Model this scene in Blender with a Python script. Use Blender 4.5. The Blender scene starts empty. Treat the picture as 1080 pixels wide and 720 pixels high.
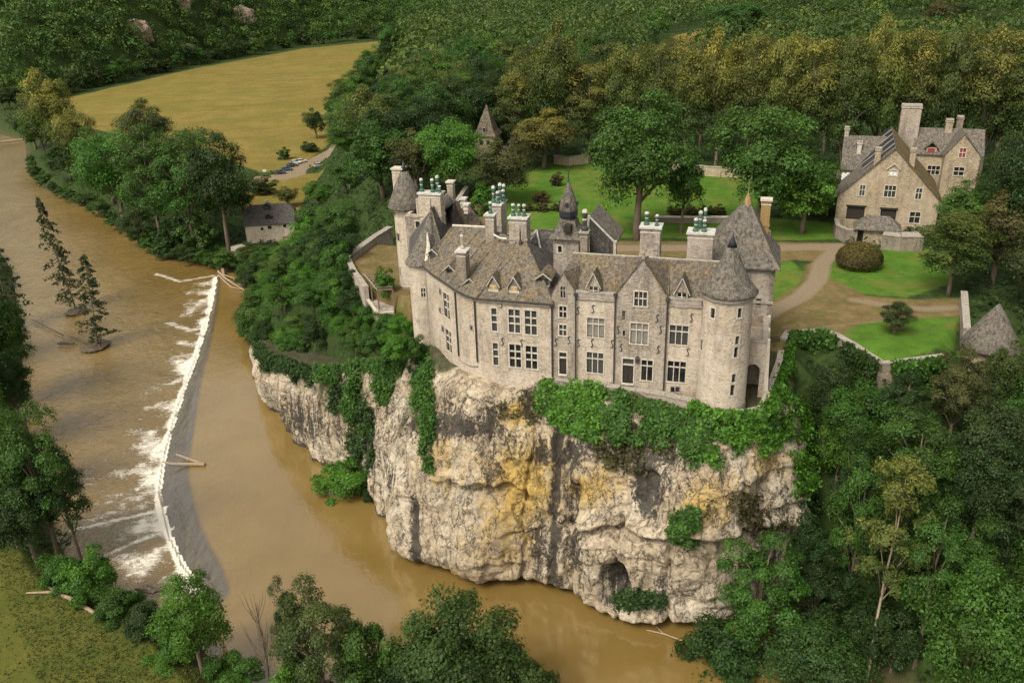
import bpy, bmesh, math, random
import numpy as np
from mathutils import Vector, Matrix, noise as mnoise
from mathutils.geometry import tessellate_polygon

sc = bpy.context.scene
COL = sc.collection
R = math.radians
rnd = random.Random(7)

# ------------------------------------------------------------------ camera, sky, sun, exposure
F, TH, ROLL, CX, CY, CZ = 900.0, R(24.0), R(1.8), 540.0, 360.0, 72.5
_fw = np.array([0, math.cos(TH), -math.sin(TH)])
_up0 = np.array([0, math.sin(TH), math.cos(TH)])
_rt0 = np.array([1.0, 0, 0])
_c, _s = math.cos(ROLL), math.sin(ROLL)
_rt = _rt0 * _c - _up0 * _s
_up = _up0 * _c + _rt0 * _s
CAM = np.array([0, 0, CZ])
cam = bpy.data.cameras.new('camera')
cam.lens, cam.sensor_width, cam.sensor_fit = 36.0 * F / 1080, 36.0, 'HORIZONTAL'
cam.clip_end, cam.clip_start = 6000, 1
co = bpy.data.objects.new('camera', cam)
COL.objects.link(co)
co.matrix_world = Matrix(((_rt[0], _up[0], -_fw[0], 0), (_rt[1], _up[1], -_fw[1], 0), (_rt[2], _up[2], -_fw[2], CZ), (0, 0, 0, 1)))
sc.camera = co

SUN_EL, SUN_AZ = R(52), R(-140)      # azimuth from +Y towards +X: the light comes from behind the left shoulder
wd = bpy.data.worlds.new('World')
sc.world = wd
wd.use_nodes = True
wn = wd.node_tree
wn.nodes.clear()
sky = wn.nodes.new('ShaderNodeTexSky')
sky.sky_type = 'NISHITA'
sky.sun_disc = False
sky.sun_elevation, sky.sun_rotation = SUN_EL, SUN_AZ
sky.air_density, sky.dust_density, sky.ozone_density = 1.0, 4.0, 1.0
hs = wn.nodes.new('ShaderNodeHueSaturation')
hs.inputs['Saturation'].default_value = 0.2
bg = wn.nodes.new('ShaderNodeBackground')
bg.inputs['Strength'].default_value = 0.15
wo = wn.nodes.new('ShaderNodeOutputWorld')
wn.links.new(sky.outputs[0], hs.inputs['Color'])
tint = wn.nodes.new('ShaderNodeMix')
tint.data_type, tint.blend_type = 'RGBA', 'MULTIPLY'
tint.inputs[0].default_value = 1.0
tint.inputs[7].default_value = (1.0, 0.975, 0.915, 1)
wn.links.new(hs.outputs[0], tint.inputs[6])
wn.links.new(tint.outputs[2], bg.inputs['Color'])
wn.links.new(bg.outputs[0], wo.inputs['Surface'])
sl = bpy.data.lights.new('sun', 'SUN')
sl.energy, sl.angle, sl.color = 1.9, R(22), (1.0, 0.955, 0.875)
so = bpy.data.objects.new('sun', sl)
COL.objects.link(so)
_sd = Vector((math.sin(SUN_AZ) * math.cos(SUN_EL), math.cos(SUN_AZ) * math.cos(SUN_EL), math.sin(SUN_EL)))
so.rotation_euler = (-_sd).to_track_quat('-Z', 'Y').to_euler()
so.location = (0, -50, 200)
vs = sc.view_settings
vs.view_transform, vs.look, vs.gamma, vs.use_curve_mapping = 'Standard', 'None', 1.0, False
vs.exposure = 0.54
sc.render.engine = 'CYCLES'
cy = sc.cycles
cy.use_denoising = True
cy.max_bounces, cy.diffuse_bounces, cy.glossy_bounces, cy.transmission_bounces, cy.transparent_max_bounces = 6, 3, 3, 3, 6
cy.use_adaptive_sampling = False
cy.sample_clamp_indirect = 4

# ------------------------------------------------------------------ pixel <-> place helpers (photo measured at 1080 x 720)
def ray(px, py):
    return _fw + _rt * ((px - CX) / F) - _up * ((py - CY) / F)
def P(px, py, z):
    d = ray(px, py)
    return CAM + d * ((z - CZ) / d[2])
def proj(p):
    v = np.asarray(p, float) - CAM
    w = v @ _fw
    return CX + F * (v @ _rt) / w, CY - F * (v @ _up) / w, w
def V(x, y, py):
    lo, hi = -40.0, 160.0
    for _ in range(40):
        m = (lo + hi) / 2
        if proj((x, y, m))[1] > py: lo = m
        else: hi = m
    return lo
def P2(px, py, z):
    q = P(px, py, z)
    return (q[0], q[1])

class Frame:
    """a local frame (u along a front, v into depth, z up) standing somewhere in the world"""
    def __init__(s, ox, oy, ang):
        s.ox, s.oy, s.a = ox, oy, ang
        c, n = math.cos(ang), math.sin(ang)
        s.U, s.W = np.array([c, n, 0]), np.array([-n, c, 0])
        s.O = np.array([ox, oy, 0.0])
        q = CAM - s.O
        s.c = np.array([q @ s.U, q @ s.W, q[2]])
    def d(s, px, py):
        r = ray(px, py)
        return np.array([r @ s.U, r @ s.W, r[2]])
    def pl(s, px, py, v):
        d = s.d(px, py); t = (v - s.c[1]) / d[1]; p = s.c + d * t
        return p[0], p[2]
    def sd(s, px, py, u):
        d = s.d(px, py); t = (u - s.c[0]) / d[0]; p = s.c + d * t
        return p[1], p[2]
    def tp(s, px, py, z):
        d = s.d(px, py); t = (z - s.c[2]) / d[2]; p = s.c + d * t
        return p[0], p[1]
    def cyl(s, px, py, cu, cv, r):
        d = s.d(px, py)
        ox, oy = s.c[0] - cu, s.c[1] - cv
        A = d[0]**2 + d[1]**2; B = 2 * (ox * d[0] + oy * d[1]); Cc = ox * ox + oy * oy - r * r
        D = max(B * B - 4 * A * Cc, 0)
        t = (-B - math.sqrt(D)) / (2 * A); p = s.c + d * t
        return math.atan2(p[0] - cu, -(p[1] - cv)) * r, p[2]
    def poly(s, px, py, pts):
        d = s.d(px, py); acc = 0; best = None
        for a, b in zip(pts[:-1], pts[1:]):
            e = np.array(b) - np.array(a); L = np.hypot(*e)
            M = np.array([[d[0], -e[0]], [d[1], -e[1]]])
            try: t, k = np.linalg.solve(M, np.array(a) - s.c[:2])
            except Exception: t, k = -1, -1
            if t > 0 and -1e-6 <= k <= 1 + 1e-6 and (best is None or t < best[0]):
                best = (t, acc + k * L, s.c[2] + d[2] * t)
            acc += L
        return best[1], best[2]

# ------------------------------------------------------------------ numpy noise
def _h(ix, iy, iz, seed):
    h = (ix * 374761393 + iy * 668265263 + iz * 2147483647 + seed * 974711) & 0xFFFFFFFF
    h = ((h ^ (h >> 13)) * 1274126177) & 0xFFFFFFFF
    return ((h ^ (h >> 16)) & 0xFFFF) / 65535.0
def vnoise(x, y, z=0.0, seed=0):
    x, y, z = np.broadcast_arrays(np.asarray(x, float), np.asarray(y, float), np.asarray(z, float))
    ix, iy, iz = np.floor(x).astype(np.int64), np.floor(y).astype(np.int64), np.floor(z).astype(np.int64)
    fx, fy, fz = x - ix, y - iy, z - iz
    fx, fy, fz = [f * f * (3 - 2 * f) for f in (fx, fy, fz)]
    r = 0
    for dx in (0, 1):
        for dy in (0, 1):
            for dz in (0, 1):
                w = (fx if dx else 1 - fx) * (fy if dy else 1 - fy) * (fz if dz else 1 - fz)
                r = r + w * _h(ix + dx, iy + dy, iz + dz, seed)
    return r * 2 - 1
def fbm(x, y, z=0.0, o=4, seed=0, gain=0.5):
    a, r, s = 1.0, 0, 1.0
    for k in range(o):
        r = r + a * vnoise(np.asarray(x) * s, np.asarray(y) * s, np.asarray(z) * s, seed + k)
        a *= gain; s *= 2.03
    return r
def sstep(a, b, x):
    t = np.clip((x - a) / (b - a), 0, 1)
    return t * t * (3 - 2 * t)
def seg_dist(x, y, pts, closed=False):
    pts = [tuple(p[:2]) for p in pts]
    n = len(pts); best = np.full(np.shape(x), 1e9)
    for i in range(n if closed else n - 1):
        (ax, ay), (bx, by) = pts[i], pts[(i + 1) % n]
        ex, ey = bx - ax, by - ay
        k = np.clip(((x - ax) * ex + (y - ay) * ey) / (ex * ex + ey * ey + 1e-12), 0, 1)
        best = np.minimum(best, np.hypot(x - ax - k * ex, y - ay - k * ey))
    return best
def inside(x, y, pts):
    r = np.zeros(np.shape(x), bool); n = len(pts)
    for i in range(n):
        (ax, ay), (bx, by) = pts[i][:2], pts[(i + 1) % n][:2]
        if ay == by: continue
        c = ((ay > y) != (by > y)) & (x < (bx - ax) * (y - ay) / (by - ay) + ax)
        r ^= c
    return r
def sdist(x, y, pts):
    d = seg_dist(x, y, pts, True)
    return np.where(inside(x, y, pts), -d, d)

# ------------------------------------------------------------------ materials
class G:
    def __init__(s, name):
        s.m = bpy.data.materials.new(name); s.m.use_nodes = True
        s.t = s.m.node_tree; s.t.nodes.clear()
        s.o = s.t.nodes.new('ShaderNodeOutputMaterial')
    def n(s, ty, ins=None, **kw):
        q = s.t.nodes.new('ShaderNode' + ty)
        for k, v in kw.items(): setattr(q, k, v)
        for k, v in (ins or {}).items(): s.put(q.inputs[k], v)
        return q
    def put(s, inp, v):
        if isinstance(v, bpy.types.NodeSocket): s.t.links.new(v, inp)
        else:
            if isinstance(v, tuple) and len(v) == 3 and inp.type == 'RGBA': v = v + (1,)
            inp.default_value = v
    def obj(s): return s.n('TexCoord').outputs['Object']
    def pos(s): return s.n('NewGeometry').outputs['Position']
    def scale(s, v, k): return s.n('Mapping', {'Vector': v, 'Scale': k}).outputs[0]
    def noise(s, v, sc_, det=3, rough=0.55, dist=0.0): return s.n('TexNoise', {'Vector': v, 'Scale': sc_, 'Detail': det, 'Roughness': rough, 'Distortion': dist}).outputs['Fac']
    def vor(s, v, sc_, out='Color', feature='F1'): return s.n('TexVoronoi', {'Vector': v, 'Scale': sc_}, feature=feature).outputs[out]
    def ramp(s, f, stops):
        q = s.n('ValToRGB', {'Fac': f}); e = q.color_ramp.elements
        while len(e) < len(stops): e.new(0.5)
        for k, (p, c) in zip(e, stops):
            k.position = p
            k.color = (c, c, c, 1) if not isinstance(c, tuple) else c + (1,)
        return q.outputs[0]
    def mix(s, f, a, b, mode='MIX'):
        q = s.n('Mix', data_type='RGBA', blend_type=mode)
        s.put(q.inputs[0], f); s.put(q.inputs[6], a); s.put(q.inputs[7], b)
        return q.outputs[2]
    def ma(s, op, a, b=0.0, c=False):
        q = s.n('Math', operation=op, use_clamp=c); s.put(q.inputs[0], a); s.put(q.inputs[1], b)
        return q.outputs[0]
    def attr(s, name, out='Fac'): return s.n('Attribute', attribute_name=name).outputs[out]
    def sep(s, c):
        q = s.n('SeparateColor', {'Color': c}); return q.outputs[0], q.outputs[1], q.outputs[2]
    def bump(s, h, st=0.5, dist=0.1): return s.n('Bump', {'Height': h, 'Strength': st, 'Distance': dist}).outputs[0]
    def out(s, col, rough=0.9, normal=None, spec=0.2, **kw):
        ins = {'Base Color': col, 'Roughness': rough, 'Specular IOR Level': spec}
        ins.update(kw)
        if normal is not None: ins['Normal'] = normal
        b = s.n('BsdfPrincipled', ins)
        s.t.links.new(b.outputs[0], s.o.inputs[0])
        return s.m

def m_stone(name, base, light, dark, stain=0.5, ochre=0.25, sc_=3.2):
    g = G(name); p = g.obj()
    blk = g.vor(g.scale(p, (1, 1, 1.7)), sc_)
    r, gg, b = g.sep(blk)
    c = g.mix(g.ramp(r, [(0, 0.15), (1, 0.75)]), base, light)
    c = g.mix(g.ma('MULTIPLY', g.ma('GREATER_THAN', gg, 0.86), 0.55), c, dark)
    big = g.noise(p, 0.35, 5, 0.6)
    c = g.mix(g.ramp(big, [(0.42, 0.0), (0.68, ochre)]), c, (0.40, 0.27, 0.12))
    strk = g.noise(g.scale(p, (1.3, 1.3, 0.2)), 1.0, 6, 0.72)
    c = g.mix(g.ramp(strk, [(0.45, 0.0), (0.64, stain)]), c, (0.12, 0.10, 0.082))
    pat = g.noise(p, 0.13, 3, 0.6)
    c = g.mix(g.ramp(pat, [(0.45, 0.0), (0.55, 0.4)]), c, tuple(min(0.75, k * 1.15) for k in light))
    fine = g.noise(g.scale(p, (1, 1, 1.4)), 3.6, 5, 0.78)
    c = g.mix(g.ramp(fine, [(0.30, 0.85), (0.47, 0.0)]), c, tuple(k * 0.33 for k in base))
    c = g.mix(g.ramp(fine, [(0.55, 0.0), (0.75, 0.5)]), c, tuple(min(0.75, k * 1.25) for k in light))
    h = g.ma('ADD', g.ma('MULTIPLY', r, 0.4), g.ma('MULTIPLY', fine, 0.9))
    wv = g.noise(p, 0.8, 4, 0.7)
    c = g.mix(g.ramp(wv, [(0.3, 0.4), (0.5, 0.0)]), c, dark)
    return g.out(c, 0.92, g.bump(h, 0.9, 0.16))

def m_roof(name, base, dark, moss, mossamt=0.55, dirx=(1, 1, 2.2)):
    g = G(name); p = g.obj()
    t = g.vor(g.scale(p, dirx), 3.4); r, gg, b = g.sep(t)
    c = g.mix(g.ramp(r, [(0, 0.0), (1, 1.0)]), dark, base)
    big = g.noise(p, 0.45, 6, 0.72)
    c = g.mix(g.ramp(big, [(0.46, 0.0), (0.68, mossamt)]), c, moss)
    strk = g.noise(g.scale(p, (2.0, 2.0, 0.25)), 1.5, 7, 0.8)
    c = g.mix(g.ramp(strk, [(0.47, 0.0), (0.60, 0.9)]), c, (0.040, 0.035, 0.029))
    spots = g.noise(p, 2.2, 5, 0.8)
    c = g.mix(g.ramp(spots, [(0.54, 0.0), (0.70, 0.5)]), c, (0.31, 0.265, 0.195))
    c = g.mix(g.ramp(spots, [(0.30, 0.8), (0.44, 0.0)]), c, (0.05, 0.043, 0.033))
    h = g.ma('ADD', r, spots)
    return g.out(c, 0.85, g.bump(h, 0.7, 0.10))

def m_plain(name, col, rough=0.7, var=0.25, sc_=2.0, metal=0.0, spec=0.3):
    g = G(name); p = g.obj()
    n = g.noise(p, sc_, 5, 0.65)
    c = g.mix(g.ramp(n, [(0.3, 0.0), (0.7, 1.0)]), tuple(k * (1 - var) for k in col), tuple(min(1, k * (1 + var)) for k in col))
    return g.out(c, rough, g.bump(n, 0.25, 0.03), spec, Metallic=metal)

M = {}
M['stone_pale'] = m_stone('pale limestone', (0.46, 0.38, 0.285), (0.60, 0.51, 0.40), (0.25, 0.20, 0.15), 0.45, 0.3)
M['stone_grey'] = m_stone('grey limestone rubble', (0.31, 0.265, 0.21), (0.45, 0.385, 0.31), (0.13, 0.105, 0.085), 0.65, 0.3)
M['stone_dark'] = m_stone('weathered dark stone', (0.20, 0.17, 0.135), (0.31, 0.26, 0.205), (0.08, 0.07, 0.055), 0.7, 0.3)
M['stone_farm'] = m_stone('tan farmhouse stone', (0.36, 0.29, 0.19), (0.47, 0.38, 0.26), (0.18, 0.14, 0.10), 0.45, 0.3)
M['trim'] = m_plain('pale dressed stone', (0.47, 0.415, 0.33), 0.85, 0.3, 3)
M['coping'] = m_plain('white lead flashing', (0.46, 0.43, 0.375), 0.7, 0.3, 2)
M['trimgrey'] = m_plain('grey dressed stone', (0.30, 0.26, 0.21), 0.9, 0.35, 3)
M['roof'] = m_roof('lichened stone slates', (0.19, 0.16, 0.12), (0.11, 0.09, 0.064), (0.25, 0.165, 0.06), 0.6)
M['roof_grey'] = m_roof('grey stone slates', (0.19, 0.165, 0.135), (0.10, 0.088, 0.074), (0.20, 0.155, 0.08), 0.45)
M['roof_dark'] = m_roof('dark slate', (0.115, 0.105, 0.095), (0.06, 0.056, 0.052), (0.12, 0.10, 0.06), 0.3)
M['roof_moss'] = m_roof('mossy ochre slates', (0.16, 0.115, 0.045), (0.09, 0.07, 0.035), (0.22, 0.145, 0.03), 0.8)
M['slate'] = m_plain('black slate', (0.026, 0.028, 0.032), 0.5, 0.4, 3)
M['glass'] = m_plain('dark window glass', (0.012, 0.013, 0.014), 0.12, 0.3, 1.0, 0, 0.5)
M['blind'] = m_plain('window with drawn blind', (0.20, 0.18, 0.15), 0.5, 0.2, 1.0)
M['amber'] = m_plain('amber painted shutter', (0.42, 0.27, 0.06), 0.6, 0.2, 2)
M['wood'] = m_plain('weathered wood', (0.16, 0.115, 0.075), 0.85, 0.3, 4)
M['darkwood'] = m_plain('dark timber', (0.03, 0.024, 0.018), 0.8, 0.3, 4)
M['iron'] = m_plain('black iron', (0.045, 0.04, 0.036), 0.6, 0.3, 6)
M['copper'] = m_plain('green copper', (0.05, 0.105, 0.07), 0.6, 0.45, 4)
M['white'] = m_plain('weathered white paint', (0.70, 0.69, 0.64), 0.6, 0.15, 4)
M['red'] = m_plain('dark red frames', (0.25, 0.045, 0.035), 0.6, 0.2, 4)
M['brick'] = m_plain('ochre brick', (0.27, 0.175, 0.07), 0.9, 0.35, 5)
M['palebark'] = m_plain('pale silver bark', (0.36, 0.28, 0.19), 0.95, 0.35, 3)
M['bark'] = m_plain('grey brown bark', (0.14, 0.105, 0.07), 0.95, 0.4, 5)
M['deadwood'] = m_plain('bleached driftwood', (0.29, 0.21, 0.13), 0.9, 0.3, 3)
M['wetwood'] = m_plain('wet dark driftwood', (0.09, 0.065, 0.04), 0.6, 0.4, 3)
M['rock'] = m_stone('outcrop rock', (0.20, 0.15, 0.11), (0.27, 0.205, 0.155), (0.14, 0.11, 0.08), 0.5, 0.35, 0.6)
M['rubber'] = m_plain('tyre rubber', (0.02, 0.02, 0.02), 0.8, 0.2, 4)

def m_glass():
    g = G('dark window glass'); p = g.obj(); oi = g.n('ObjectInfo')
    n = g.noise(p, 0.8, 2, 0.5)
    c = g.mix(g.ramp(oi.outputs['Random'], [(0.35, 0.0), (1.0, 0.8)]), (0.012, 0.013, 0.014), (0.085, 0.085, 0.08))  # paler panes at random: sky reflection put into the glass colour
    c = g.mix(g.ramp(n, [(0.45, 0.0), (0.65, 0.5)]), c, (0.05, 0.048, 0.042))
    return g.out(c, 0.08, g.bump(n, 0.2, 0.05), 0.6)
M['glass'] = m_glass()

def m_leaf():
    g = G('leaves')
    oi = g.n('ObjectInfo')
    base = oi.outputs['Color']; amt = oi.outputs['Alpha']
    r, gg, b = g.sep(g.attr('lc', 'Color'))         # clump variety, height in the crown, leaf variety
    v = g.ma('MULTIPLY_ADD', r, 0.95); v.node.inputs[2].default_value = 0.42
    v = g.ma('MULTIPLY', v, g.ramp(b, [(0, 0.55), (1, 1.45)]))
    c = g.mix(1.0, base, v, 'MULTIPLY')
    c = g.mix(g.ma('MULTIPLY', b, 0.30), c, (0.085, 0.105, 0.018))
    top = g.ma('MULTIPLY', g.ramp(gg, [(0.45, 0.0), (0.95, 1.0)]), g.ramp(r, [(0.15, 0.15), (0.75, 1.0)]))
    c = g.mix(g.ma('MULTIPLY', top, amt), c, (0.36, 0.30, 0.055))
    p = g.n('BsdfPrincipled', {'Base Color': c, 'Roughness': 0.55, 'Specular IOR Level': 0.25})
    t = g.n('BsdfTranslucent', {'Color': g.mix(0.5, c, (0.09, 0.17, 0.015))})
    q = g.n('MixShader', {0: 0.34, 1: p.outputs[0], 2: t.outputs[0]})
    g.t.links.new(q.outputs[0], g.o.inputs[0])
    return g.m
M['leaf'] = m_leaf()

def m_ground():
    g = G('ground cover'); p = g.pos()
    lawn, dirt, field = g.sep(g.attr('ga', 'Color')); road, mead, shore = g.sep(g.attr('gb', 'Color'))
    n1 = g.noise(p, 0.09, 6, 0.65); n2 = g.noise(p, 0.9, 5, 0.7); n3 = g.noise(p, 4.0, 4, 0.7)
    def edge(a, amt=0.8):
        k = g.ma('ADD', a, g.ma('MULTIPLY', g.ma('SUBTRACT', g.ma('ADD', g.ma('MULTIPLY', n2, 0.6), g.ma('MULTIPLY', n1, 0.4)), 0.5), amt))
        return g.ramp(k, [(0.38, 0.0), (0.62, 1.0)])
    c = g.mix(g.ramp(n2, [(0.35, 0.0), (0.65, 1.0)]), (0.020, 0.036, 0.010), (0.045, 0.070, 0.018))      # woodland floor
    fl = g.mix(g.ramp(n1, [(0.35, 0.0), (0.65, 1.0)]), (0.185, 0.132, 0.032), (0.245, 0.182, 0.052))
    fl = g.mix(g.ramp(g.noise(g.scale(p, (0.02, 0.10, 1)), 1.0, 6, 0.7), [(0.45, 0.0), (0.7, 0.65)]), fl, (0.13, 0.105, 0.018))
    fl = g.mix(g.ramp(n2, [(0.35, 0.6), (0.6, 0.0)]), fl, (0.10, 0.085, 0.016))
    fl = g.mix(g.ramp(g.noise(p, 0.035, 9, 0.78), [(0.46, 0.0), (0.64, 0.7)]), fl, (0.115, 0.105, 0.02))
    fl = g.mix(g.ramp(g.noise(p, 0.012, 3, 0.5), [(0.5, 0.0), (0.7, 0.5)]), fl, (0.14, 0.135, 0.025))
    c = g.mix(edge(field, 0.3), c, fl)
    me = g.mix(g.ramp(g.noise(p, 0.22, 6, 0.7), [(0.35, 0.0), (0.65, 1.0)]), (0.066, 0.080, 0.014), (0.112, 0.104, 0.022))
    me = g.mix(g.ramp(n3, [(0.3, 0.3), (0.55, 0.0)]), me, (0.045, 0.045, 0.010))
    c = g.mix(edge(mead, 0.4), c, me)
    lw = g.mix(g.ramp(g.noise(p, 0.30, 6, 0.75), [(0.36, 0.0), (0.64, 1.0)]), (0.050, 0.108, 0.012), (0.085, 0.168, 0.019))
    lw = g.mix(g.ramp(n3, [(0.3, 0.5), (0.5, 0.0)]), lw, (0.035, 0.085, 0.012))
    lw = g.mix(g.ramp(g.noise(p, 0.16, 6, 0.75), [(0.5, 0.0), (0.62, 0.75)]), lw, (0.14, 0.135, 0.03))
    c = g.mix(edge(lawn), c, lw)
    di = g.mix(g.ramp(g.noise(p, 0.35, 6, 0.7), [(0.35, 0.0), (0.65, 1.0)]), (0.115, 0.078, 0.032), (0.20, 0.14, 0.068))
    di = g.mix(g.ramp(n2, [(0.47, 0.0), (0.62, 0.85)]), di, (0.10, 0.105, 0.025))
    c = g.mix(edge(dirt, 0.7), c, di)
    ro = g.mix(g.ramp(n3, [(0.35, 0.0), (0.65, 1.0)]), (0.165, 0.12, 0.072), (0.27, 0.21, 0.14))
    c = g.mix(edge(road, 0.45), c, ro)
    c = g.mix(shore, c, (0.075, 0.058, 0.030))
    h = g.ma('ADD', n2, g.ma('MULTIPLY', n3, 0.5))
    return g.out(c, 0.95, g.bump(h, 0.7, 0.25), 0.1)
M['ground'] = m_ground()

def m_water():
    g = G('muddy water'); p = g.pos()
    foam, rip, slope = g.sep(g.attr('wa', 'Color'))
    n1 = g.noise(p, 0.05, 4, 0.6); n2 = g.noise(g.scale(p, (0.5, 1.25, 1)), 0.9, 6, 0.7, 0.7); n3 = g.noise(p, 2.2, 4, 0.7, 1.0)
    c = g.mix(g.ramp(n1, [(0.35, 0.0), (0.65, 1.0)]), (0.165, 0.104, 0.027), (0.215, 0.140, 0.043))
    c = g.mix(g.ma('MULTIPLY', rip, g.ramp(n2, [(0.42, 0.0), (0.64, 0.5)])), c, (0.085, 0.053, 0.018))
    sk = g.noise(g.scale(p, (0.9, 0.18, 1)), 1.4, 4, 0.6)
    c = g.mix(slope, c, g.mix(g.ramp(sk, [(0.35, 0.0), (0.7, 1.0)]), (0.060, 0.046, 0.028), (0.105, 0.080, 0.050)))
    fk = g.ma('ADD', foam, g.ma('MULTIPLY', g.ma('SUBTRACT', g.ma('ADD', g.ma('MULTIPLY', n2, 0.55), g.ma('MULTIPLY', n3, 0.45)), 0.5), 1.7))
    fm = g.ma('MULTIPLY', g.ramp(fk, [(0.40, 0.0), (0.68, 1.0)]), g.ramp(foam, [(0.02, 0.0), (0.16, 1.0)]))
    c = g.mix(fm, c, (0.74, 0.66, 0.53))
    w1 = g.noise(g.scale(p, (1, 0.5, 1)), 0.55, 4, 0.6, 0.4); w2 = g.noise(p, 1.7, 3, 0.6)
    h = g.ma('ADD', g.ma('MULTIPLY', w1, 0.9), g.ma('MULTIPLY', w2, 0.4))
    h = g.ma('MULTIPLY', h, g.ma('ADD', g.ma('MULTIPLY', rip, 1.0), 0.05))
    h = g.ma('ADD', h, g.ma('MULTIPLY', fm, 0.25))
    ro = g.ma('ADD', 0.06, g.ma('MULTIPLY', g.ma('MAXIMUM', fm, g.ma('MULTIPLY', rip, 0.15)), 0.6), True)
    return g.out(c, ro, g.bump(h, 0.9, 0.6), 0.5, IOR=2.05)
M['water'] = m_water()

def m_cliff():
    g = G('limestone cliff'); p = g.pos()
    blk, och, veg = g.sep(g.attr('ca', 'Color'))
    def rid(sc_, k, det, off=0.9, rough=0.6):
        q = g.n('TexNoise', {'Vector': g.scale(p, k), 'Scale': sc_, 'Detail': det, 'Roughness': rough, 'Lacunarity': 2.1}, noise_type='FBM')
        return g.ma('ABSOLUTE', g.ma('SUBTRACT', g.ma('MULTIPLY', q.outputs[0], 2.0), 1.0))
    n1 = g.noise(p, 0.17, 6, 0.65); n2 = g.noise(g.scale(p, (1, 1, 0.55)), 0.62, 10, 0.78, 0.6); n3 = g.noise(p, 2.4, 7, 0.8)
    c = g.mix(g.ramp(n2, [(0.33, 0.0), (0.43, 0.6), (0.55, 1.0)]), (0.25, 0.18, 0.115), (0.60, 0.485, 0.335))
    c = g.mix(g.ramp(n1, [(0.46, 0.0), (0.58, 0.7)]), c, (0.66, 0.57, 0.43))
    oc = g.ma('ADD', och, g.ma('MULTIPLY', g.ma('SUBTRACT', n2, 0.5), 1.6))
    c = g.mix(g.ramp(oc, [(0.38, 0.0), (0.8, 0.9)]), c, (0.52, 0.335, 0.07))
    cr = rid(0.42, (1, 1, 0.42), 6); cr2 = rid(1.3, (0.8, 0.8, 1.25), 5)
    c = g.mix(g.ramp(cr, [(0.0, 0.9), (0.035, 0.0)]), c, (0.055, 0.042, 0.032))
    c = g.mix(g.ramp(cr2, [(0.0, 0.35), (0.05, 0.0)]), c, (0.10, 0.075, 0.052))
    strk = g.noise(g.scale(p, (1.0, 1.0, 0.11)), 0.8, 8, 0.75, 0.6)
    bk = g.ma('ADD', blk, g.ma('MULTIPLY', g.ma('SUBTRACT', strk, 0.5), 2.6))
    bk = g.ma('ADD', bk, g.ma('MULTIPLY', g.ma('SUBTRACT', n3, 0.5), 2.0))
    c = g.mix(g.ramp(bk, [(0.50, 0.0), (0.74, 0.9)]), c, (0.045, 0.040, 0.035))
    c = g.mix(g.ramp(n3, [(0.30, 0.8), (0.40, 0.0)]), c, (0.075, 0.055, 0.040))
    vg = g.ma('ADD', veg, g.ma('MULTIPLY', g.ma('SUBTRACT', n2, 0.5), 1.3))
    c = g.mix(g.ramp(vg, [(0.4, 0.0), (0.7, 0.9)]), c, (0.055, 0.060, 0.022))
    h = g.ma('ADD', g.ma('ADD', n2, g.ma('MULTIPLY', n3, 0.35)), g.ma('ADD', g.ma('MULTIPLY', g.ma('MINIMUM', cr, 0.1), 4.0), g.ma('MULTIPLY', g.ma('MINIMUM', cr2, 0.08), 1.5)))
    return g.out(c, 0.95, g.bump(h, 0.9, 0.65), 0.15)
M['cliff'] = m_cliff()

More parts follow.
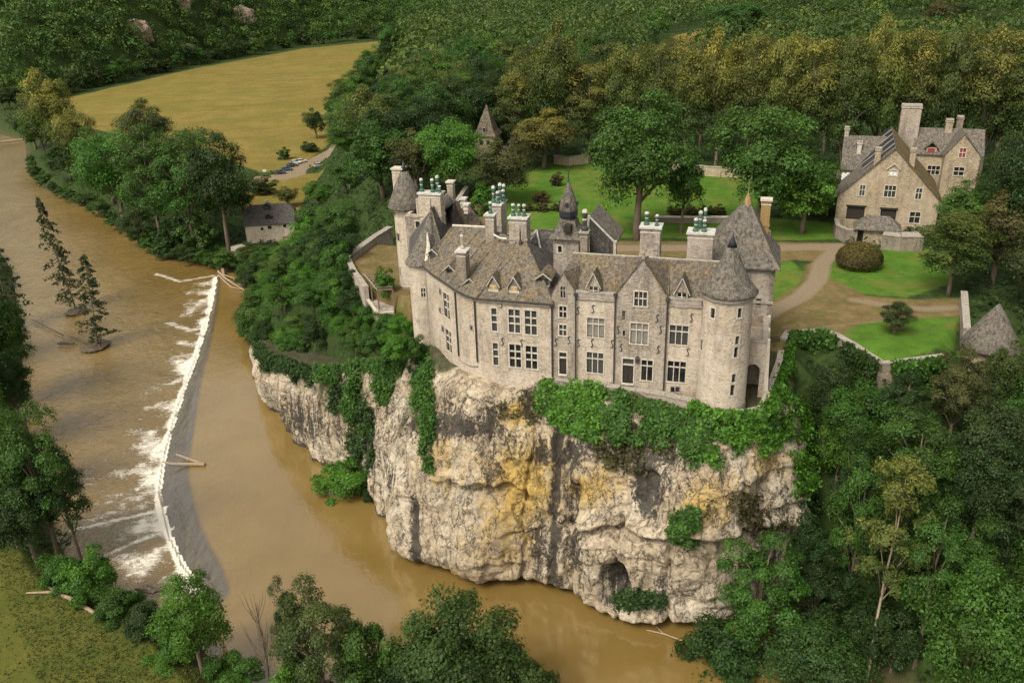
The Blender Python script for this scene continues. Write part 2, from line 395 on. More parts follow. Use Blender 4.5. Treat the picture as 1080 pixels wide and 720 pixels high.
# ------------------------------------------------------------------ object helpers
def tag(o, label=None, cat=None, group=None, kind=None):
    if label: o['label'] = label
    if cat: o['category'] = cat
    if group: o['group'] = group
    if kind: o['kind'] = kind
    return o
def empty(name, loc=(0, 0, 0), rz=0.0, label=None, cat=None, group=None):
    o = bpy.data.objects.new(name, None); COL.objects.link(o)
    o.location = loc; o.rotation_euler = (0, 0, rz); o.empty_display_size = 0.2
    return tag(o, label, cat, group)
def link(name, me, parent=None):
    o = bpy.data.objects.new(name, me); COL.objects.link(o)
    if parent is not None: o.parent = parent
    return o
class MB:
    def __init__(s): s.v, s.f, s.mi, s.cur = [], [], [], 0
    def add(s, pts, faces):
        b = len(s.v); s.v += [tuple(map(float, p)) for p in pts]
        s.f += [tuple(b + i for i in f) for f in faces]; s.mi += [s.cur] * len(faces)
    def quad(s, a, b, c, d): s.add((a, b, c, d), ((0, 1, 2, 3),))
    def hexa(s, p): s.add(p, ((0, 1, 2, 3), (7, 6, 5, 4), (0, 4, 5, 1), (1, 5, 6, 2), (2, 6, 7, 3), (3, 7, 4, 0)))
    def box(s, x0, x1, y0, y1, z0, z1): s.hexa(((x0, y0, z0), (x1, y0, z0), (x1, y1, z0), (x0, y1, z0), (x0, y0, z1), (x1, y0, z1), (x1, y1, z1), (x0, y1, z1)))
    def mbox(s, mp, s0, s1, z0, z1, d0, d1): s.hexa((mp(s0, z0, d0), mp(s1, z0, d0), mp(s1, z0, d1), mp(s0, z0, d1), mp(s0, z1, d0), mp(s1, z1, d0), mp(s1, z1, d1), mp(s0, z1, d1)))
    def slab(s, pts, t):
        n = len(pts); lo = [(p[0], p[1], p[2] - t) for p in pts]
        s.add(list(pts) + lo, [tuple(range(n)), tuple(range(2 * n - 1, n - 1, -1))] + [(i, n + i, n + (i + 1) % n, (i + 1) % n) for i in range(n)])
    def bar(s, a, b, w, h=None):
        a, b = Vector(a), Vector(b); d = (b - a).normalized(); h = h or w
        sx = d.cross(Vector((0, 0, 1)))
        sx = Vector((1, 0, 0)) if sx.length < 1e-4 else sx.normalized()
        sy = sx.cross(d).normalized(); sx *= w / 2; sy *= h / 2
        s.hexa([p + e for p in (a, b) for e in (-sx - sy, sx - sy, sx + sy, -sx + sy)])
    def tube(s, pts, rad, n=6, cap=True):
        pts = [Vector(p) for p in pts]; rings = []
        for i, p in enumerate(pts):
            d = (pts[min(i + 1, len(pts) - 1)] - pts[max(i - 1, 0)]).normalized()
            x = d.cross(Vector((0.13, 0.97, 0.2))).normalized(); y = d.cross(x)
            r = rad[i] if hasattr(rad, '__len__') else rad
            rings.append([p + (x * math.cos(2 * math.pi * k / n) + y * math.sin(2 * math.pi * k / n)) * r for k in range(n)])
        vv = [q for r in rings for q in r]
        ff = [(i * n + k, i * n + (k + 1) % n, (i + 1) * n + (k + 1) % n, (i + 1) * n + k) for i in range(len(pts) - 1) for k in range(n)]
        if cap: ff += [tuple(range(n - 1, -1, -1)), tuple(range((len(pts) - 1) * n, len(pts) * n))]
        s.add(vv, ff)
    def lathe(s, c, prof, n=24, a0=0.0, wob=0.0, seed=0):
        rg = random.Random(seed); vv = []
        for r, z in prof:
            for k in range(n):
                a = a0 + 2 * math.pi * k / n; q = r * (1 + rg.uniform(-wob, wob))
                vv.append((c[0] + q * math.sin(a), c[1] - q * math.cos(a), z))
        m = len(prof)
        ff = [(i * n + k, i * n + (k + 1) % n, (i + 1) * n + (k + 1) % n, (i + 1) * n + k) for i in range(m - 1) for k in range(n)]
        ff += [tuple(range(n - 1, -1, -1)), tuple(range((m - 1) * n, m * n))]
        s.add(vv, ff)
    def build(s, name, mats, parent=None, zoff=0.0, smooth=False):
        me = bpy.data.meshes.new(name)
        me.from_pydata([(x, y, z - zoff) for x, y, z in s.v], [], s.f)
        for m in (mats if isinstance(mats, (list, tuple)) else [mats]): me.materials.append(m)
        if max(s.mi, default=0): me.polygons.foreach_set('material_index', s.mi)
        if smooth: me.polygons.foreach_set('use_smooth', [True] * len(s.f))
        bm = bmesh.new(); bm.from_mesh(me); bmesh.ops.recalc_face_normals(bm, faces=bm.faces); bm.to_mesh(me); bm.free()
        return link(name, me, parent)
def grid_mesh(name, Pts, mat, attrs=None, smooth=True):
    """Pts: (n, m, 3) array"""
    n, m, _ = Pts.shape
    me = bpy.data.meshes.new(name)
    nv, nf = n * m, (n - 1) * (m - 1)
    me.vertices.add(nv); me.vertices.foreach_set('co', Pts.reshape(-1).astype(np.float32))
    i = np.arange(nv).reshape(n, m)
    q = np.stack([i[:-1, :-1], i[:-1, 1:], i[1:, 1:], i[1:, :-1]], -1).reshape(-1, 4)
    me.loops.add(nf * 4); me.loops.foreach_set('vertex_index', q.reshape(-1).astype(np.int32))
    me.polygons.add(nf)
    me.polygons.foreach_set('loop_start', np.arange(0, nf * 4, 4, dtype=np.int32))
    if smooth: me.polygons.foreach_set('use_smooth', np.ones(nf, bool))
    me.update(calc_edges=True)
    for k, a in (attrs or {}).items():
        at = me.attributes.new(k, 'FLOAT_COLOR', 'POINT')
        c = np.ones((nv, 4), np.float32); c[:, :3] = a.reshape(-1, 3); at.data.foreach_set('color', c.reshape(-1))
    me.materials.append(mat)
    return link(name, me)

# ------------------------------------------------------------------ leaves and trees
def leaf_mesh(name, C0, N0, cl, hf, size, seed, droop=0.0, zs=1.0):
    """one small rhombic leaf spray per row of C0; N0 a facing hint; cl clump variety 0..1; hf height fraction"""
    rg = np.random.default_rng(seed); n = len(C0)
    N = N0 + rg.normal(0, 0.55, (n, 3)); N[:, 2] += 0.35; N /= np.linalg.norm(N, axis=1)[:, None] + 1e-9
    T = rg.normal(0, 1, (n, 3)); T -= N * (T * N).sum(1)[:, None]; T /= np.linalg.norm(T, axis=1)[:, None] + 1e-9
    B = np.cross(N, T); L = size * (0.45 + 1.25 * rg.random(n) ** 1.6)
    a, b = T * L[:, None], B * (L * 0.62)[:, None]; sq = np.array([1, 1, zs]); a, b, N = a * sq, b * sq, N * sq
    dr = np.zeros((n, 3)); dr[:, 2] = -droop * L
    vv = np.stack([C0 - a, C0 + b * 0.9 - a * 0.1 + N * (0.12 * L)[:, None], C0 + a + dr, C0 - b - a * 0.1 + N * (0.12 * L)[:, None]], 1).reshape(-1, 3)
    me = bpy.data.meshes.new(name)
    me.vertices.add(n * 4); me.vertices.foreach_set('co', vv.reshape(-1).astype(np.float32))
    me.loops.add(n * 4); me.loops.foreach_set('vertex_index', np.arange(n * 4, dtype=np.int32))
    me.polygons.add(n); me.polygons.foreach_set('loop_start', np.arange(0, n * 4, 4, dtype=np.int32))
    me.update(calc_edges=True)
    at = me.attributes.new('lc', 'FLOAT_COLOR', 'POINT')
    c = np.ones((n, 4), np.float32); c[:, 0] = cl; c[:, 1] = hf; c[:, 2] = rg.random(n)
    at.data.foreach_set('color', np.repeat(c, 4, 0).reshape(-1))
    me.materials.append(M['leaf'])
    return me

def clumps(centres, normals, k, spread, rg, zs=1.0):
    n = len(centres)
    C0 = np.repeat(centres, k, 0) + rg.normal(0, 1, (n * k, 3)) * np.repeat(np.broadcast_to(spread, (n,)), k)[:, None] * np.array([1, 1, 0.7 * zs])
    return C0, np.repeat(normals, k, 0), np.repeat(rg.random(n), k)

PROTO = {}
def make_proto(key, kind, seed, leaves, leaf):
    """a crown and a trunk, both 1 high by 1 wide (radius 0.5), shared by every tree of the kind"""
    rg = np.random.default_rng(seed)
    lobes = []                                        # centre, radius (unit tree)
    tops = []
    if kind in ('broad', 'tall', 'open', 'bush'):
        nl = {'broad': 26, 'tall': 34, 'open': 30, 'bush': 16}[kind]
        zc, rz, rx = {'broad': (0.58, 0.36, 0.40), 'tall': (0.56, 0.41, 0.37), 'open': (0.60, 0.36, 0.38), 'bush': (0.40, 0.48, 0.40)}[kind]
        for i in range(nl):
            f = (i + 0.5) / nl; ph = i * 2.39996 + rg.uniform(-0.5, 0.5); cz = 1 - 1.75 * f
            rr = math.sqrt(max(0, 1 - cz * cz)); q = rg.uniform(0.6, 1.18)
            pr = 1.0 if cz > 0 or kind == 'bush' else 1 - 0.35 * abs(cz)
            lobes.append(((rx * rr * q * pr * math.cos(ph), rx * rr * q * pr * math.sin(ph), zc + rz * cz * q), rg.uniform(0.085, 0.165) * (0.85 if kind == 'open' else 1.15 if kind == 'tall' else 1)))
        if kind != 'open':
            for i in range(6): lobes.append(((rg.uniform(-.15, .15), rg.uniform(-.15, .15), zc + rg.uniform(-.15, .15) * rz), 0.2))
    elif kind == 'spruce':
        for i in range(46):
            f = i / 46; r = 0.46 * (1 - f) ** 0.8 + 0.02; ph = i * 2.39996
            for q in (0.45, 0.8, 1.0): lobes.append(((r * q * math.cos(ph), r * q * math.sin(ph), 0.10 + 0.88 * f - 0.06 * q * (1 - f)), 0.035 + 0.035 * (1 - f)))
    elif kind == 'snag':                                # half bare conifer
        for i in range(70):
            f = i / 70; r = (0.42 * (1 - f) ** 0.7 + 0.03) * rg.uniform(0.4, 1.1); ph = rg.uniform(0, 6.28)
            for q in (0.5, 0.8, 1.0):
                if rg.random() < 0.97: lobes.append(((r * q * math.cos(ph), r * q * math.sin(ph), 0.10 + 0.88 * f - 0.05 * q), 0.03 + 0.03 * (1 - f)))
    elif kind == 'mast':                                # tall bare trunk, crown of tiers high up
        for i in range(80):
            f = rg.random() ** 0.8; zc = 0.50 + 0.47 * f; r = 0.46 * (1 - abs(f - 0.35) ** 1.5) * rg.uniform(0.2, 1.0); ph = rg.uniform(0, 6.28)
            lobes.append(((r * math.cos(ph), r * math.sin(ph), zc), rg.uniform(0.05, 0.10)))
    L = np.array([l[0] for l in lobes]); rad = np.array([l[1] for l in lobes])
    asp = {'tall': .46, 'mast': .34, 'spruce': .42, 'snag': .42, 'open': .62, 'broad': .75, 'bush': 1.0}[kind]
    per = 9 if leaves > 3000 else 7
    kc = max(3, int(leaves / (len(L) * per)))
    d = rg.normal(0, 1, (len(L), kc, 3)); d[:, :, 2] = np.where(rg.random((len(L), kc)) < 0.75, np.abs(d[:, :, 2]), d[:, :, 2])
    d /= np.linalg.norm(d, axis=2)[:, :, None]
    rr = rad[:, None] * rg.uniform(0.72, 1.08, (len(L), kc))
    cc = L[:, None, :] + d * rr[:, :, None] * np.array([1, 1, asp])
    nn = d + 0.55 * (L - np.array([0, 0, 0.45]))[:, None, :] / 0.4
    spread = (0.22 * np.repeat(rad, kc))
    C0, N0, cl = clumps(cc.reshape(-1, 3), nn.reshape(-1, 3), per, spread, rg, asp)
    lob = np.repeat(np.repeat(rg.random(len(L)), kc), per)
    cl = np.clip(0.55 * cl + 0.45 * lob, 0, 1)
    hf = np.clip(C0[:, 2], 0, 1)
    C0[:, 2] = np.maximum(C0[:, 2], 0.015)
    crown = leaf_mesh('crown_' + key, C0, N0, cl, hf, leaf, seed + 5, zs=asp)
    t = MB()
    h1 = {'broad': 0.72, 'tall': 0.8, 'open': 0.85, 'bush': 0.5, 'spruce': 0.97, 'snag': 0.98, 'mast': 0.93}[kind]
    r0 = {'broad': 0.035, 'tall': 0.028, 'open': 0.024, 'bush': 0.03, 'spruce': 0.022, 'snag': 0.016, 'mast': 0.021}[kind]
    ben = [(rg.uniform(-.02, .02), rg.uniform(-.02, .02)) for _ in range(6)]
    tr = [(ben[i][0] * i / 2, ben[i][1] * i / 2, -0.04 + (h1 + 0.04) * i / 5) for i in range(6)]
    t.tube(tr, [r0 * 1.25, r0, r0 * .85, r0 * .65, r0 * .45, r0 * .15], 7)
    for i, (lc, lr) in enumerate(lobes):
        if kind in ('spruce', 'snag'):
            if i % 3 == 2: t.tube([(0, 0, lc[2] + .03), lc], [r0 * .25, r0 * .08], 4)
        elif i % (2 if kind == 'open' else 8 if kind == 'mast' else 3) == 0:
            zb = min(lc[2] - 0.05, h1 * 0.9) * (rg.uniform(0.8, 0.95) if kind == 'mast' else rg.uniform(0.55, 0.85)); q = zb / h1 * 5; k = min(4, max(0, int(q)))
            b = Vector(tr[k]).lerp(Vector(tr[k + 1]), q - k) if zb > 0.1 else Vector((0, 0, 0.05))
            e = Vector(lc); mid = b.lerp(e, 0.5) + Vector((0, 0, 0.05))
            m_ = .45 if kind == 'mast' else 1; t.tube([b, mid, e], [r0 * .5 * m_, r0 * .32 * m_, r0 * .12 * m_], 5)
    if kind == 'snag':
        for i in range(16):
            z = rg.uniform(.1, .95); a = rg.uniform(0, 6.28); r = (0.42 * (1 - z) + .05) * rg.uniform(.6, 1.1)
            t.tube([(0, 0, z), (r * math.cos(a), r * math.sin(a), z - .02)], [r0 * .3, r0 * .05], 4)
    me = bpy.data.meshes.new('trunk_' + key); me.from_pydata(t.v, [], t.f); me.materials.append(M['palebark' if kind == 'mast' else 'bark'])
    me.polygons.foreach_set('use_smooth', [True] * len(t.f))
    PROTO[key] = (crown, me)

for key, kind, seed, n, lf in [
    ('broadA', 'broad', 1, 26000, 0.0125), ('broadB', 'broad', 2, 26000, 0.0125), ('broadC', 'broad', 12, 14000, 0.0165), ('broadD', 'broad', 13, 14000, 0.0165),
    ('tallA', 'tall', 3, 19000, 0.0145), ('tallB', 'tall', 4, 19000, 0.0145), ('tallC', 'tall', 14, 19000, 0.0145),
    ('openA', 'open', 5, 22000, 0.0115), ('openB', 'open', 6, 22000, 0.0115),
    ('bushA', 'bush', 7, 8000, 0.026), ('bushB', 'bush', 8, 8000, 0.026), ('nearA', 'bush', 17, 22000, 0.0155), ('nearB', 'bush', 18, 22000, 0.0155),
    ('spruceA', 'spruce', 9, 7000, 0.020), ('snagA', 'snag', 10, 12000, 0.014), ('snagB', 'snag', 20, 12000, 0.014), ('mastA', 'mast', 11, 18000, 0.014),
    ('farA', 'broad', 21, 2600, 0.034), ('farB', 'tall', 22, 2600, 0.034), ('farC', 'bush', 23, 2200, 0.042)]:
    make_proto(key, kind, seed, n, lf)

def tree(key, x, y, z, h, w, col, gold=0.0, label='', group=None, name='deciduous_tree', cat='tree', lean=(0, 0), rz=None):
    r = empty(name, (x, y, z), rnd.uniform(0, 6.28) if rz is None else rz, label, cat, group)
    r.rotation_euler = (lean[0], lean[1], r.rotation_euler[2])
    r.scale = (w, w, h)
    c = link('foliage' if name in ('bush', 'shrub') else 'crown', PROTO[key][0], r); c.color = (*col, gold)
    link('stem' if name in ('bush', 'shrub') else 'trunk', PROTO[key][1], r)
    return r

DK, MD, BR, OL, YG = (0.020, 0.056, 0.012), (0.050, 0.132, 0.018), (0.078, 0.205, 0.020), (0.056, 0.094, 0.020), (0.11, 0.17, 0.025)
def jit(c, a=0.22):
    k = rnd.uniform(1 - a, 1 + a)
    return tuple(max(0, v * k * rnd.uniform(0.9, 1.1)) for v in c)


# ------------------------------------------------------------------ terrain
CLIFF = [  # waterline pixel, top pixel, top height
    ((258, 372), (268, 352), 5), ((270, 394), (284, 372), 9), ((283, 410), (305, 380), 13), ((300, 440), (332, 388), 15), ((320, 465), (362, 385), 18),
    ((350, 490), (396, 380), 20.5), ((383, 510), (424, 376), 22), ((398, 524), (442, 367), 24.3), ((407, 548), (457, 370), 25.2), ((417, 575), (472, 384), 25.0),
    ((432, 584), (490, 394), 25.5), ((460, 595), (506, 400), 25.7), ((495, 607), (530, 411), 24.6), ((530, 608), (552, 412), 24.8), ((560, 612), (570, 404), 26),
    ((590, 622), (588, 401), 26), ((616, 633), (618, 404), 26.3), ((640, 647), (650, 410), 26.3), ((660, 657), (680, 423), 25.8), ((690, 660), (710, 431), 25.5),
    ((718, 658), (736, 441), 25.4), ((750, 650), (764, 447), 25.4), ((790, 634), (798, 445), 25.4), ((828, 612), (818, 424), 25.6), ((850, 585), (822, 392), 26),
    ((862, 545), (832, 358), 27)]
CB = [np.array(P(*b, 0.0)) for b, t, z in CLIFF]
CT = [np.array(P(*t, z)) for b, t, z in CLIFF]
CB[-2] = np.array([36.5, 90.0, 2.0]); CB[-1] = np.array([38.5, 100.0, 6.0])

PLAT = [P2(*p, 26) for p in [(428, 330), (470, 338), (500, 352), (530, 368), (560, 376), (590, 389), (640, 396), (700, 410), (760, 425), (795, 422), (812, 400), (826, 368), (836, 352), (870, 357), (900, 368), (936, 382), (990, 376)]] \
    + [(54, 98), (60, 105), (72, 108), (90, 106), (140, 110), (400, 190), (1600, 500), (1600, 2600), (40, 2600)] + [(P2(x, y, 3)[0] + 34, P2(x, y, 3)[1]) for x, y in [(436, 32), (425, 45), (398, 66), (352, 118), (342, 158)]] + [(-34, 240), (-30, 200), (-31, 165), (-28, 141), (-22, 128)]
RIV = [P2(*p, 0) for p in [(-60, 110), (0, 140), (24, 147), (28, 175), (38, 195), (95, 217), (125, 240), (168, 266), (215, 275), (242, 281), (256, 300), (258, 335)]] \
    + [tuple(b[:2]) for b in CB[:-2]] + [(31, 82), (36, 74), (40, 60), (60, 30), (-10, 40), (-14, 60), (-22, 66.5)] \
    + [P2(*p, 0) for p in [(300, 735), (262, 716), (232, 692), (205, 662), (165, 642), (120, 626), (84, 600), (62, 560), (50, 500), (30, 440), (26, 390), (22, 330), (14, 280), (-15, 240), (-60, 215), (-300, 190), (-400, 130)]]
CBODY = [tuple(b[:2]) for b in CB] + [(30, 125), (-30, 150), (-48, 160)]
HILLB = sorted([P2(*p, 3) for p in [(-90, 122), (-40, 116), (0, 110), (80, 95), (150, 80), (205, 67), (320, 47), (428, 37), (500, 30), (575, 20)]])
HX, HY = np.array([p[0] for p in HILLB]), np.array([p[1] for p in HILLB])
WEIR = [P2(*p, -0.6) for p in [(228, 288), (222, 320), (214, 350), (206, 375), (197, 398), (186, 430), (178, 456), (170, 490), (167, 515), (171, 540), (179, 566), (191, 592), (206, 614), (214, 632)]]

def terr(x, y):
    x, y = np.asarray(x, float), np.asarray(y, float)
    base = 2.6 + 0.5 * vnoise(x / 23, y / 23, 0, 3)
    dp = sdist(x, y, PLAT)
    zp = 27 - 0.85 * np.maximum(dp, 0) + np.maximum(0, y - 270) * 0.018 + 0.9 * sstep(8, 30, dp) * fbm(x / 9, y / 9, 0, 3, 5)
    zp = zp + 2.0 * sstep(230, 320, y) * vnoise(x / 60, y / 60, 0, 9)
    dh = (y - np.interp(x, HX, HY)) * 0.62 - np.maximum(0, x - HX[-1]) * 3
    zh = 2.6 + np.minimum(0.60 * np.maximum(dh, 0), 175) + sstep(5, 60, dh) * 9 * fbm(x / 55, y / 55, 0, 4, 11)
    z = np.maximum(base, np.maximum(zp, zh))
    dr = sdist(x, y, RIV)
    k = np.where(inside(x, y, CBODY), 3.0, 0.75 + 1.6 * sstep(22, 34, x))
    return np.where(dr < 0, np.maximum(-2.6, -1.5 + 0.5 * dr), np.minimum(z, -1.5 + k * np.maximum(dr - np.where(k > 2.9, 2.0, 0.0), 0.02)))

_T = np.geomspace(30, 2600, 2600)
def hit(px, py):
    d = ray(px, py); k = math.hypot(d[0], d[1]); t = _T / k
    x, y, z = CAM[0] + d[0] * t, CAM[1] + d[1] * t, CAM[2] + d[2] * t
    h = terr(x, y) - z; i = int(np.argmax(h > 0))
    if i == 0: i = len(t) - 1
    a = h[i - 1] / (h[i - 1] - h[i] + 1e-9)
    tt = t[i - 1] + (t[i] - t[i - 1]) * min(max(a, 0), 1)
    q = CAM + d * tt
    return q[0], q[1], float(terr(q[0], q[1]))

# one ground sheet: rows thin out with distance
rows = np.concatenate([np.geomspace(34, 260, 430), np.geomspace(262, 2600, 240)])
us = np.concatenate([np.linspace(-1.6, -0.75, 40)[:-1], np.linspace(-0.75, 0.80, 460), np.linspace(0.80, 1.6, 36)[1:]])
GX = rows[:, None] * us[None, :]; GY = np.broadcast_to(rows[:, None], GX.shape).copy()
GZ = terr(GX, GY)
def zone(pts, z=27.0, soft=2.4):
    pp = [P2(*p, z) for p in pts]
    return 1 - sstep(-soft, soft, sdist(GX, GY, pp))
def strip(pts, w, z=27.0, soft=1.5):
    pp = [P2(*p, z) for p in pts]
    return 1 - sstep(w / 2 - soft, w / 2 + soft, seg_dist(GX, GY, pp))
onpl = GZ > 25.5
lawn = np.zeros_like(GX); dirt = lawn.copy(); road = lawn.copy()
lawn = np.maximum(lawn, zone([(505, 232), (520, 205), (545, 190), (575, 172), (660, 166), (775, 172), (800, 200), (800, 248), (640, 252), (560, 242)]))
lawn = np.maximum(lawn, zone([(690, 250), (690, 228), (790, 228), (888, 236), (893, 252), (770, 254)]))
lawn = np.maximum(lawn, zone([(812, 318), (814, 278), (835, 274), (848, 288), (843, 303), (826, 315)]))
lawn = np.maximum(lawn, zone([(870, 292), (884, 268), (930, 262), (975, 262), (1010, 270), (1000, 300), (955, 314), (900, 309)]))
lawn = np.maximum(lawn, zone([(888, 352), (905, 340), (960, 333), (1012, 334), (1008, 362), (938, 382), (905, 370)]))
lawn = np.maximum(lawn, 0.55 * zone([(815, 342), (850, 330), (900, 330), (890, 352), (836, 352)]))
dirt = np.maximum(dirt, zone([(640, 272), (640, 254), (890, 256), (878, 268), (700, 272)]))
dirt = np.maximum(dirt, zone([(808, 354), (812, 318), (845, 300), (850, 280), (880, 262), (872, 292), (915, 312), (965, 316), (1016, 314), (1014, 334), (950, 336), (905, 342), (886, 354), (836, 352)]))
dirt = np.maximum(dirt, zone([(818, 278), (818, 266), (884, 264), (862, 276), (838, 274)]))
dirt = np.maximum(dirt, zone([(366, 274), (412, 238), (440, 250), (440, 320), (385, 320)]))
dirt = np.maximum(dirt, zone([(480, 225), (505, 205), (515, 232), (560, 244), (640, 254), (640, 274), (520, 270), (470, 250)]))
dirt = np.maximum(dirt, zone([(735, 430), (765, 440), (812, 428), (835, 356), (806, 352), (780, 400)], 26.0))
road = np.maximum(road, strip([(560, 262), (640, 262), (740, 261), (830, 261), (886, 260)], 3.4))
road = np.maximum(road, 0.8 * strip([(884, 262), (868, 276), (862, 296), (845, 313), (818, 326), (806, 334)], 3.2))
road = np.maximum(road, 0.62 * strip([(900, 316), (935, 322), (975, 326), (1012, 324)], 3.0))
road = np.maximum(road, 0.6 * strip([(860, 346), (900, 341), (940, 338)], 1.4))
lawn *= onpl; dirt *= GZ > 20; road *= onpl
lawn *= 1 - 0.0 * road
field = zone([(10, 118), (30, 108), (80, 101), (205, 72), (320, 51), (432, 40), (440, 50), (400, 66), (352, 118), (348, 150), (320, 172), (278, 182), (210, 158), (120, 140)], 3, 5)
field = np.maximum(field, zone([(300, 260), (320, 212), (345, 180), (280, 186), (240, 200)], 3, 2) * 0.8)
for pp in ([(700, 44), (745, 36), (830, 24), (838, 32), (760, 46), (705, 60)], [(895, 44), (955, 30), (1075, 28), (1090, 44), (960, 46), (905, 52)], [(905, 26), (1000, 24), (1060, 30), (950, 34)]):
    field = np.maximum(field, zone(pp, 30, 8))
lane = [P2(*p, 3) for p in [(276, 187), (300, 185), (318, 176), (342, 163), (356, 156)]]
road = np.maximum(road, 1 - sstep(2.2, 4.4, seg_dist(GX, GY, lane)))
road = np.maximum(road, zone([(276, 189), (292, 183), (325, 169), (322, 183), (304, 188)], 3, 1.5))
mead = zone([(-60, 560), (0, 575), (45, 590), (90, 625), (150, 655), (200, 690), (262, 735), (330, 800), (-100, 900)], 2.6, 2.5)
_dr = sdist(GX, GY, RIV)
shore = (1 - sstep(0.5, 3.5, np.abs(_dr))) * 0.9 * (GZ < 4)
g = grid_mesh('ground', np.stack([GX, GY, GZ], -1), M['ground'], {'ga': np.stack([lawn, dirt, field], -1), 'gb': np.stack([road, mead, shore], -1)})
tag(g, kind='structure')

# ------------------------------------------------------------------ river: pool, weir apron, rapids
def side_of_weir(x, y):
    d = seg_dist(x, y, WEIR); best = np.full(np.shape(x), 1e9); sg = np.ones(np.shape(x))
    for a, b in zip(WEIR[:-1], WEIR[1:]):
        ex, ey = b[0] - a[0], b[1] - a[1]
        k = np.clip(((x - a[0]) * ex + (y - a[1]) * ey) / (ex * ex + ey * ey), 0, 1)
        q = np.hypot(x - a[0] - k * ex, y - a[1] - k * ey); m = q < best
        best = np.where(m, q, best)
        sg = np.where(m, np.where(ex * (y - a[1]) - ey * (x - a[0]) > 0, 1, -1), sg)
    return d * sg                                       # positive towards the pool
wr = np.concatenate([np.geomspace(34, 330, 560), np.geomspace(331, 560, 60)]); wu = np.linspace(-0.95, 0.7, 620)
WX = wr[:, None] * wu[None, :]; WY = np.broadcast_to(wr[:, None], WX.shape).copy()
WS = side_of_weir(WX, WY)
_far = sstep(214, 222, WY)                              # beyond the weir's far end all is the upper reach of the rapids
WS = np.where(WY > 213, np.minimum(WS, -12 - 0 * WS), WS)
along = seg_dist(WX, WY, WEIR)
wid = np.interp(WY, [85, 95, 110, 130, 150, 175, 212], [3.0, 4.0, 4.6, 4.4, 3.2, 2.4, 1.4])
WZ = -1.1 + 1.1 * sstep(0.0, 1.0, WS / wid)
out = np.maximum(-WS, 0)
fo = np.exp(-out / 1.3) * (WS < 0.5) * 1.25
reach = np.interp(WY, [85, 95, 112, 135, 150, 180, 200, 212], [10, 16, 13, 8.0, 8.0, 6.0, 9.0, 6.0])
fo = np.maximum(fo, 0.74 * np.exp(-out / reach) * (WS < 0.3))
fo *= 0.85 + 0.45 * fbm(WX / 3.2, WY / 3.2, 0, 3, 31)
fo = np.maximum(fo, 1.12 * np.exp(-(np.maximum(0, -WS - .1) / np.interp(WY, [85, 110, 150, 212], [.6, .8, .9, .7])) ** 2) * (1 - sstep(-.15, .25, WS)) * (0.85 + .6 * fbm(WX / 4, WY / 2.5, 0, 2, 33)))
def foamline(px, w, a):
    pp = [P2(*p, -0.9) for p in px]
    return a * np.exp(-(seg_dist(WX, WY, pp) / w) ** 2)
fo = np.maximum(fo, foamline([(74, 558), (110, 550), (150, 541), (175, 534)], 0.7, 0.75))
fo = np.maximum(fo, foamline([(110, 584), (140, 571), (170, 560), (182, 556)], 0.7, 0.7))
fo = np.maximum(fo, foamline([(165, 288), (190, 296), (225, 290)], 1.2, 0.62))
fo = np.maximum(fo, foamline([(178, 340), (200, 347), (216, 345)], 1.5, 0.60))
fo = np.maximum(fo, foamline([(190, 360), (205, 363)], 1.8, 0.6))
fo = np.maximum(fo, foamline([(60, 345), (40, 335)], 0.8, 0.3))
fo = np.maximum(fo, 0)
rip = np.where(WS < 0, 0.55 + 0.45 * np.exp(-out / 25), 0.10)
rip = np.where(WS >= 0, np.maximum(0.0, 0.35 * np.exp(-(WS / 9))), rip)
slp = ((WS > 0.1) & (WS < wid + 0.5)) * (sstep(0.1, 0.5, WS) * (1 - sstep(wid - 0.4, wid + 0.5, WS)))
WZ = WZ + 0.05 * rip * fbm(WX / 1.6, WY / 2.2, 0, 3, 41) + 0.10 * np.clip(fo, 0, 1) * np.abs(fbm(WX / 1.1, WY / 1.1, 0, 3, 51))
wt = grid_mesh('river', np.stack([WX, WY, WZ], -1), M['water'], {'wa': np.stack([np.clip(fo, 0, 1.6), rip, slp], -1)})
tag(wt, kind='structure')

# ------------------------------------------------------------------ the cliff
NS, NH = 420, 190
def resample(pts, n):
    pts = np.array(pts); k = np.linspace(0, len(pts) - 1, n); i = np.minimum(k.astype(int), len(pts) - 2); f = (k - i)[:, None]
    p0, p1, p2, p3 = pts[np.maximum(i - 1, 0)], pts[i], pts[i + 1], pts[np.minimum(i + 2, len(pts) - 1)]
    return 0.5 * (2 * p1 + (p2 - p0) * f + (2 * p0 - 5 * p1 + 4 * p2 - p3) * f**2 + (3 * p1 - p0 - 3 * p2 + p3) * f**3)
cb, ct = resample(CB, NS), resample(CT, NS)
cb[:, 2] -= 1.5
tg = np.gradient(0.5 * (cb + ct), axis=0)[:, :2]
ker = np.ones(41) / 41
tg = np.stack([np.convolve(np.pad(tg[:, k], 20, 'edge'), ker, 'valid') for k in (0, 1)], 1)
nr = np.stack([tg[:, 1], -tg[:, 0]], 1); nr /= np.linalg.norm(nr, axis=1)[:, None]      # outward
hh = np.linspace(0, 1, NH)
S0 = cb[:, None, :] * (1 - hh)[None, :, None] + ct[:, None, :] * hh[None, :, None]
tt = np.linspace(0, len(CB) - 1, NS)[:, None] * np.ones(NH)[None, :]
H2 = np.broadcast_to(hh[None, :], tt.shape)
X, Y_, Z_ = S0[..., 0], S0[..., 1], S0[..., 2]
q = S0 - CAM; w_ = q @ _fw
PX, PY = CX + F * (q @ _rt) / w_, CY - F * (q @ _up) / w_
def blob(x, y, rx, ry, p=2.0, sl=0.0):
    return np.exp(-(np.abs((PX - x - sl * (PY - y)) / rx) ** p + np.abs((PY - y) / ry) ** p))
endf = sstep(0, 2.2, tt) * (1 - sstep(23.0, 25, tt) * 0.6)
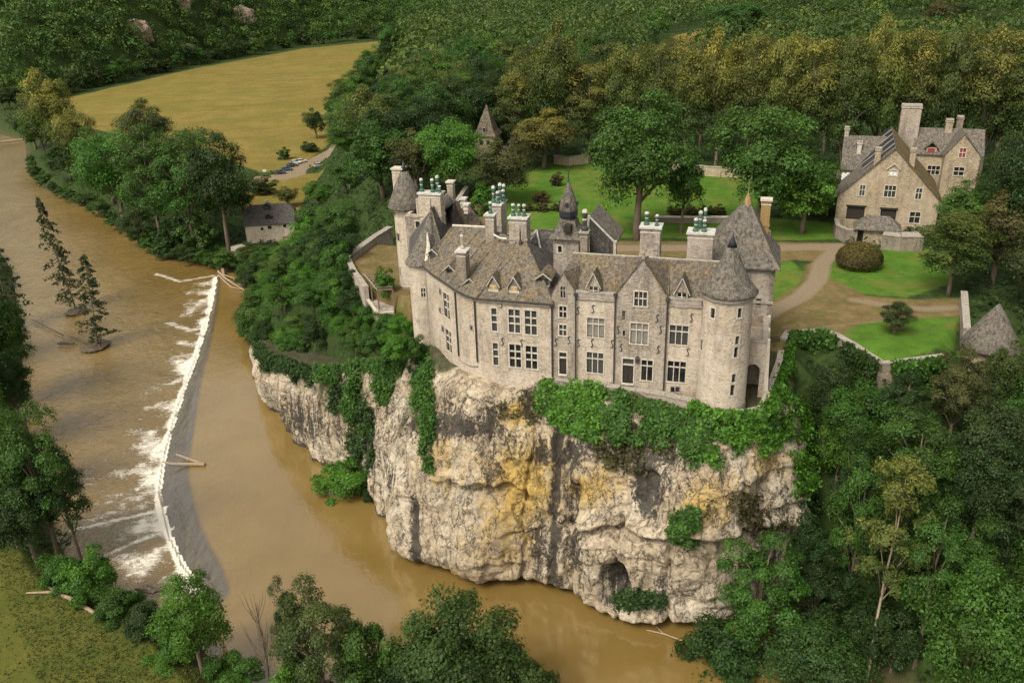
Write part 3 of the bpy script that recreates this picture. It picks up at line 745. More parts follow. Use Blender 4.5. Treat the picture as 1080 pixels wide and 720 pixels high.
bul = 2.4 * np.sin(np.pi * np.clip(H2, 0, 1)) ** 0.8
dsp = bul + 2.0 * fbm(X / 9, Y_ / 9, Z_ / 16, 3, 61) + 0.5 * fbm(X / 3.2, Y_ / 3.2, Z_ / 8.5, 4, 71)
rdg = 1 - np.abs(fbm(X / 2.2, Y_ / 2.2, Z_ / 7, 3, 81)); dsp += 0.6 * (rdg - 0.6)
dsp += 0.24 * fbm(X / 0.8, Y_ / 0.8, Z_ / 0.8, 3, 86)
zb = Z_ + 1.3 * fbm(X / 7, Y_ / 7, 0, 3, 91)
stp = (zb / 4.6) % 1.0; dsp += 0.38 * (sstep(0.0, 0.12, stp) - stp) * sstep(-0.2, 0.5, fbm(X / 6, Y_ / 6, Z_ / 6, 2, 97) + 0.2) * sstep(8, 13, tt)
dsp -= 2.3 * np.exp(-((Z_ - 0.1) / 0.9) ** 2) * sstep(8, 11, tt)             # wave-cut notch at the water
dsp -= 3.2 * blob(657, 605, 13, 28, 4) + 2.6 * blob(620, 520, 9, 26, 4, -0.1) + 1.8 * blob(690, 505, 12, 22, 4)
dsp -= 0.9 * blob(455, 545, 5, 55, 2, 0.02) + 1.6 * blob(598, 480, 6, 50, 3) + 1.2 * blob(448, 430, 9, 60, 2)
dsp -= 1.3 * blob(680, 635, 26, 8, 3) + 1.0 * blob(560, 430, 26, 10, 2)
dsp += 1.8 * blob(640, 560, 30, 60) + 1.6 * blob(745, 500, 45, 45) + 1.5 * blob(500, 560, 35, 40) + 2.0 * blob(690, 640, 50, 12)
ldg = np.interp(PX, [470, 547, 575, 599, 640, 687, 720, 765, 830], [494, 497, 512, 533, 538, 541, 540, 547, 545])   # the long ledge across the face
dl = PY - ldg + 4 * fbm(X / 2, Y_ / 2, Z_ / 2, 2, 98)
on = sstep(470, 500, PX) * (1 - sstep(815, 840, PX))
dsp += on * (0.9 * np.exp(-((dl + 6) / 6) ** 2) - 1.0 * np.exp(-((dl - 5) / 4) ** 2))
for jx, ja in ((522, .5), (560, .7), (612, .9), (668, .8), (712, .9), (770, .7), (486, .5)):           # upright joints
    dsp -= ja * np.exp(-((PX - jx + 0.06 * (PY - 520) + 5 * fbm(Z_ / 5, jx * 1.0, 0, 3, 99)) / 2.4) ** 2) * sstep(430, 460, PY)
dsp *= endf * (1 - sstep(0.93, 1.0, H2) * 0.75)
S1 = S0.copy(); S1[..., 0] += nr[:, None, 0] * dsp; S1[..., 1] += nr[:, None, 1] * dsp
# a cap that runs back over the rim
caps = []
for k, (inn, dz) in enumerate([(1.0, 0.05), (2.5, 0.1), (5.0, 0.15), (8.0, 0.15)]):
    c = S1[:, -1:, :].copy(); c[..., 0] -= nr[:, None, 0] * inn; c[..., 1] -= nr[:, None, 1] * inn
    c[..., 2] += dz + 0.25 * fbm(c[..., 0] / 2, c[..., 1] / 2, 0, 2, 95) - (0.8 * inn / 8) * (1 - sstep(4, 8, tt[:, -1:])) 
    caps.append(c)
S1 = np.concatenate([S1] + caps, 1)
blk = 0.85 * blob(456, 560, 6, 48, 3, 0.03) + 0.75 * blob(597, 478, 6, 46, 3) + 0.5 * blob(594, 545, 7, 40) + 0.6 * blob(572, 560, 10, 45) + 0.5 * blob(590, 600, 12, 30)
blk += 0.52 * blob(645, 462, 100, 15, 3) + 0.3 * blob(480, 430, 40, 30) + 0.35 * blob(620, 560, 25, 30) + 0.3 * blob(720, 600, 40, 20) + 0.3 * blob(530, 470, 15, 40) + 0.6 * blob(690, 490, 22, 30) + 0.5 * blob(620, 510, 10, 35, 3) + 0.8 * blob(657, 605, 13, 28, 4) + 0.6 * blob(500, 440, 40, 10) + 0.5 * blob(575, 420, 22, 16)  # cave and recess rock blackened too: their shade is put into the colour
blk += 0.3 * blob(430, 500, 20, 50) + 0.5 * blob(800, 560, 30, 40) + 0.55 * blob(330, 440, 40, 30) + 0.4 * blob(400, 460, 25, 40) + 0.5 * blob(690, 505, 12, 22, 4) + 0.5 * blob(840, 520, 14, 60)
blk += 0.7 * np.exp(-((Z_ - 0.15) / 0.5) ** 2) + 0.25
och = 0.75 * blob(560, 490, 45, 45) + 0.6 * blob(545, 430, 20, 12) + 0.6 * blob(640, 500, 28, 26) + 0.6 * blob(740, 505, 28, 30) + 0.35 * blob(540, 560, 60, 40) + 0.5 * blob(800, 480, 25, 30) + 0.45 * blob(480, 470, 20, 40) + 0.5 * blob(470, 590, 30, 8) + 0.15
veg = 1.1 * sstep(0.93, 1.0, H2) + 0.5 * blob(380, 420, 40, 30) + 0.55 * blob(445, 440, 10, 70) + 0.5 * (1 - sstep(3, 7, tt)) * sstep(0.5, 0.9, H2) + 0.5 * blob(700, 455, 110, 14) + 0.7 * sstep(23.0, 24.0, tt)
bare = 1 - sstep(9.0, 9.6, tt) * (1 - sstep(13.6, 14.4, tt)) * 0.75         # under the west wing the rim stays bare rock
veg = veg * np.where(H2 > 0.9, bare, 1)
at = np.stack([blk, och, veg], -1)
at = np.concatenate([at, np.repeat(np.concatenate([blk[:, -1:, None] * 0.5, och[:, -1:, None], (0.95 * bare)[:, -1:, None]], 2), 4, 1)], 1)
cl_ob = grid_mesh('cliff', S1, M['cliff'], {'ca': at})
tag(cl_ob, kind='structure')
CLP, CLN = S1[:, :NH], nr

# ------------------------------------------------------------------ the castle, in its own frame (u along the front, v into depth)
_o = P(583, 394.5, 27)
K = Frame(_o[0], _o[1], R(-16.5))
castle = empty('castle', (_o[0], _o[1], 27), R(-16.5), 'grey stone castle with steep slate roofs and round towers standing on the cliff edge', 'castle')
ZO = 27.0

def window(root, mp, s0, s1, z0, z1, cols=2, rows=(0.5,), zoff=ZO, frame='trim', glass='glass', sur=0.13, bar=0.10, dep=0.24, name='window', label=None):
    b = MB()
    b.mbox(mp, s0 - sur, s1 + sur, z1, z1 + sur * 1.2, -0.05, dep); b.mbox(mp, s0 - sur - .04, s1 + sur + .04, z0 - sur * 1.1, z0, -0.09, dep)
    b.mbox(mp, s0 - sur, s0, z0, z1, -0.045, dep); b.mbox(mp, s1, s1 + sur, z0, z1, -0.045, dep)
    for i in range(1, cols):
        s = s0 + (s1 - s0) * i / cols
        b.mbox(mp, s - bar / 2, s + bar / 2, z0, z1, 0.03, dep - .03)
    for r in rows:
        z = z0 + (z1 - z0) * r
        b.mbox(mp, s0, s1, z - bar / 2, z + bar / 2, 0.035, dep - .035)
    o = b.build(name, M[frame], root, zoff)
    if label: o['label'] = label
    p = MB(); p.quad(mp(s0, z0, dep - .06), mp(s1, z0, dep - .06), mp(s1, z1, dep - .06), mp(s0, z1, dep - .06))
    for i in range(cols):                                # glazing bars behind
        a, c = s0 + (s1 - s0) * i / cols, s0 + (s1 - s0) * (i + 1) / cols
    p.build('glass', M[glass], o, zoff)
    return o

def door(root, mp, s0, s1, z0, z1, zoff=ZO, fr='trim'):
    b = MB(); zt = z0 + (z1 - z0) * 0.72
    b.mbox(mp, s0 - .14, s0, z0, z1, -.05, .3); b.mbox(mp, s1, s1 + .14, z0, z1, -.05, .3); b.mbox(mp, s0 - .14, s1 + .14, z1, z1 + .18, -.06, .3)
    b.mbox(mp, s0, s1, zt, zt + .14, .02, .28); b.mbox(mp, s0 - .1, s1 + .1, z0 - .14, z0, -.3, .3)
    o = b.build('door', M[fr], root, zoff)
    l = MB()
    n = 1 if s1 - s0 < 1.1 else 2
    for i in range(n):
        a, c = s0 + (s1 - s0) * i / n + .02, s0 + (s1 - s0) * (i + 1) / n - .02
        l.mbox(mp, a, c, z0, zt, .16, .22); l.mbox(mp, a + .1, c - .1, z0 + .15, z0 + (zt - z0) * .4, .13, .16)
    l.build('door_leaf', M['darkwood'], o, zoff)
    t = MB(); t.quad(mp(s0, zt + .14, .2), mp(s1, zt + .14, .2), mp(s1, z1, .2), mp(s0, z1, .2)); t.build('fanlight', M['glass'], o, zoff)
    return o

def flat_wall(root, name, mp, outline, holes, mat, zoff=ZO, rev=0.32, parent_name=None):
    loops = [[Vector((s, z, 0)) for s, z in outline]] + [[Vector(q) for q in ((a, c, 0), (a, d, 0), (b, d, 0), (b, c, 0))] for a, b, c, d in holes]
    tri = tessellate_polygon(loops); fl = [v for l in loops for v in l]
    b = MB(); b.add([mp(v.x, v.y, 0) for v in fl], [tuple(t) for t in tri])
    for a, e, c, d in holes:
        for (p, q) in (((a, c), (e, c)), ((e, c), (e, d)), ((e, d), (a, d)), ((a, d), (a, c))):
            b.quad(mp(*p, 0), mp(*q, 0), mp(*q, rev), mp(*p, rev))
    n = len(outline)                                      # wall thickness at the outer edges
    for i in range(n):
        p, q = outline[i], outline[(i + 1) % n]
        b.quad(mp(*p, 0), mp(*q, 0), mp(*q, 0.5), mp(*p, 0.5))
    return b.build(name, mat, root, zoff)

def curved_wall(root, name, mp, s0, s1, z0, z1, holes, mat, ds=0.4, zoff=ZO, rev=0.3):
    S = set(np.round(np.linspace(s0, s1, max(2, int((s1 - s0) / ds) + 1)), 4)); Zs = {z0, z1} | set(np.round(np.linspace(z0, z1, 5), 4))
    for a, e, c, d in holes: S |= {round(a, 4), round(e, 4)}; Zs |= {c, d}
    S, Zs = sorted(S), sorted(Zs); b = MB()
    for a, e in zip(S[:-1], S[1:]):
        for c, d in zip(Zs[:-1], Zs[1:]):
            m, k = (a + e) / 2, (c + d) / 2
            if any(h[0] < m < h[1] and h[2] < k < h[3] for h in holes): continue
            b.quad(mp(a, c, 0), mp(e, c, 0), mp(e, d, 0), mp(a, d, 0))
    for a, e, c, d in holes:
        for (p, q) in (((a, c), (e, c)), ((e, c), (e, d)), ((e, d), (a, d)), ((a, d), (a, c))):
            b.quad(mp(*p, 0), mp(*q, 0), mp(*q, rev), mp(*p, rev))
    return b.build(name, mat, root, zoff)

def flat(v0): return lambda s, z, d: (s, v0 + d, z)
def cylmap(cu, cv, r, r2=None, za=0, zb=1):
    def f(s, z, d):
        q = r if r2 is None else r + (r2 - r) * min(max((z - za) / (zb - za), 0), 1)
        a = s / r; q -= d
        return (cu + q * math.sin(a), cv - q * math.cos(a), z)
    return f
def polymap(pts):
    pts = [np.array(p, float) for p in pts]; L = [0]
    for a, b in zip(pts[:-1], pts[1:]): L.append(L[-1] + np.hypot(*(b - a)))
    def f(s, z, d):
        i = max(0, min(len(pts) - 2, int(np.searchsorted(L, s) - 1)))
        a, b = pts[i], pts[i + 1]; t = (b - a) / (L[i + 1] - L[i]); p = a + t * (s - L[i])
        nv = np.array([-t[1], t[0]])
        return (p[0] + nv[0] * d, p[1] + nv[1] * d, z)
    return f, L[-1]
def rect(fn, x0, y0, x1, y1):
    """window rectangle measured in the photo -> (s0, s1, z0, z1) on the wall given by fn"""
    xm, ym = (x0 + x1) / 2, (y0 + y1) / 2
    a, b = fn(x0, ym)[0], fn(x1, ym)[0]
    return (min(a, b), max(a, b), fn(xm, y1)[1], fn(xm, y0)[1])

F0 = lambda x, y: K.pl(x, y, 0.0)
sw, so_ = 1 / 4.5, (580, 270)
def R2(x0, y0, x1, y1, ox=580, oy=270): return rect(F0, ox + x0 / 4.5, oy + y0 / 4.5, ox + x1 / 4.5, oy + y1 / 4.5)

# --- narrow gabled stair bay
mpN = flat(-0.14)
wN = [R2(52, 142, 74, 195), R2(46, 236, 80, 288), R2(46, 324, 80, 374)]
dN = R2(46, 455, 80, 556)
flat_wall(castle, 'stair_bay_wall', mpN, [(0.0, 22), (2.78, 22), (2.78, 37.7), (1.4, 40.0), (0.0, 37.3)], wN + [dN], M['stone_grey'])
window(castle, mpN, *wN[0], 2, (0.62,), frame='trimgrey'); window(castle, mpN, *wN[1], 2, (0.5,)); window(castle, mpN, *wN[2], 2, (0.5,)); door(castle, mpN, *dN)
# --- bay with the first dormer
mpB = flat(0.0)
w1 = [R2(177, 294, 258, 384), R2(175, 458, 253, 553)]
flat_wall(castle, 'bay_wall', mpB, [(2.78, 22), (7.55, 22), (7.55, 37.2), (2.78, 37.2)], w1, M['stone_pale'])
window(castle, mpB, *w1[0], 3, (0.66,), glass='blind'); window(castle, mpB, *w1[1], 3, (0.68,))
# --- big gable
mpG = flat(-0.16)
wG = [R2(402, 167, 461, 234), R2(383, 317, 466, 413), R2(435, 491, 487, 586), R2(346, 350, 359, 374)]
dG = R2(346, 484, 397, 599)
niche = R2(344, 256, 358, 288)
flat_wall(castle, 'gable_wall', mpG, [(7.55, 22), (13.15, 22), (13.15, 38.0), (10.38, 42.15), (7.55, 38.0)], wG + [dG, niche], M['stone_grey'])
window(castle, mpG, *wG[0], 3, (0.5,)); window(castle, mpG, *wG[1], 3, (0.66,), glass='blind'); window(castle, mpG, *wG[2], 2, (0.7,)); window(castle, mpG, *wG[3], 1, (), frame='trimgrey'); door(castle, mpG, *dG)
b = MB(); b.mbox(mpG, niche[0], niche[1], niche[2], niche[3], .28, .4); b.build('niche', M['stone_dark'], castle, ZO)
s, z = F0(672.5, 379); b = MB(); b.box(s - .18, s + .18, -.5, -.17, z - .25, z + .3); b.lathe((s, -.33), [(.3, z + .3), (.1, z + .55), (.02, z + .65)], 8); b.build('wall_lantern', M['iron'], castle, ZO)
# --- bay with the second dormer
w2 = [R2(568, 329, 655, 419), R2(558, 499, 643, 596)]
bs = R2(574, 620, 591, 644); bs2 = R2(597, 620, 615, 644)
flat_wall(castle, 'bay_wall', mpB, [(13.15, 22), (17.6, 22), (17.6, 37.2), (13.15, 37.2)], w2 + [bs, bs2], M['stone_pale'])
window(castle, mpB, *w2[0], 3, (0.66,)); window(castle, mpB, *w2[1], 3, (0.7,)); window(castle, mpB, *bs, 1, (), frame='trimgrey'); window(castle, mpB, *bs2, 1, (), frame='trimgrey')
for a, c in ((2.8, 7.53), (13.17, 17.4)):                # parapets with coping and string course
    b = MB(); b.box(a, c, -.14, .3, 37.2, 37.75); b.box(a, c, -.2, .36, 37.75, 37.92); b.box(a, c, -.2, -.003, 36.98, 37.15); b.build('parapet', M['trimgrey'], castle, ZO)
# gable copings
def coping(name, pts, v0, v1, h, mat):
    b = MB()
    for (a, za), (c, zc) in zip(pts[:-1], pts[1:]): b.hexa([(a, v0, za), (c, v0, zc), (c, v1, zc), (a, v1, za), (a, v0, za + h), (c, v0, zc + h), (c, v1, zc + h), (a, v1, za + h)])
    return b.build(name, mat, castle, ZO)
coping('gable_coping', [(7.4, 37.85), (10.38, 42.2), (13.3, 37.85)], -.26, .32, .18, M['roof'])
coping('gable_coping', [(-.08, 37.25), (1.4, 40.03), (2.88, 37.65)], -.22, .3, .16, M['roof'])
b = MB(); b.lathe((10.38, 0.0), [(.2, 42.2), (.12, 42.7), (.22, 42.9), (.02, 43.3)], 8); b.build('finial', M['trimgrey'], castle, ZO)
# drainpipes
def pipe(root, pts, r=0.10, mat='iron', name='drainpipe'):
    b = MB(); b.tube(pts, r, 6); a = Vector(pts[0]); b.box(a.x - .2, a.x + .2, a.y - .2, a.y + .12, a.z, a.z + .35)
    return b.build(name, M[mat], root, ZO)
for u, zt, zb_ in ((2.86, 37.4, 27.0), (7.42, 37.7, 26.9), (13.28, 37.6, 26.3), (0.02, 35.9, 26.8), (17.15, 37.4, 26)):
    pipe(castle, [(u, -.32, zt), (u, -.32, zb_)])
# S-shaped wall anchors
def anchor(fn, v, x, y, mp=None, up=1):
    s, z = fn(x, y); b = MB()
    pts = [(math.cos(a) * .16 * (1 if a < 0 else -1) , a * .16) for a in np.linspace(-2.6, 2.6, 9)]
    pts = [(-.25, -.5), (-.02, -.55), (.12, -.3), (0, 0), (-.12, .3), (.02, .55), (.25, .5)]
    q = [(s + p * 0.8, v - .06, z + h * 0.85) if mp is None else mp(s + p * .8, z + h * .85, -.05) for p, h in pts]
    b.tube(q, .06, 4); b.build('wall_anchor', M['iron'], castle, ZO)
for x, y, vv in ((205, 250, 0), (135, 258, 0), (200, 412, 0), (136, 412, 0), (510, 292, -.16), (340, 430, -.16), (515, 440, -.16), (672, 292, 0), (655, 455, 0), (557, 285, 0), (325, 345, -.16), (527, 345, -.16), (30, 405, -.14), (92, 395, -.14), (295, 415, 0), (350, 275, -.16)):
    anchor(F0, vv, 580 + x / 4.5, 270 + y / 4.5)

# --- west wing: front, curved flank
CV = [(-9.0, 0.0), (-10.2, .45), (-11.4, 1.4), (-12.6, 2.5), (-13.9, 3.8), (-15.1, 5.0), (-16.3, 6.2), (-17.5, 7.4), (-18.6, 8.7), (-19.6, 10.2)]
def R1(x0, y0, x1, y1): return R2(x0, y0, x1, y1, 440, 270)
wW = [R1(354, 248, 378, 354), R1(435, 253, 488, 362), R1(512, 259, 567, 371), R1(361, 412, 384, 515), R1(439, 419, 492, 525), R1(516, 427, 569, 533)]
flat_wall(castle, 'wing_wall', mpB, [(-9.0, 19), (0, 19), (0, 36.15), (-9.0, 36.15)], wW, M['stone_pale'])
for i, w in enumerate(wW): window(castle, mpB, *w, 1 if i in (0, 3) else 2, (0.37, 0.68), sur=.15, bar=.15)
mpC, LC = polymap(CV[::-1])
Fc = lambda x, y: K.poly(x, y, CV[::-1])
def R3(x0, y0, x1, y1): return rect(Fc, 440 + x0 / 4.5, 270 + y0 / 4.5, 440 + x1 / 4.5, 270 + y1 / 4.5)
wC = [R3(127, 180, 153, 288), R3(138, 354, 163, 447), R3(105, 157, 113, 180), R3(105, 246, 112, 265), R3(118, 334, 127, 357), R3(252, 332, 263, 350), R3(82, 427, 94, 453), R3(152, 502, 165, 530)]
curved_wall(castle, 'curved_wing_wall', mpC, 0, LC, 17, 36.15, wC, M['stone_pale'])
for i, w in enumerate(wC): window(castle, mpC, *w, 2 if i in (0, 1, 7) else 1, (0.36, 0.68) if i < 2 else (), frame='trim' if i < 2 else 'trimgrey', sur=.12)
for xs in ((184, 180, 198, 470), (274, 205, 290, 500)):
    (a, za), (c, zc) = Fc(440 + xs[0] / 4.5, 270 + xs[1] / 4.5), Fc(440 + xs[2] / 4.5, 270 + xs[3] / 4.5)
    c = a
    pipe(castle, [mpC(a, 35.9, -.15), mpC(c, zc, -.15)], .11)
(a, za), (c, zc) = Fc(440 + 190 / 4.5, 270 + 475 / 4.5), Fc(440 + 290 / 4.5, 270 + 520 / 4.5)
b = MB(); b.tube([mpC(a + (c - a) * k / 6, za + (zc - za) * k / 6 - .2 * math.sin(k / 6 * 3.1), -.1) for k in range(7)], .12, 5); b.build('string_course', M['trimgrey'], castle, ZO)
for x, y in ((400, 228), (405, 405), (495, 412)): anchor(F0, 0, 440 + x / 4.5, 270 + y / 4.5)
# cornice under the wing roof
b = MB(); b.box(-9.0, 0.1, -.28, -.003, 35.75, 36.1)
for i in range(40): b.mbox(mpC, LC * i / 40, LC * (i + 1) / 40, 35.75, 36.1, -.25, -.003)
b.build('cornice', M['trimgrey'], castle, ZO)
b = MB(); b.tube([mpC(LC * i / 30, 36.2, -.42) for i in range(31)] + [(0.1, -.42, 36.2)], .11, 6); b.build('gutter', M['iron'], castle, ZO)

# --- roofs
def roofpart(name, polys, mat, t=0.2):
    b = MB()
    for p in polys: b.slab(p, t)
    return b.build(name, mat, castle, ZO)
RZ = 41.0
roofpart('main_roof', [[(2.2, .1, 37.35), (17.8, .1, 37.35), (18.6, 4.2, RZ), (1.6, 4.2, RZ)], [(1.6, 4.2, RZ), (18.6, 4.2, RZ), (18.6, 8.6, 37.2), (1.6, 8.6, 37.2)]], M['roof'])
b = MB(); b.tube([(1.6, 4.2, RZ), (18.4, 4.2, RZ)], .14, 6); b.build('ridge', M['trimgrey'], castle, ZO)
roofpart('gable_roof', [[(7.4, .2, 37.95), (10.38, .2, 42.15), (10.38, 4.3, 41.15), (7.9, 4.0, 40.9), (7.4, .5, 37.9)], [(10.38, .2, 42.15), (13.3, .2, 37.95), (13.3, .5, 37.9), (12.9, 4.0, 40.9), (10.38, 4.3, 41.15)]], M['roof'])
roofpart('stair_bay_roof', [[(-.1, .1, 37.3), (1.4, .1, 40.02), (1.4, 3.4, 40.3), (-.1, 3.4, 37.6)], [(1.4, .1, 40.02), (2.9, .1, 37.6), (2.9, 3.4, 40.0), (1.4, 3.4, 40.3)]], M['roof'])
# wing hip and the long curved roof
APX = (-4.7, 6.1, 41.4)
RDG = [APX, (-7.0, 8.0, 41.35), (-9.4, 10.0, 41.25), (-11.8, 11.9, 41.15), (-14.0, 12.1, 41.1), (-16.1, 12.2, 41.0)]
def off(p, k=0.45):                                       # eave overhang
    return p
EV = [mpC(LC * (1 - f), 36.2, -.45) for f in np.linspace(0, 1, 21)]
polys = [[(0.3, -.45, 36.25), APX, (-9.0, -.45, 36.2)]]
def rd(f):
    L = np.array(RDG); k = f * (len(L) - 1); i = min(int(k), len(L) - 2); return tuple(L[i] + (L[i + 1] - L[i]) * (k - i))
roofpart('wing_hip_roof', [[(0.3, -.45, 36.25), APX, (-9.0, -.45, 36.2)]], M['roof'])
b = MB()
for i in range(20): b.slab([EV[i], rd(i / 20), rd((i + 1) / 20), EV[i + 1]], .2)
b.build('curved_wing_roof', M['roof'], castle, ZO)
roofpart('wing_back_roof', [[(0.3, -.45, 36.25), (0.3, 14, 36.4), (-9, 16, 39.0), (-9.4, 10, 41.25), APX], [(-9.4, 10, 41.25), (-9, 16.5, 38.5), (-17.0, 17.5, 38.0), (-16.1, 12.2, 41.0), (-11.8, 11.9, 41.15)]], M['roof_dark'])
b = MB(); b.tube([(-11.6, 11.9, 41.2), (-16.2, 12.2, 41.1)], .18, 6); b.build('ridge', M['trim'], castle, ZO)
b = MB(); b.tube([(0.2, -.3, 36.4), tuple(Vector(APX) + Vector((0, 0, .1)))], .13, 5); b.build('hip_ridge', M['roof'], castle, ZO)
b = MB(); p_, q_ = K.pl(549, 253, 6.0), K.pl(558, 246, 6.6); b.tube([(p_[0], 5.9, p_[1] - .3), (p_[0], 5.9, p_[1] + 1.0)], .09, 5); b.lathe((p_[0], 5.9), [(.25, 41.2), (.1, 41.8), (.02, 43.6)], 8); b.build('finial', M['iron'], castle, ZO)

def dormer(x, y0, y1, v, w, gh, dep, mat='roof', wmat='amber', frame='white', zbase=None):
    """small gabled dormer; photo pixel of its window centre and top/bottom, front at depth v"""
    u, zt = K.pl(x, y0, v); u, zb2 = K.pl(x, y1, v)
    mp = flat(v); hw = w / 2
    b = MB()
    b.hexa([(u - hw, v, zb2 - .3), (u + hw, v, zb2 - .3), (u + hw, v + dep, zb2 - .3), (u - hw, v + dep, zb2 - .3), (u - hw, v, zt), (u + hw, v, zt), (u + hw, v + dep, zt), (u - hw, v + dep, zt)])
    b.add([(u - hw, v, zt), (u + hw, v, zt), (u, v, zt + gh), (u - hw, v + dep, zt), (u + hw, v + dep, zt), (u, v + dep, zt + gh)], [(0, 1, 2), (3, 5, 4)])
    o = b.build('dormer', M['stone_dark'] if frame == 'white' else M['stone_grey'], castle, ZO)
    r = MB(); e = .22
    r.slab([(u - hw - e, v - .2, zt - e * .9), (u, v - .2, zt + gh + .1), (u, v + dep, zt + gh + .1), (u - hw - e, v + dep, zt - e * .9)], .12)
    r.slab([(u, v - .2, zt + gh + .1), (u + hw + e, v - .2, zt - e * .9), (u + hw + e, v + dep, zt - e * .9), (u, v + dep, zt + gh + .1)], .12)
    r.build('dormer_roof', M[mat], o, ZO)
    c = MB()
    c.bar((u - hw - e, v - .22, zt - e), (u, v - .22, zt + gh + .05), .08); c.bar((u, v - .22, zt + gh + .05), (u + hw + e, v - .22, zt - e), .08)
    c.box(u - hw, u + hw, v - .12, v - .003, zb2 - .28, zb2 - .02)
    c.mbox(mp, u - .05, u + .05, zb2, zt, -.08, -.003); c.mbox(mp, u - hw * .62, u + hw * .62, (zb2 + zt) / 2 + .15, (zb2 + zt) / 2 + .25, -.075, -.003)
    c.build('dormer_trim', M['coping' if frame == 'white' else 'trim'], o, ZO)
    g_ = MB(); g_.box(u - hw * .66, u + hw * .66, v - .05, v - .002, zb2, zt); g_.build('dormer_window', M[wmat], o, ZO)
    return o
dormer(520.5, 300.5, 305, 0.55, 1.25, 1.15, 1.9, wmat='amber'); dormer(542.3, 302, 306.5, 0.55, 1.25, 1.15, 1.9, wmat='amber')
dormer(625.8, 302, 314, -.02, 1.35, 1.6, 2.2, frame='trim', wmat='glass'); dormer(718.6, 308.5, 321.5, -.02, 1.35, 1.7, 2.2, frame='trim', wmat='glass')
def shed_dormer(x0, x1, y0, y1, v, mat='roof_dark'):
    u0, z1 = K.pl(x0, y0, v); u1, z0 = K.pl(x1, y1, v); m = (u0 + u1) / 2
    b = MB(); b.add([(u0, v, z0 - .2), (u1, v, z0 - .2), (u1, v, z1), (m, v, z1 + .5), (u0, v, z1), (u0, v + 2.4, z0), (u1, v + 2.4, z0), (u1, v + 2.4, z1), (m, v + 2.4, z1 + .5), (u0, v + 2.4, z1)],
                    [(0, 1, 2, 3, 4), (0, 4, 9, 5), (1, 6, 7, 2)])
    o = b.build('dormer', M['stone_dark'], castle, ZO)
    r = MB(); r.slab([(u0 - .25, v - .3, z1 - .15), (m, v - .3, z1 + .6), (m, v + 2.6, z1 + .9), (u0 - .25, v + 2.6, z1 + .1)], .12); r.slab([(m, v - .3, z1 + .6), (u1 + .25, v - .3, z1 - .15), (u1 + .25, v + 2.6, z1 + .1), (m, v + 2.6, z1 + .9)], .12)
    r.build('dormer_roof', M['roof'], o, ZO)
    c = MB(); c.bar((u0 - .25, v - .32, z1 - .1), (m, v - .32, z1 + .65), .09); c.bar((m, v - .32, z1 + .65), (u1 + .25, v - .32, z1 - .1), .09); c.box(u0 + .1, u1 - .1, v - .15, v - .01, z0 - .25, z0); c.build('dormer_trim', M['coping'], o, ZO)
    w = MB(); w.box(u0 + .2, u1 - .2, v - .04, v - .002, z0, z1); w.build('dormer_window', M['glass'], o, ZO)
    return o
shed_dormer(491, 501, 298, 303.5, 2.3); shed_dormer(470, 479, 284, 291, 5.6); shed_dormer(452, 461, 267, 275, 9.6); shed_dormer(567, 580, 293, 301, 1.9)

# --- chimneys
def chimney(xl, xr, yt, yb, v, dv, pots, mat='stone_grey', cap='coping', potmat='copper', extra=2.5):
    u0, z1 = K.pl(xl, yt, v); u1, _ = K.pl(xr, yt, v); _, z0 = K.pl((xl + xr) / 2, yb, v)
    b = MB(); b.box(u0, u1, v, v + dv, z0 - extra, z1); b.box(u0 - .08, u1 + .08, v - .08, v + dv + .08, z0 - .1, z0 + .15)
    o = b.build('chimney', M[mat], castle, ZO)
    c = MB(); c.box(u0 - .16, u1 + .16, v - .16, v + dv + .16, z1 + .004, z1 + .22); c.box(u0 - .04, u1 + .04, v - .04, v + dv + .04, z1 - .5, z1 - .38); c.build('chimney_cap', M[cap], o, ZO)
    for fx, fv, h, w in pots:
        pu, pv = u0 + (u1 - u0) * fx, v + dv * fv; zz = z1 + .22; w = w * .8; h = h * .92
        h *= .86; w *= 1.15
        t = MB(); t.lathe((pu, pv), [(w * 1.35, zz), (w * 1.3, zz + .14 * h), (w * .75, zz + .24 * h), (w * .85, zz + .42 * h), (w * .62, zz + .47 * h), (w * .62, zz + .60 * h), (w * .95, zz + .66 * h), (w * .95, zz + .84 * h)], 8)
        p = t.build('chimney_pot', M[potmat], o, ZO)
        t = MB(); t.lathe((pu, pv), [(w * 1.0, zz + .845 * h), (w * 1.05, zz + .9 * h), (w * .7, zz + h)], 8)
        t.build('chimney_cowl', M['coping' if potmat == 'copper' else 'trim'], o, ZO)
        t = MB(); t.lathe((pu, pv), [(w * .80, zz + .50 * h), (w * .84, zz + .53 * h), (w * .80, zz + .57 * h)], 8)
        t.build('chimney_pot_band', M['coping' if potmat == 'copper' else 'trim'], o, ZO)
    return o
G4 = [(.2, .3, 2.2, .28), (.75, .3, 1.7, .26), (.35, .8, 2.9, .28), (.85, .8, 2.9, .28)]
chimney(511.5, 520.5, 228, 268, 8.6, 1.2, [(.5, .5, 1.9, .24)])
chimney(518, 528, 217, 238, 13.5, 2.6, [(.1, .3, 2.8, .28), (.6, .2, 2.0, .28), (.95, .6, 2.0, .26), (.45, .9, 2.8, .3), (.8, .95, 2.6, .28)])
chimney(536.5, 555, 231, 253, 6.6, 1.8, [(.18, .4, 1.9, .26), (.48, .5, 1.8, .2), (.8, .4, 1.9, .26)])
chimney(481, 490.5, 266.5, 304, 2.2, 1.5, [(.4, .7, 2.2, .22)], mat='stone_dark', potmat='stone_pale')
chimney(675.5, 696.5, 241, 270, 4.6, 1.8, [(.25, .5, 1.9, .28), (.78, .4, 1.65, .22)])
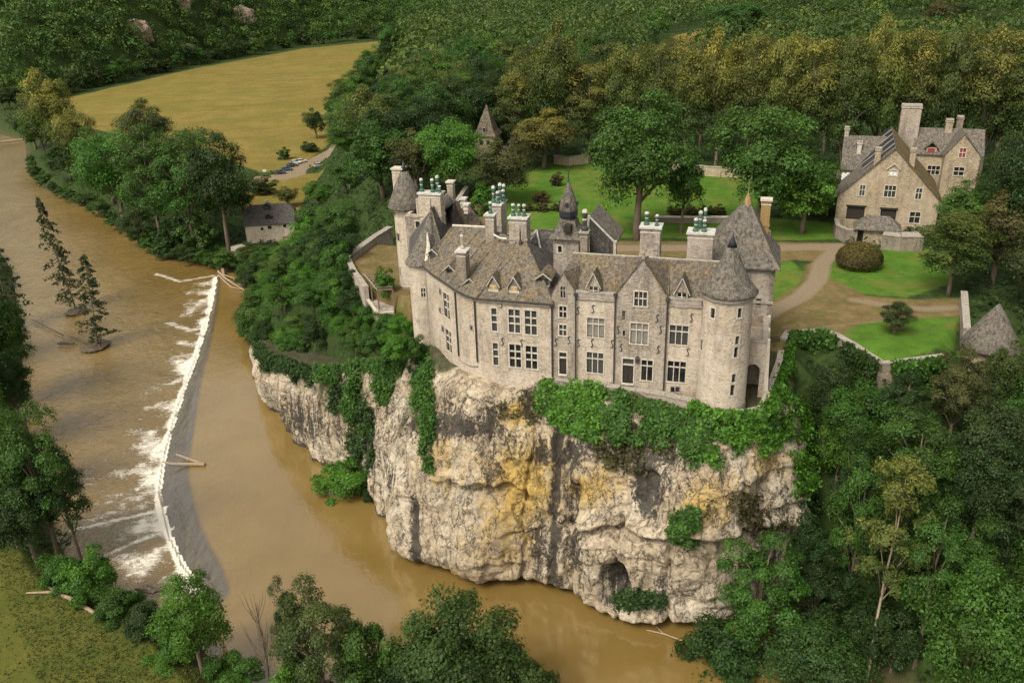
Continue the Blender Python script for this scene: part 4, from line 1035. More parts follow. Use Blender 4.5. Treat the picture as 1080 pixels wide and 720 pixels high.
chimney(725.5, 752.5, 247, 276, 5.0, 2.0, [(.28, .3, 1.9, .28), (.62, .3, 1.8, .26), (.42, .9, 2.6, .26), (.6, 1.0, 3.0, .22)])
chimney(803.5, 813.5, 212, 238, 14.0, 1.0, [], mat='brick', cap='trim', extra=5)
chimney(612, 619.5, 246, 272, 5.6, 1.0, [(.5, .5, 3.2, .36)], mat='stone_dark', cap='trimgrey', potmat='iron')
chimney(413, 423.5, 179, 206, 25.2, 1.4, [], mat='stone_pale', cap='trim', extra=6)
chimney(441, 464, 205, 228, 17.5, 1.6, [(.08, .5, 2.3, .28), (.6, .4, 2.4, .28), (.78, .7, 2.8, .3), (.92, .4, 1.2, .25)], mat='stone_pale', extra=6)
chimney(471, 477, 193, 216, 23.0, 1.0, [], mat='stone_grey', cap='trim', extra=3)
chimney(485.5, 490, 211, 215, 22.0, 1.0, [], mat='trim', extra=.6); chimney(489, 493, 217, 221, 20.0, .9, [], mat='trim', extra=.6)
b = MB(); p_ = K.pl(790, 238, 15); b.box(p_[0] + 1.6, p_[0] + 2.6, 14.6, 15.8, 36, 41.6); b.build('chimney', M['stone_grey'], castle, ZO)

# --- right round turret with its bell-cast cone
TU, TV, TR = 19.75, -1.55, 2.72
mpT = cylmap(TU, TV, TR, TR * .955, 26, 40); Ft = lambda x, y: K.cyl(x, y, TU, TV, TR * .98)
wT = [rect(Ft, 749.2, 325, 753.4, 335.3), rect(Ft, 778.6, 325.2, 782.6, 335), rect(Ft, 738.6, 357.5, 740.8, 369), rect(Ft, 775.8, 354.5, 780, 363), rect(Ft, 774.4, 366, 778.6, 376.6), rect(Ft, 771.9, 394.5, 776, 402.8), rect(Ft, 770.3, 405.8, 774.8, 416.4)]
curved_wall(castle, 'round_turret', mpT, -math.pi * TR, math.pi * TR, 22, 40.1, wT, M['stone_pale'], .42)
for w in wT: window(castle, mpT, *w, 1, (), sur=.13)
b = MB(); b.lathe((TU, TV), [(TR + .12, 23), (TR + .10, 26.5), (TR + .02, 26.9)], 36); b.build('turret_plinth', M['stone_dark'], castle, ZO)
zap = 44.5
b = MB(); b.lathe((TU, TV), [(3.02, 39.75), (3.08, 39.9), (2.66, 40.35), (2.2, 41.0), (1.72, 41.85), (1.26, 42.8), (.84, 43.8), (.52, 44.65)], 40, wob=.008); b.build('turret_roof', M['roof_grey'], castle, ZO, True)
b = MB(); b.lathe((TU, TV), [(.525, 44.64), (.28, 45.3), (.06, 45.9), (.02, 46.3)], 40, wob=.01); b.build('turret_roof_tip', M['slate'], castle, ZO, True)
b = MB(); b.lathe((TU, TV), [(TR + .10, 39.3), (TR + .2, 39.7)], 36); b.build('turret_cornice', M['trimgrey'], castle, ZO)

# --- the keep
k0, k1, v0_, v1_, ze = 15.6, 24.65, 9.6, 17.4, 38.9
mpK = flat(v0_); Fk = lambda x, y: K.pl(x, y, v0_)
wK = [rect(Fk, 799.7, 278, 803.2, 282.3), rect(Fk, 797.2, 315, 802.6, 321.6)]
flat_wall(castle, 'keep_wall', mpK, [(k0, 22), (k1, 22), (k1, ze), (k0, ze)], wK, M['stone_grey'])
for w in wK: window(castle, mpK, *w, 1, (), sur=.14, frame='trimgrey')
mpKs = lambda s, z, d: (k1 - d, s, z)
flat_wall(castle, 'keep_wall', mpKs, [(v0_, 22), (v1_, 22), (v1_, ze), (v0_, ze)], [], M['stone_pale'])  # side face in paler stone: the light on it is put into the colour
b = MB(); b.box(k0, k0 + .4, v0_ + .5, v1_, 30, ze); b.box(k0, k1 - .5, v1_ - .5, v1_ - .01, 22, ze); b.build('keep_wall', M['stone_grey'], castle, ZO)
b = MB(); b.mbox(mpK, k0, k1 + .1, 34.3, 34.6, -.16, -.003); b.build('string_course', M['trimgrey'], castle, ZO)
ku, kz = K.pl(789, 208, 13.2); kv = 13.2
e = .55; A_, B_, C_, D_ = (k0 - e, v0_ - e), (k1 + e, v0_ - e), (k1 + e, v1_ + e), (k0 - e, v1_ + e)
def mid(a, f): return (a[0] + (ku - a[0]) * f, a[1] + (kv - a[1]) * f)
z1_, z2_ = ze - .1, ze + 1.5
lo, mi_ = [A_, B_, C_, D_], [mid(a, .26) for a in (A_, B_, C_, D_)]
b = MB()
for i in range(4):
    j = (i + 1) % 4
    b.slab([(*lo[i], z1_), (*lo[j], z1_), (*mi_[j], z2_), (*mi_[i], z2_)], .15)
    b.slab([(*mi_[i], z2_), (*mi_[j], z2_), (ku, kv, kz)], .15)
b.build('keep_roof', M['roof_grey'], castle, ZO)
b = MB(); b.lathe((ku, kv), [(.55, kz - 1.0), (.35, kz - .2), (.12, kz + .4), (.03, kz + .5)], 8); b.tube([(ku, kv, kz + .3), (ku, kv, kz + 2.0)], .05, 5); b.build('finial', M['brick'], castle, ZO)
# porch and buttresses between turret and keep
p0u, p1u, pv, pz = 21.6, 24.35, 1.6, 32.6
def arch(u0, u1, z0, zs, n=10):
    c = (u0 + u1) / 2; r = (u1 - u0) / 2
    return [(u1, z0)] + [(c + r * math.cos(a), zs + r * math.sin(a)) for a in np.linspace(0, math.pi, n)] + [(u0, z0)]
ol = [(p0u, 22), (p0u, pz), (p1u, pz), (p1u, 22)] + arch(22.35, 23.85, 24.5, 29.0)
ol = [(p0u, 24.5), (p0u, pz), (p1u, pz), (p1u, 24.5)] + arch(22.3, 23.8, 24.5, 29.2)
flat_wall(castle, 'porch_wall', flat(pv), ol, [], M['stone_pale'], rev=.6)
b = MB(); b.box(p1u - .5, p1u, pv + .51, v0_, 22, pz); b.box(p0u, p1u - .51, pv + .55, v0_ - .02, 31.0, 31.3); b.box(p0u, p1u - .52, 4.6, 4.9, 22, 31); b.build('porch_wall', M['stone_grey'], castle, ZO)
b = MB(); b.box(p0u, p1u, pv - .06, pv + .5, pz, pz + .2); b.box(p1u - .55, p1u + .06, pv + .5, v0_, pz, pz + .2); b.build('porch_coping', M['trimgrey'], castle, ZO)
for vv in (pv - .1, 4.6, 8.6):
    b = MB(); b.hexa([(p1u, vv, 22), (p1u + .75, vv, 22), (p1u + .75, vv + .7, 22), (p1u, vv + .7, 22), (p1u, vv, 33.0), (p1u + .25, vv, 33.0), (p1u + .25, vv + .7, 33.0), (p1u, vv + .7, 33.0)]); b.build('buttress', M['trim'], castle, ZO)

# --- bell tower behind the stair bay
bu0, bu1, bv0, bv1 = -1.35, 1.75, 6.6, 9.6; bc = ((bu0 + bu1) / 2, (bv0 + bv1) / 2)
Fb = lambda x, y: K.pl(x, y, bv0)
zbt = Fb(595, 251)[1]
wB = [rect(Fb, 588.5, 259.5, 592.5, 266)]
flat_wall(castle, 'bell_tower_wall', flat(bv0), [(bu0, 33), (bu1, 33), (bu1, zbt), (bu0, zbt)], wB, M['stone_grey'])
window(castle, flat(bv0), *wB[0], 1, (), frame='trim')
b = MB(); b.box(bu0, bu0 + .4, bv0 + .5, bv1, 33, zbt); b.box(bu1 - .4, bu1, bv0 + .5, bv1, 33, zbt); b.box(bu0 + .4, bu1 - .4, bv1 - .4, bv1, 33, zbt); b.build('bell_tower_wall', M['stone_grey'], castle, ZO)
q2 = math.sqrt(2)
zn = K.pl(600, 231, bc[1])[1]; zt_ = K.pl(600, 191, bc[1])[1]
b = MB(); b.lathe(bc, [(2.05 * q2, zbt - .1), (2.08 * q2, zbt), (1.55 * q2, zbt + .7), (1.15 * q2, zbt + (zn - zbt) * .62), (.98 * q2, zn)], 4, math.pi / 4); b.build('bell_tower_roof', M['roof_grey'], castle, ZO)
dz = zt_ - zn
b = MB(); b.lathe(bc, [(.98, zn), (.95, zn + .06 * dz), (1.03, zn + .1 * dz), (1.12, zn + .28 * dz), (1.02, zn + .42 * dz), (.75, zn + .62 * dz), (.42, zn + .8 * dz), (.15, zn + .95 * dz), (.04, zn + dz)], 8, .39); b.build('onion_spire', M['roof_grey'], castle, ZO)
b = MB(); b.lathe(bc, [(1.04, zn + .05 * dz), (1.12, zn + .1 * dz), (1.16, zn + .24 * dz)], 8, .39); b.build('spire_skirt', M['slate'], castle, ZO)
for k in range(4):
    a = k * math.pi / 2; b = MB(); cx_, cy_ = bc[0] + 1.02 * math.sin(a), bc[1] - 1.02 * math.cos(a); b.box(cx_ - .16, cx_ + .16, cy_ - .16, cy_ + .16, zn + .38 * dz, zn + .48 * dz); b.build('spire_lucarne', M['slate'], castle, ZO)
b = MB(); b.tube([(bc[0], bc[1], zt_ - .3), (bc[0], bc[1], K.pl(600, 166, bc[1])[1])], [.09, .03], 6); b.lathe(bc, [(.05, zt_), (.16, zt_ + .15), (.05, zt_ + .3)], 8); b.build('flagpole', M['iron'], castle, ZO)
b = MB(); b.mbox(flat(bv0), .05, .9, zbt + .9, zbt + 1.7, -.7, .4); b.build('belfry_louvre', M['darkwood'], castle, ZO)

# --- roofs between the wing and the bell tower, and behind the main ridge
def pp(x, y, v):
    u, z = K.pl(x, y, v); return (u, v, z)
a_, b_ = pp(567, 242, 12.0), pp(590, 243, 12.0)
roofpart('cross_roof', [[a_, b_, (b_[0] + .3, 8.4, 36.5), (a_[0] - 2.6, 8.4, 36.8)], [a_, (a_[0] + .5, 16, 38), (b_[0], 16, 38), b_]], M['roof_dark'])
b = MB(); c_ = pp(566, 243, 11.6); b.tube([c_, pp(570, 262, 9.6), pp(585, 285, 7.5)], .15, 5); b.tube([c_, pp(553, 256, 8)], .16, 5); b.build('gable_coping', M['coping'], castle, ZO)
b = MB(); b.tube([a_, b_], .14, 5); b.build('ridge', M['roof'], castle, ZO)
A1, A2 = pp(622, 228, 11.0), pp(650, 257, 11.0)
b = MB(); b.add([A1, A2, (A2[0], 11, 33), (A1[0], 11, 33), (A1[0], 11.5, A1[2]), (A2[0], 11.5, A2[2]), (A2[0], 11.5, 33), (A1[0], 11.5, 33)], [(0, 1, 2, 3), (7, 6, 5, 4), (0, 4, 5, 1), (0, 3, 7, 4), (1, 5, 6, 2)]); b.build('slate_gable', M['roof_dark'], castle, ZO)
roofpart('back_wing_roof', [[A1, A2, (A2[0], 17, A2[2]), (A1[0], 17, A1[2])], [A1, (A1[0], 17, A1[2]), (A1[0] - 3.6, 17, 38), (A1[0] - 3.6, 11, 38)]], M['roof_grey'])
b = MB(); b.bar((A1[0] - .1, 10.9, A1[2] + .05), (A2[0], 10.9, A2[2] + .05), .2); b.bar((A1[0] - .05, 10.9, A1[2] + .1), (A1[0] - .75, 10.9, 38.5), .3); b.build('gable_coping', M['coping'], castle, ZO)
b = MB(); b.box(A2[0] - .35, A2[0], 10.9, 11.6, 36, A2[2] + .25); b.build('kneeler', M['trim'], castle, ZO)

# --- left: round tower with half cone roof, gables behind
AU, AV, AR = -20.75, 12.0, 1.95
mpA = cylmap(AU, AV, AR); Fa = lambda x, y: K.cyl(x, y, AU, AV, AR)
wA = [rect(Fa, 444.2, 304, 448.6, 313.2)]
curved_wall(castle, 'round_tower', mpA, -math.pi * AR, math.pi * AR, 12, 36.05, wA, M['stone_pale'], .4)
window(castle, mpA, *wA[0], 2, (.5,), sur=.14)
def tz(x, y, z): return (*K.tp(x, y, z), z)
ap, rb = tz(454.8, 221, 42.0), tz(462.5, 211, 42.0)
print('roof A', ap, rb, tz(478, 242, 38.3), tz(471, 205, 42.5))
ring = [(AU + (AR + .4) * math.sin(a), AV - (AR + .4) * math.cos(a), 36.0) for a in np.linspace(-1.9, 1.3, 14)]
b = MB()
for p, q_ in zip(ring[:-1], ring[1:]):
    m1, m2 = tuple(np.array(p) * .72 + np.array(ap) * .28 - np.array([0, 0, .35])), tuple(np.array(q_) * .72 + np.array(ap) * .28 - np.array([0, 0, .35]))
    b.slab([p, q_, m2, m1], .15); b.slab([m1, m2, ap], .15)
b.build('half_cone_roof', M['roof_grey'], castle, ZO)
roofpart('gable_roof', [[ap, ring[-1], EV[19], tz(466, 262, 38.0)], [ap, tz(466, 262, 38.0), tz(478, 242, 38.6), tz(475, 228, 39.0), rb], [ap, rb, (rb[0] - 4.5, rb[1] - 1.0, 36.5), ring[0]]], M['roof_dark'])
b = MB(); b.tube([ap, tz(466, 261, 38.3), tz(452.5, 280, 36.4)], [.12, .1, .1], 5); b.tube([ap, rb], .15, 5); b.build('ridge', M['roof'], castle, ZO)
b = MB(); b.tube([tz(450.5, 246, 39.6), tz(452, 260, 38.2), tz(450.5, 276, 36.6)], [.08, .28, .36], 6); b.build('chimney_breast', M['trim'], castle, ZO)
b = MB(); b.lathe((ap[0], ap[1]), [(.2, ap[2]), (.06, ap[2] + .5), (.02, ap[2] + 1.7)], 6); b.build('finial', M['iron'], castle, ZO)
g1, g2, g3, g4, g5 = tz(471, 204.5, 42.5), tz(479.5, 212, 42.2), tz(488, 237, 38.0), tz(477, 243, 38.0), tz(464.8, 220, 39.6)
roofpart('gable_roof', [[g1, g5, g4, g3, g2], [g1, g2, (g2[0] - 5, g2[1] + 2, 38), (g5[0] - 2.5, g5[1] + 3, 38.5)]], M['roof_dark'])
b = MB(); b.tube([g1, g5], [.14, .24], 5); b.build('gable_coping', M['coping'], castle, ZO)
b = MB(); b.tube([g1, g2], .14, 5); b.tube([g4, g3], .1, 5); b.build('ridge', M['roof'], castle, ZO)
h1, h2, h3, h4 = tz(478, 211, 41.4), tz(493, 214.5, 40.4), tz(512, 238, 37.6), tz(487, 238, 37.8)
roofpart('low_back_roof', [[h1, h2, h3, h4], [h1, (h1[0] - 1, h1[1] + 5, 38), (h2[0], h2[1] + 5, 37.6), h2]], M['roof'])
b = MB(); b.tube([tz(521, 247.5, 41.6), tz(527, 251, 41.4), tz(535, 252, 41.5)], .14, 5); b.build('parapet_coping', M['coping'], castle, ZO)
b = MB(); b.tube([rd(.10), tuple(np.array(EV[0]) * .5 + np.array(rd(.10)) * .5 + np.array([0, 0, .1])), EV[0]], .12, 5); b.tube([RDG[-1], tuple(np.array(EV[20]) * .5 + np.array(RDG[-1]) * .5 + np.array([0, 0, .1])), EV[20]], .13, 5); b.build('hip_ridge', M['roof'], castle, ZO)
for f_, i_ in ((.3, 5), (.46, 8), (.62, 12)):
    b = MB(); b.tube([tuple(np.array(rd(f_)) + [0, 0, .02]), tuple(np.array(EV[i_]) + [0, 0, .05])], .08, 5); b.build('roof_seam', M['roof_grey'], castle, ZO)
b = MB(); b.box(-22, -6, 16.5, 24, 24, 36.8); b.box(-12.5, -1.5, 9.5, 16, 24, 36.3); b.box(2, 18, .4, 8.4, 24, 36.9); b.box(-8.5, -.4, .5, 9, 24, 35.9); b.build('inner_walls', M['stone_grey'], castle, ZO)

# --- tall round tower at the back left
BTU, BTV, BRD = -28.3, 25.6, 1.95
mpR = cylmap(BTU, BTV, BRD); Fr = lambda x, y: K.cyl(x, y, BTU, BTV, BRD)
wR = [rect(Fr, 418.5, 246.6, 421.2, 253.3), rect(Fr, 419.8, 281.8, 422.3, 288), rect(Fr, 420.8, 298.5, 423.2, 302.6), rect(Fr, 414.6, 224, 416.8, 226.3)]
curved_wall(castle, 'tall_round_tower', mpR, -math.pi * BRD, math.pi * BRD, 14, 40.2, wR, M['stone_pale'], .4)
for w in wR: window(castle, mpR, *w, 1, (), sur=.1, frame='trimgrey')
zA = K.pl(430, 171, BTV)[1]; du = K.pl(430, 171, BTV)[0] - BTU
b = MB(); b.lathe((BTU, BTV), [(2.75, 39.55), (2.82, 39.7), (2.38, 40.7), (2.30 * (zA - 42.0) / (zA - 40.9), 42.0), (2.30 * 1.3 / (zA - 40.9), zA - 1.3)], 32, wob=.01); b.build('tower_roof', M['roof_grey'], castle, ZO, True)
b = MB(); b.lathe((BTU, BTV), [(2.32 * 1.31 / (zA - 40.9), zA - 1.31), (2.30 * .6 / (zA - 40.9), zA - .6), (.04, zA + .1)], 24, wob=.01); b.build('tower_roof_cap', M['slate'], castle, ZO, True)
b = MB(); b.lathe((BTU, BTV), [(BRD + .1, 27.2), (BRD + .18, 27.4), (BRD + .1, 27.6)], 32); b.lathe((BTU, BTV), [(BRD + .15, 39.3), (BRD + .3, 39.7)], 32); b.build('tower_string_course', M['trimgrey'], castle, ZO)
t0, t1 = -26.9, -21.5
wS = [rect(lambda x, y: K.pl(x, y, 21.5), 438.5, 233.5, 443, 240)]
flat_wall(castle, 'link_wall', flat(21.5), [(t0, 20), (t1, 20), (t1, 39.2), (t0, 39.2)], wS, M['stone_grey']); window(castle, flat(21.5), *wS[0], 1, ())
b = MB(); b.box(t0, t0 + .4, 22, 28, 20, 39.2); b.box(t0, t1, 21.4, 22.0, 39.2, 39.5); b.box(t0, t0 + .5, 22, 28, 39.2, 39.5); b.box(t0 + .4, t1, 22, 28, 37.9, 38.1); b.box(t0 + 1.0, t0 + 2.8, 23.5, 25.5, 38.1, 41.3); b.build('link_wall', M['stone_pale'], castle, ZO)

# ------------------------------------------------------------------ mill on the far bank
def half_hip_house(root, w, d, ze, zr, zoff, wall, roof, hip=0.45, ov=0.35, front_holes=(), side='stone'):
    mp = flat(0)
    flat_wall(root, 'wall', mp, [(0, zoff - 3), (w, zoff - 3), (w, ze), (0, ze)], list(front_holes), wall, zoff)
    zh = zr - (zr - ze) * hip
    dh = d / 2 * (1 - hip)
    for u in (0, w):
        b = MB(); e = .4 if u == 0 else -.4
        prof = [(0.01, zoff - 3), (d, zoff - 3), (d, ze), (d / 2 + d / 2 * hip, zh), (d / 2 - d / 2 * hip, zh), (0.01, ze)]
        b.add([(u, a, z) for a, z in prof] + [(u + e, a, z) for a, z in prof], [tuple(range(6)), tuple(range(11, 5, -1))] + [(i, (i + 1) % 6, 6 + (i + 1) % 6, 6 + i) for i in range(6)])
        b.build('wall', wall, root, zoff)
    b = MB(); b.box(0.4, w - .4, d - .4, d, zoff - 3, ze); b.build('wall', wall, root, zoff)
    k = (zr - ze) / (d / 2); r0 = w * 0.0 + d / 2 * hip * 0.9
    b = MB()
    for sgn in (0, 1):
        y0 = -ov if sgn == 0 else d + ov; y1 = d / 2 - d / 2 * hip * (1 if sgn == 0 else -1); zz = ze - ov * k
        b.slab([(-ov, y0, zz), (w + ov, y0, zz), (w + ov, y1, zh), (w - r0, d / 2, zr), (r0, d / 2, zr), (-ov, y1, zh)], .2)
    for u, r in ((-ov, r0), (w + ov, w - r0)): b.slab([(u, d / 2 - d / 2 * hip, zh), (u, d / 2 + d / 2 * hip, zh), (r, d / 2, zr)], .2)
    b.build('roof', roof, root, zoff)
m0 = P(261, 257, 2.6)
mill = empty('mill', (m0[0], m0[1], 2), R(8), 'old water mill with grey half-hipped slate roof and tan walls beside the weir', 'mill')
KM = Frame(m0[0], m0[1], R(8))
Fm = lambda x, y: KM.pl(x, y, 0)
ze_ = Fm(285, 235)[1]; wm = Fm(311, 245)[0]; dm = 9.0
zr_ = KM.pl(285, 215, dm / 2)[1]
hm = [rect(Fm, 298.5, 236.5, 302, 240), rect(Fm, 282.5, 238, 286.5, 241.5), rect(Fm, 299, 249.5, 304, 258), rect(Fm, 275, 240, 278, 243)]
half_hip_house(mill, wm, dm, ze_, zr_, 2, M['stone_pale'], M['roof_dark'], .4, .35, hm)
for i, h in enumerate(hm): window(mill, flat(0), *h, 1, (), zoff=2, sur=.12, frame='trim' if i != 2 else 'stone_farm', glass='glass' if i != 2 else 'stone_farm')
for x, y0, y1 in ((281, 217, 222), (283, 228, 233.5)):
    v = 3.1 if y0 < 220 else 0.9; u, z1 = KM.pl(x, y0, v); z0 = KM.pl(x, y1, v)[1]
    b = MB(); b.hexa([(u - .8, v, z0), (u + .8, v, z0), (u + .8, v + 2, z0), (u - .8, v + 2, z0), (u - .8, v, z1), (u + .8, v, z1), (u + .8, v + 2, z1), (u - .8, v + 2, z1)]); o = b.build('dormer', M['darkwood'], mill, 2)
    b = MB(); b.slab([(u - 1.1, v - .3, z1 - .1), (u, v - .3, z1 + .7), (u, v + 2.2, z1 + .7), (u - 1.1, v + 2.2, z1 - .1)], .1); b.slab([(u, v - .3, z1 + .7), (u + 1.1, v - .3, z1 - .1), (u + 1.1, v + 2.2, z1 - .1), (u, v + 2.2, z1 + .7)], .1); b.build('dormer_roof', M['roof_dark'], o, 2)
    b = MB(); b.box(u - .55, u + .55, v - .05, v - .003, z0 + .2, z1); b.build('dormer_window', M['glass'], o, 2)
b = MB(); u, z = KM.pl(280.5, 213, dm / 2); b.box(u - .5, u + .5, dm / 2 - .4, dm / 2 + .4, z - 1.2, z + .5); b.build('chimney', M['trim'], mill, 2)

def wall_line(name, pts, h, t, mat, label, cat='wall', cop='trimgrey', drop=1.0, coph=.14):
    """masonry wall along world points (x, y, z of its top), thickness t"""
    n = len(pts); P_ = [np.array(p, float) for p in pts]; L, Rr = [], []
    for i in range(n):
        d = P_[min(i + 1, n - 1)][:2] - P_[max(i - 1, 0)][:2]; d /= np.hypot(*d); q = np.array([-d[1], d[0]]) * t / 2
        L.append(P_[i][:2] + q); Rr.append(P_[i][:2] - q)
    o = P_[0]
    root = empty(name, (o[0], o[1], o[2] - h), 0, label, cat)
    b = MB(); c = MB()
    def pt(v, z): return (v[0] - o[0], v[1] - o[1], z)
    zz = [p[2] for p in P_]
    rn = random.Random(int(abs(o[0] * 10)))
    for i in range(n - 1):
        b.hexa([pt(L[i], zz[i] - h), pt(Rr[i], zz[i] - h), pt(Rr[i + 1], zz[i + 1] - h), pt(L[i + 1], zz[i + 1] - h), pt(L[i], zz[i]), pt(Rr[i], zz[i]), pt(Rr[i + 1], zz[i + 1]), pt(L[i + 1], zz[i + 1])])
        e = .09
        def ex(a, bb): 
            d = (a - bb) / (np.hypot(*(a - bb)) + 1e-9); return a + d * e
        m = max(1, int(np.hypot(*(L[i + 1] - L[i])) / 1.6))
        for k in range(m):
            f0, f1 = k / m, (k + .97) / m; dz = rn.uniform(0, .05)
            l0, l1 = L[i] + (L[i + 1] - L[i]) * f0, L[i] + (L[i + 1] - L[i]) * f1; r0, r1 = Rr[i] + (Rr[i + 1] - Rr[i]) * f0, Rr[i] + (Rr[i + 1] - Rr[i]) * f1
            z0, z1 = zz[i] + (zz[i + 1] - zz[i]) * f0 + .004, zz[i] + (zz[i + 1] - zz[i]) * f1 + .004
            c.hexa([pt(ex(l0, r0), z0), pt(ex(r0, l0), z0), pt(ex(r1, l1), z1), pt(ex(l1, r1), z1), pt(ex(l0, r0), z0 + coph + dz), pt(ex(r0, l0), z0 + coph + dz), pt(ex(r1, l1), z1 + coph + dz), pt(ex(l1, r1), z1 + coph + dz)])
    b.build('masonry', mat, root, o[2] - h); c.build('coping', M[cop], root, o[2] - h)
    return root
def pw(pts, z): return [tuple(P(x, y, z)) for x, y in pts]
wall_line('ruined_wall', [(*P2(311, 250, 2.5), 6), (*P2(318, 240, 2.5), 7), (*P2(327, 240, 2.5), 5.5)], 5, .8, M['stone_dark'], 'ruined dark stone wall beside the old mill')
wall_line('mill_wall', pw([(246, 262), (258, 259)], 3.4), 4, 3.0, M['stone_grey'], 'low stone sluice wall at the foot of the old mill')

# ------------------------------------------------------------------ farmhouse behind the lawn
fo_ = P(885, 240, 27.0)
f_ = P(884, 205, 33.1)
KF = Frame(f_[0], f_[1], R(-20.7))
farm = empty('farmhouse', (f_[0], f_[1], 27), R(-20.7), 'large tan stone farmhouse with steep gable and mossy roof at the edge of the wood', 'house')
Ff = lambda x, y: KF.pl(x, y, 0)
def RF(x0, y0, x1, y1): return rect(Ff, 870 + x0 / 4.235, 100 + y0 / 4.235, 870 + x1 / 4.235, 100 + y1 / 4.235)
fw_ = 16.4; zeF = 33.0; zaF = Ff(945, 156)[1]; ua = Ff(945, 156)[0]
wf = [RF(266, 406, 316, 456), RF(156, 404, 178, 450), RF(406, 418, 432, 466), RF(378, 524, 424, 572), RF(288, 338, 322, 360)]
gar = [RF(96, 500, 176, 558), RF(246, 512, 318, 566)]
flat_wall(farm, 'wall', flat(0), [(0, 25), (fw_, 25), (fw_, zeF), (ua, zaF), (0, zeF)], wf + gar, M['stone_farm'])
for i, w in enumerate(wf): window(farm, flat(0), *w, (3, 2, 2, 2, 2)[i], (.55,) if i < 4 else (), sur=.16, glass='glass' if i < 4 else 'white')
for w in gar:
    b = MB(); b.quad((w[0], .3, w[2]), (w[1], .3, w[2]), (w[1], .3, w[3]), (w[0], .3, w[3])); b.mbox(flat(0), w[0] - .2, w[1] + .2, w[3], w[3] + .3, -.06, .3); o = b.build('dark_opening', M['darkwood'], farm, ZO)  # dark sheet standing for the shade inside the open garage bays
w = wf[4]; b = MB(); b.slab([(w[0] - .5, -.25, w[3] + .25), ((w[0] + w[1]) / 2, -.25, w[3] + 1.2), ((w[0] + w[1]) / 2, .3, w[3] + 1.2), (w[0] - .5, .3, w[3] + .25)], .12); b.slab([((w[0] + w[1]) / 2, -.25, w[3] + 1.2), (w[1] + .5, -.25, w[3] + .25), (w[1] + .5, .3, w[3] + .25), ((w[0] + w[1]) / 2, .3, w[3] + 1.2)], .12); b.build('pediment', M['trim'], farm, ZO)
b = MB(); b.box(fw_ - .5, fw_, .51, 20, 25, zeF); b.box(0, .5, .51, 20, 25, zeF); b.build('side_wall', M['stone_farm'], farm, ZO)
dF = 20.5; bk = KF.pl(943, 132, dF); zk = bk[1] - .2
b = MB(); b.slab([(-.5, -.3, zeF - .3), (ua, -.3, zaF + .15), (ua, dF, zaF + .15), (-.5, dF, zeF - .3)], .25); b.build('roof', M['roof_grey'], farm, ZO)
b = MB(); b.slab([(ua, -.3, zaF + .15), (fw_ + .5, -.3, zeF - .3), (fw_ + .5, dF, zeF - .3), (ua, dF, zaF + .15)], .25); o = b.build('roof', M['roof_moss'], farm, ZO); o['label'] = 'mossy ochre right roof slope'
def onleft(f, v, dz): return (ua * f, v, zeF + (zaF - zeF) * f + dz)
b = MB(); b.slab([onleft(.42, 3, .32), onleft(.985, 1.2, .32), onleft(.985, dF - .3, .32), onleft(.42, dF - 2, .32)], .06); o = b.build('slate_panel', M['slate'], farm, ZO); o['label'] = 'black slated part of the left roof slope'
b = MB()
for v in (3.0, 7.5, 12, 16.5): b.bar(onleft(.42, v + .2, .4), onleft(.985, v - .2, .4), .14)
b.build('slate_panel_batten', M['trimgrey'], farm, ZO)
def fchim(xl, xr, yt, yb, v, dv, mat='stone_farm', extra=1.5, fr=KF, root=farm):
    u0, z1 = fr.pl(xl, yt, v); u1 = fr.pl(xr, yt, v)[0]; z0 = fr.pl(xl, yb, v)[1]
    b = MB(); b.box(u0, u1, v, v + dv, z0 - extra, z1); b.box(u0 - .12, u1 + .12, v - .12, v + dv + .12, z1 - .35, z1 - .15); o = b.build('chimney', M[mat], root, ZO)
    b = MB(); b.box(u0 - .06, u1 + .06, v - .06, v + dv + .06, z1 + .003, z1 + .2); b.build('chimney_cap', M['trimgrey'], o, ZO)
fchim(924, 930, 157, 172, .1, 1.0); fchim(961, 967, 158, 174, .1, 1.0)
# rear range with the massive chimney and a gabled bay
vr = 17.0
r0, r1 = KF.pl(966, 160, vr)[0], KF.pl(1036, 160, vr)[0]
zre, zrr = KF.pl(985, 161, vr)[1], KF.pl(990, 135, vr + 4)[1]
wr_ = [rect(lambda x, y: KF.pl(x, y, vr), 978, 175, 991, 184), rect(lambda x, y: KF.pl(x, y, vr), 978, 157.5, 986, 162)]
flat_wall(farm, 'rear_wall', flat(vr), [(r0, 25), (r1, 25), (r1, zre), (r0, zre)], wr_[:1], M['stone_farm'])
window(farm, flat(vr), *wr_[0], 3, (.5,), frame='trim')
b = MB(); b.slab([(r0 - .5, vr - .4, zre - .2), (r1 + .4, vr - .4, zre - .2), (r1 + .4, vr + 4, zrr), (r0 - .5, vr + 4, zrr)], .2); b.slab([(r0 - .5, vr + 4, zrr), (r1 + .4, vr + 4, zrr), (r1 + .4, vr + 8, zre), (r0 - .5, vr + 8, zre)], .2); b.build('rear_roof', M['roof_grey'], farm, ZO)
b = MB(); b.box(r0 + .01, r0 + .4, vr + .5, vr + 7.8, 25, zre); b.box(r1 - .4, r1 - .01, vr + .5, vr + 7.8, 25, zre + .3); b.build('rear_wall', M['stone_farm'], farm, ZO)
fchim(952, 973, 112, 147, vr + 2.2, 2.4, 'stone_grey', 6); fchim(998.5, 1006, 127, 142, vr + 3.2, 1.2, 'stone_farm', 2.5); fchim(1010.5, 1017, 124, 140, vr + 6, 1.5, 'stone_dark', 3)
u, z1 = KF.pl(982.5, 157, vr); z0 = KF.pl(982.5, 162, vr)[1]
b = MB(); b.box(u - .9, u + .9, vr - .05, vr + 2.5, z0 - .2, z1 + .2); o = b.build('dormer', M['stone_farm'], farm, ZO)
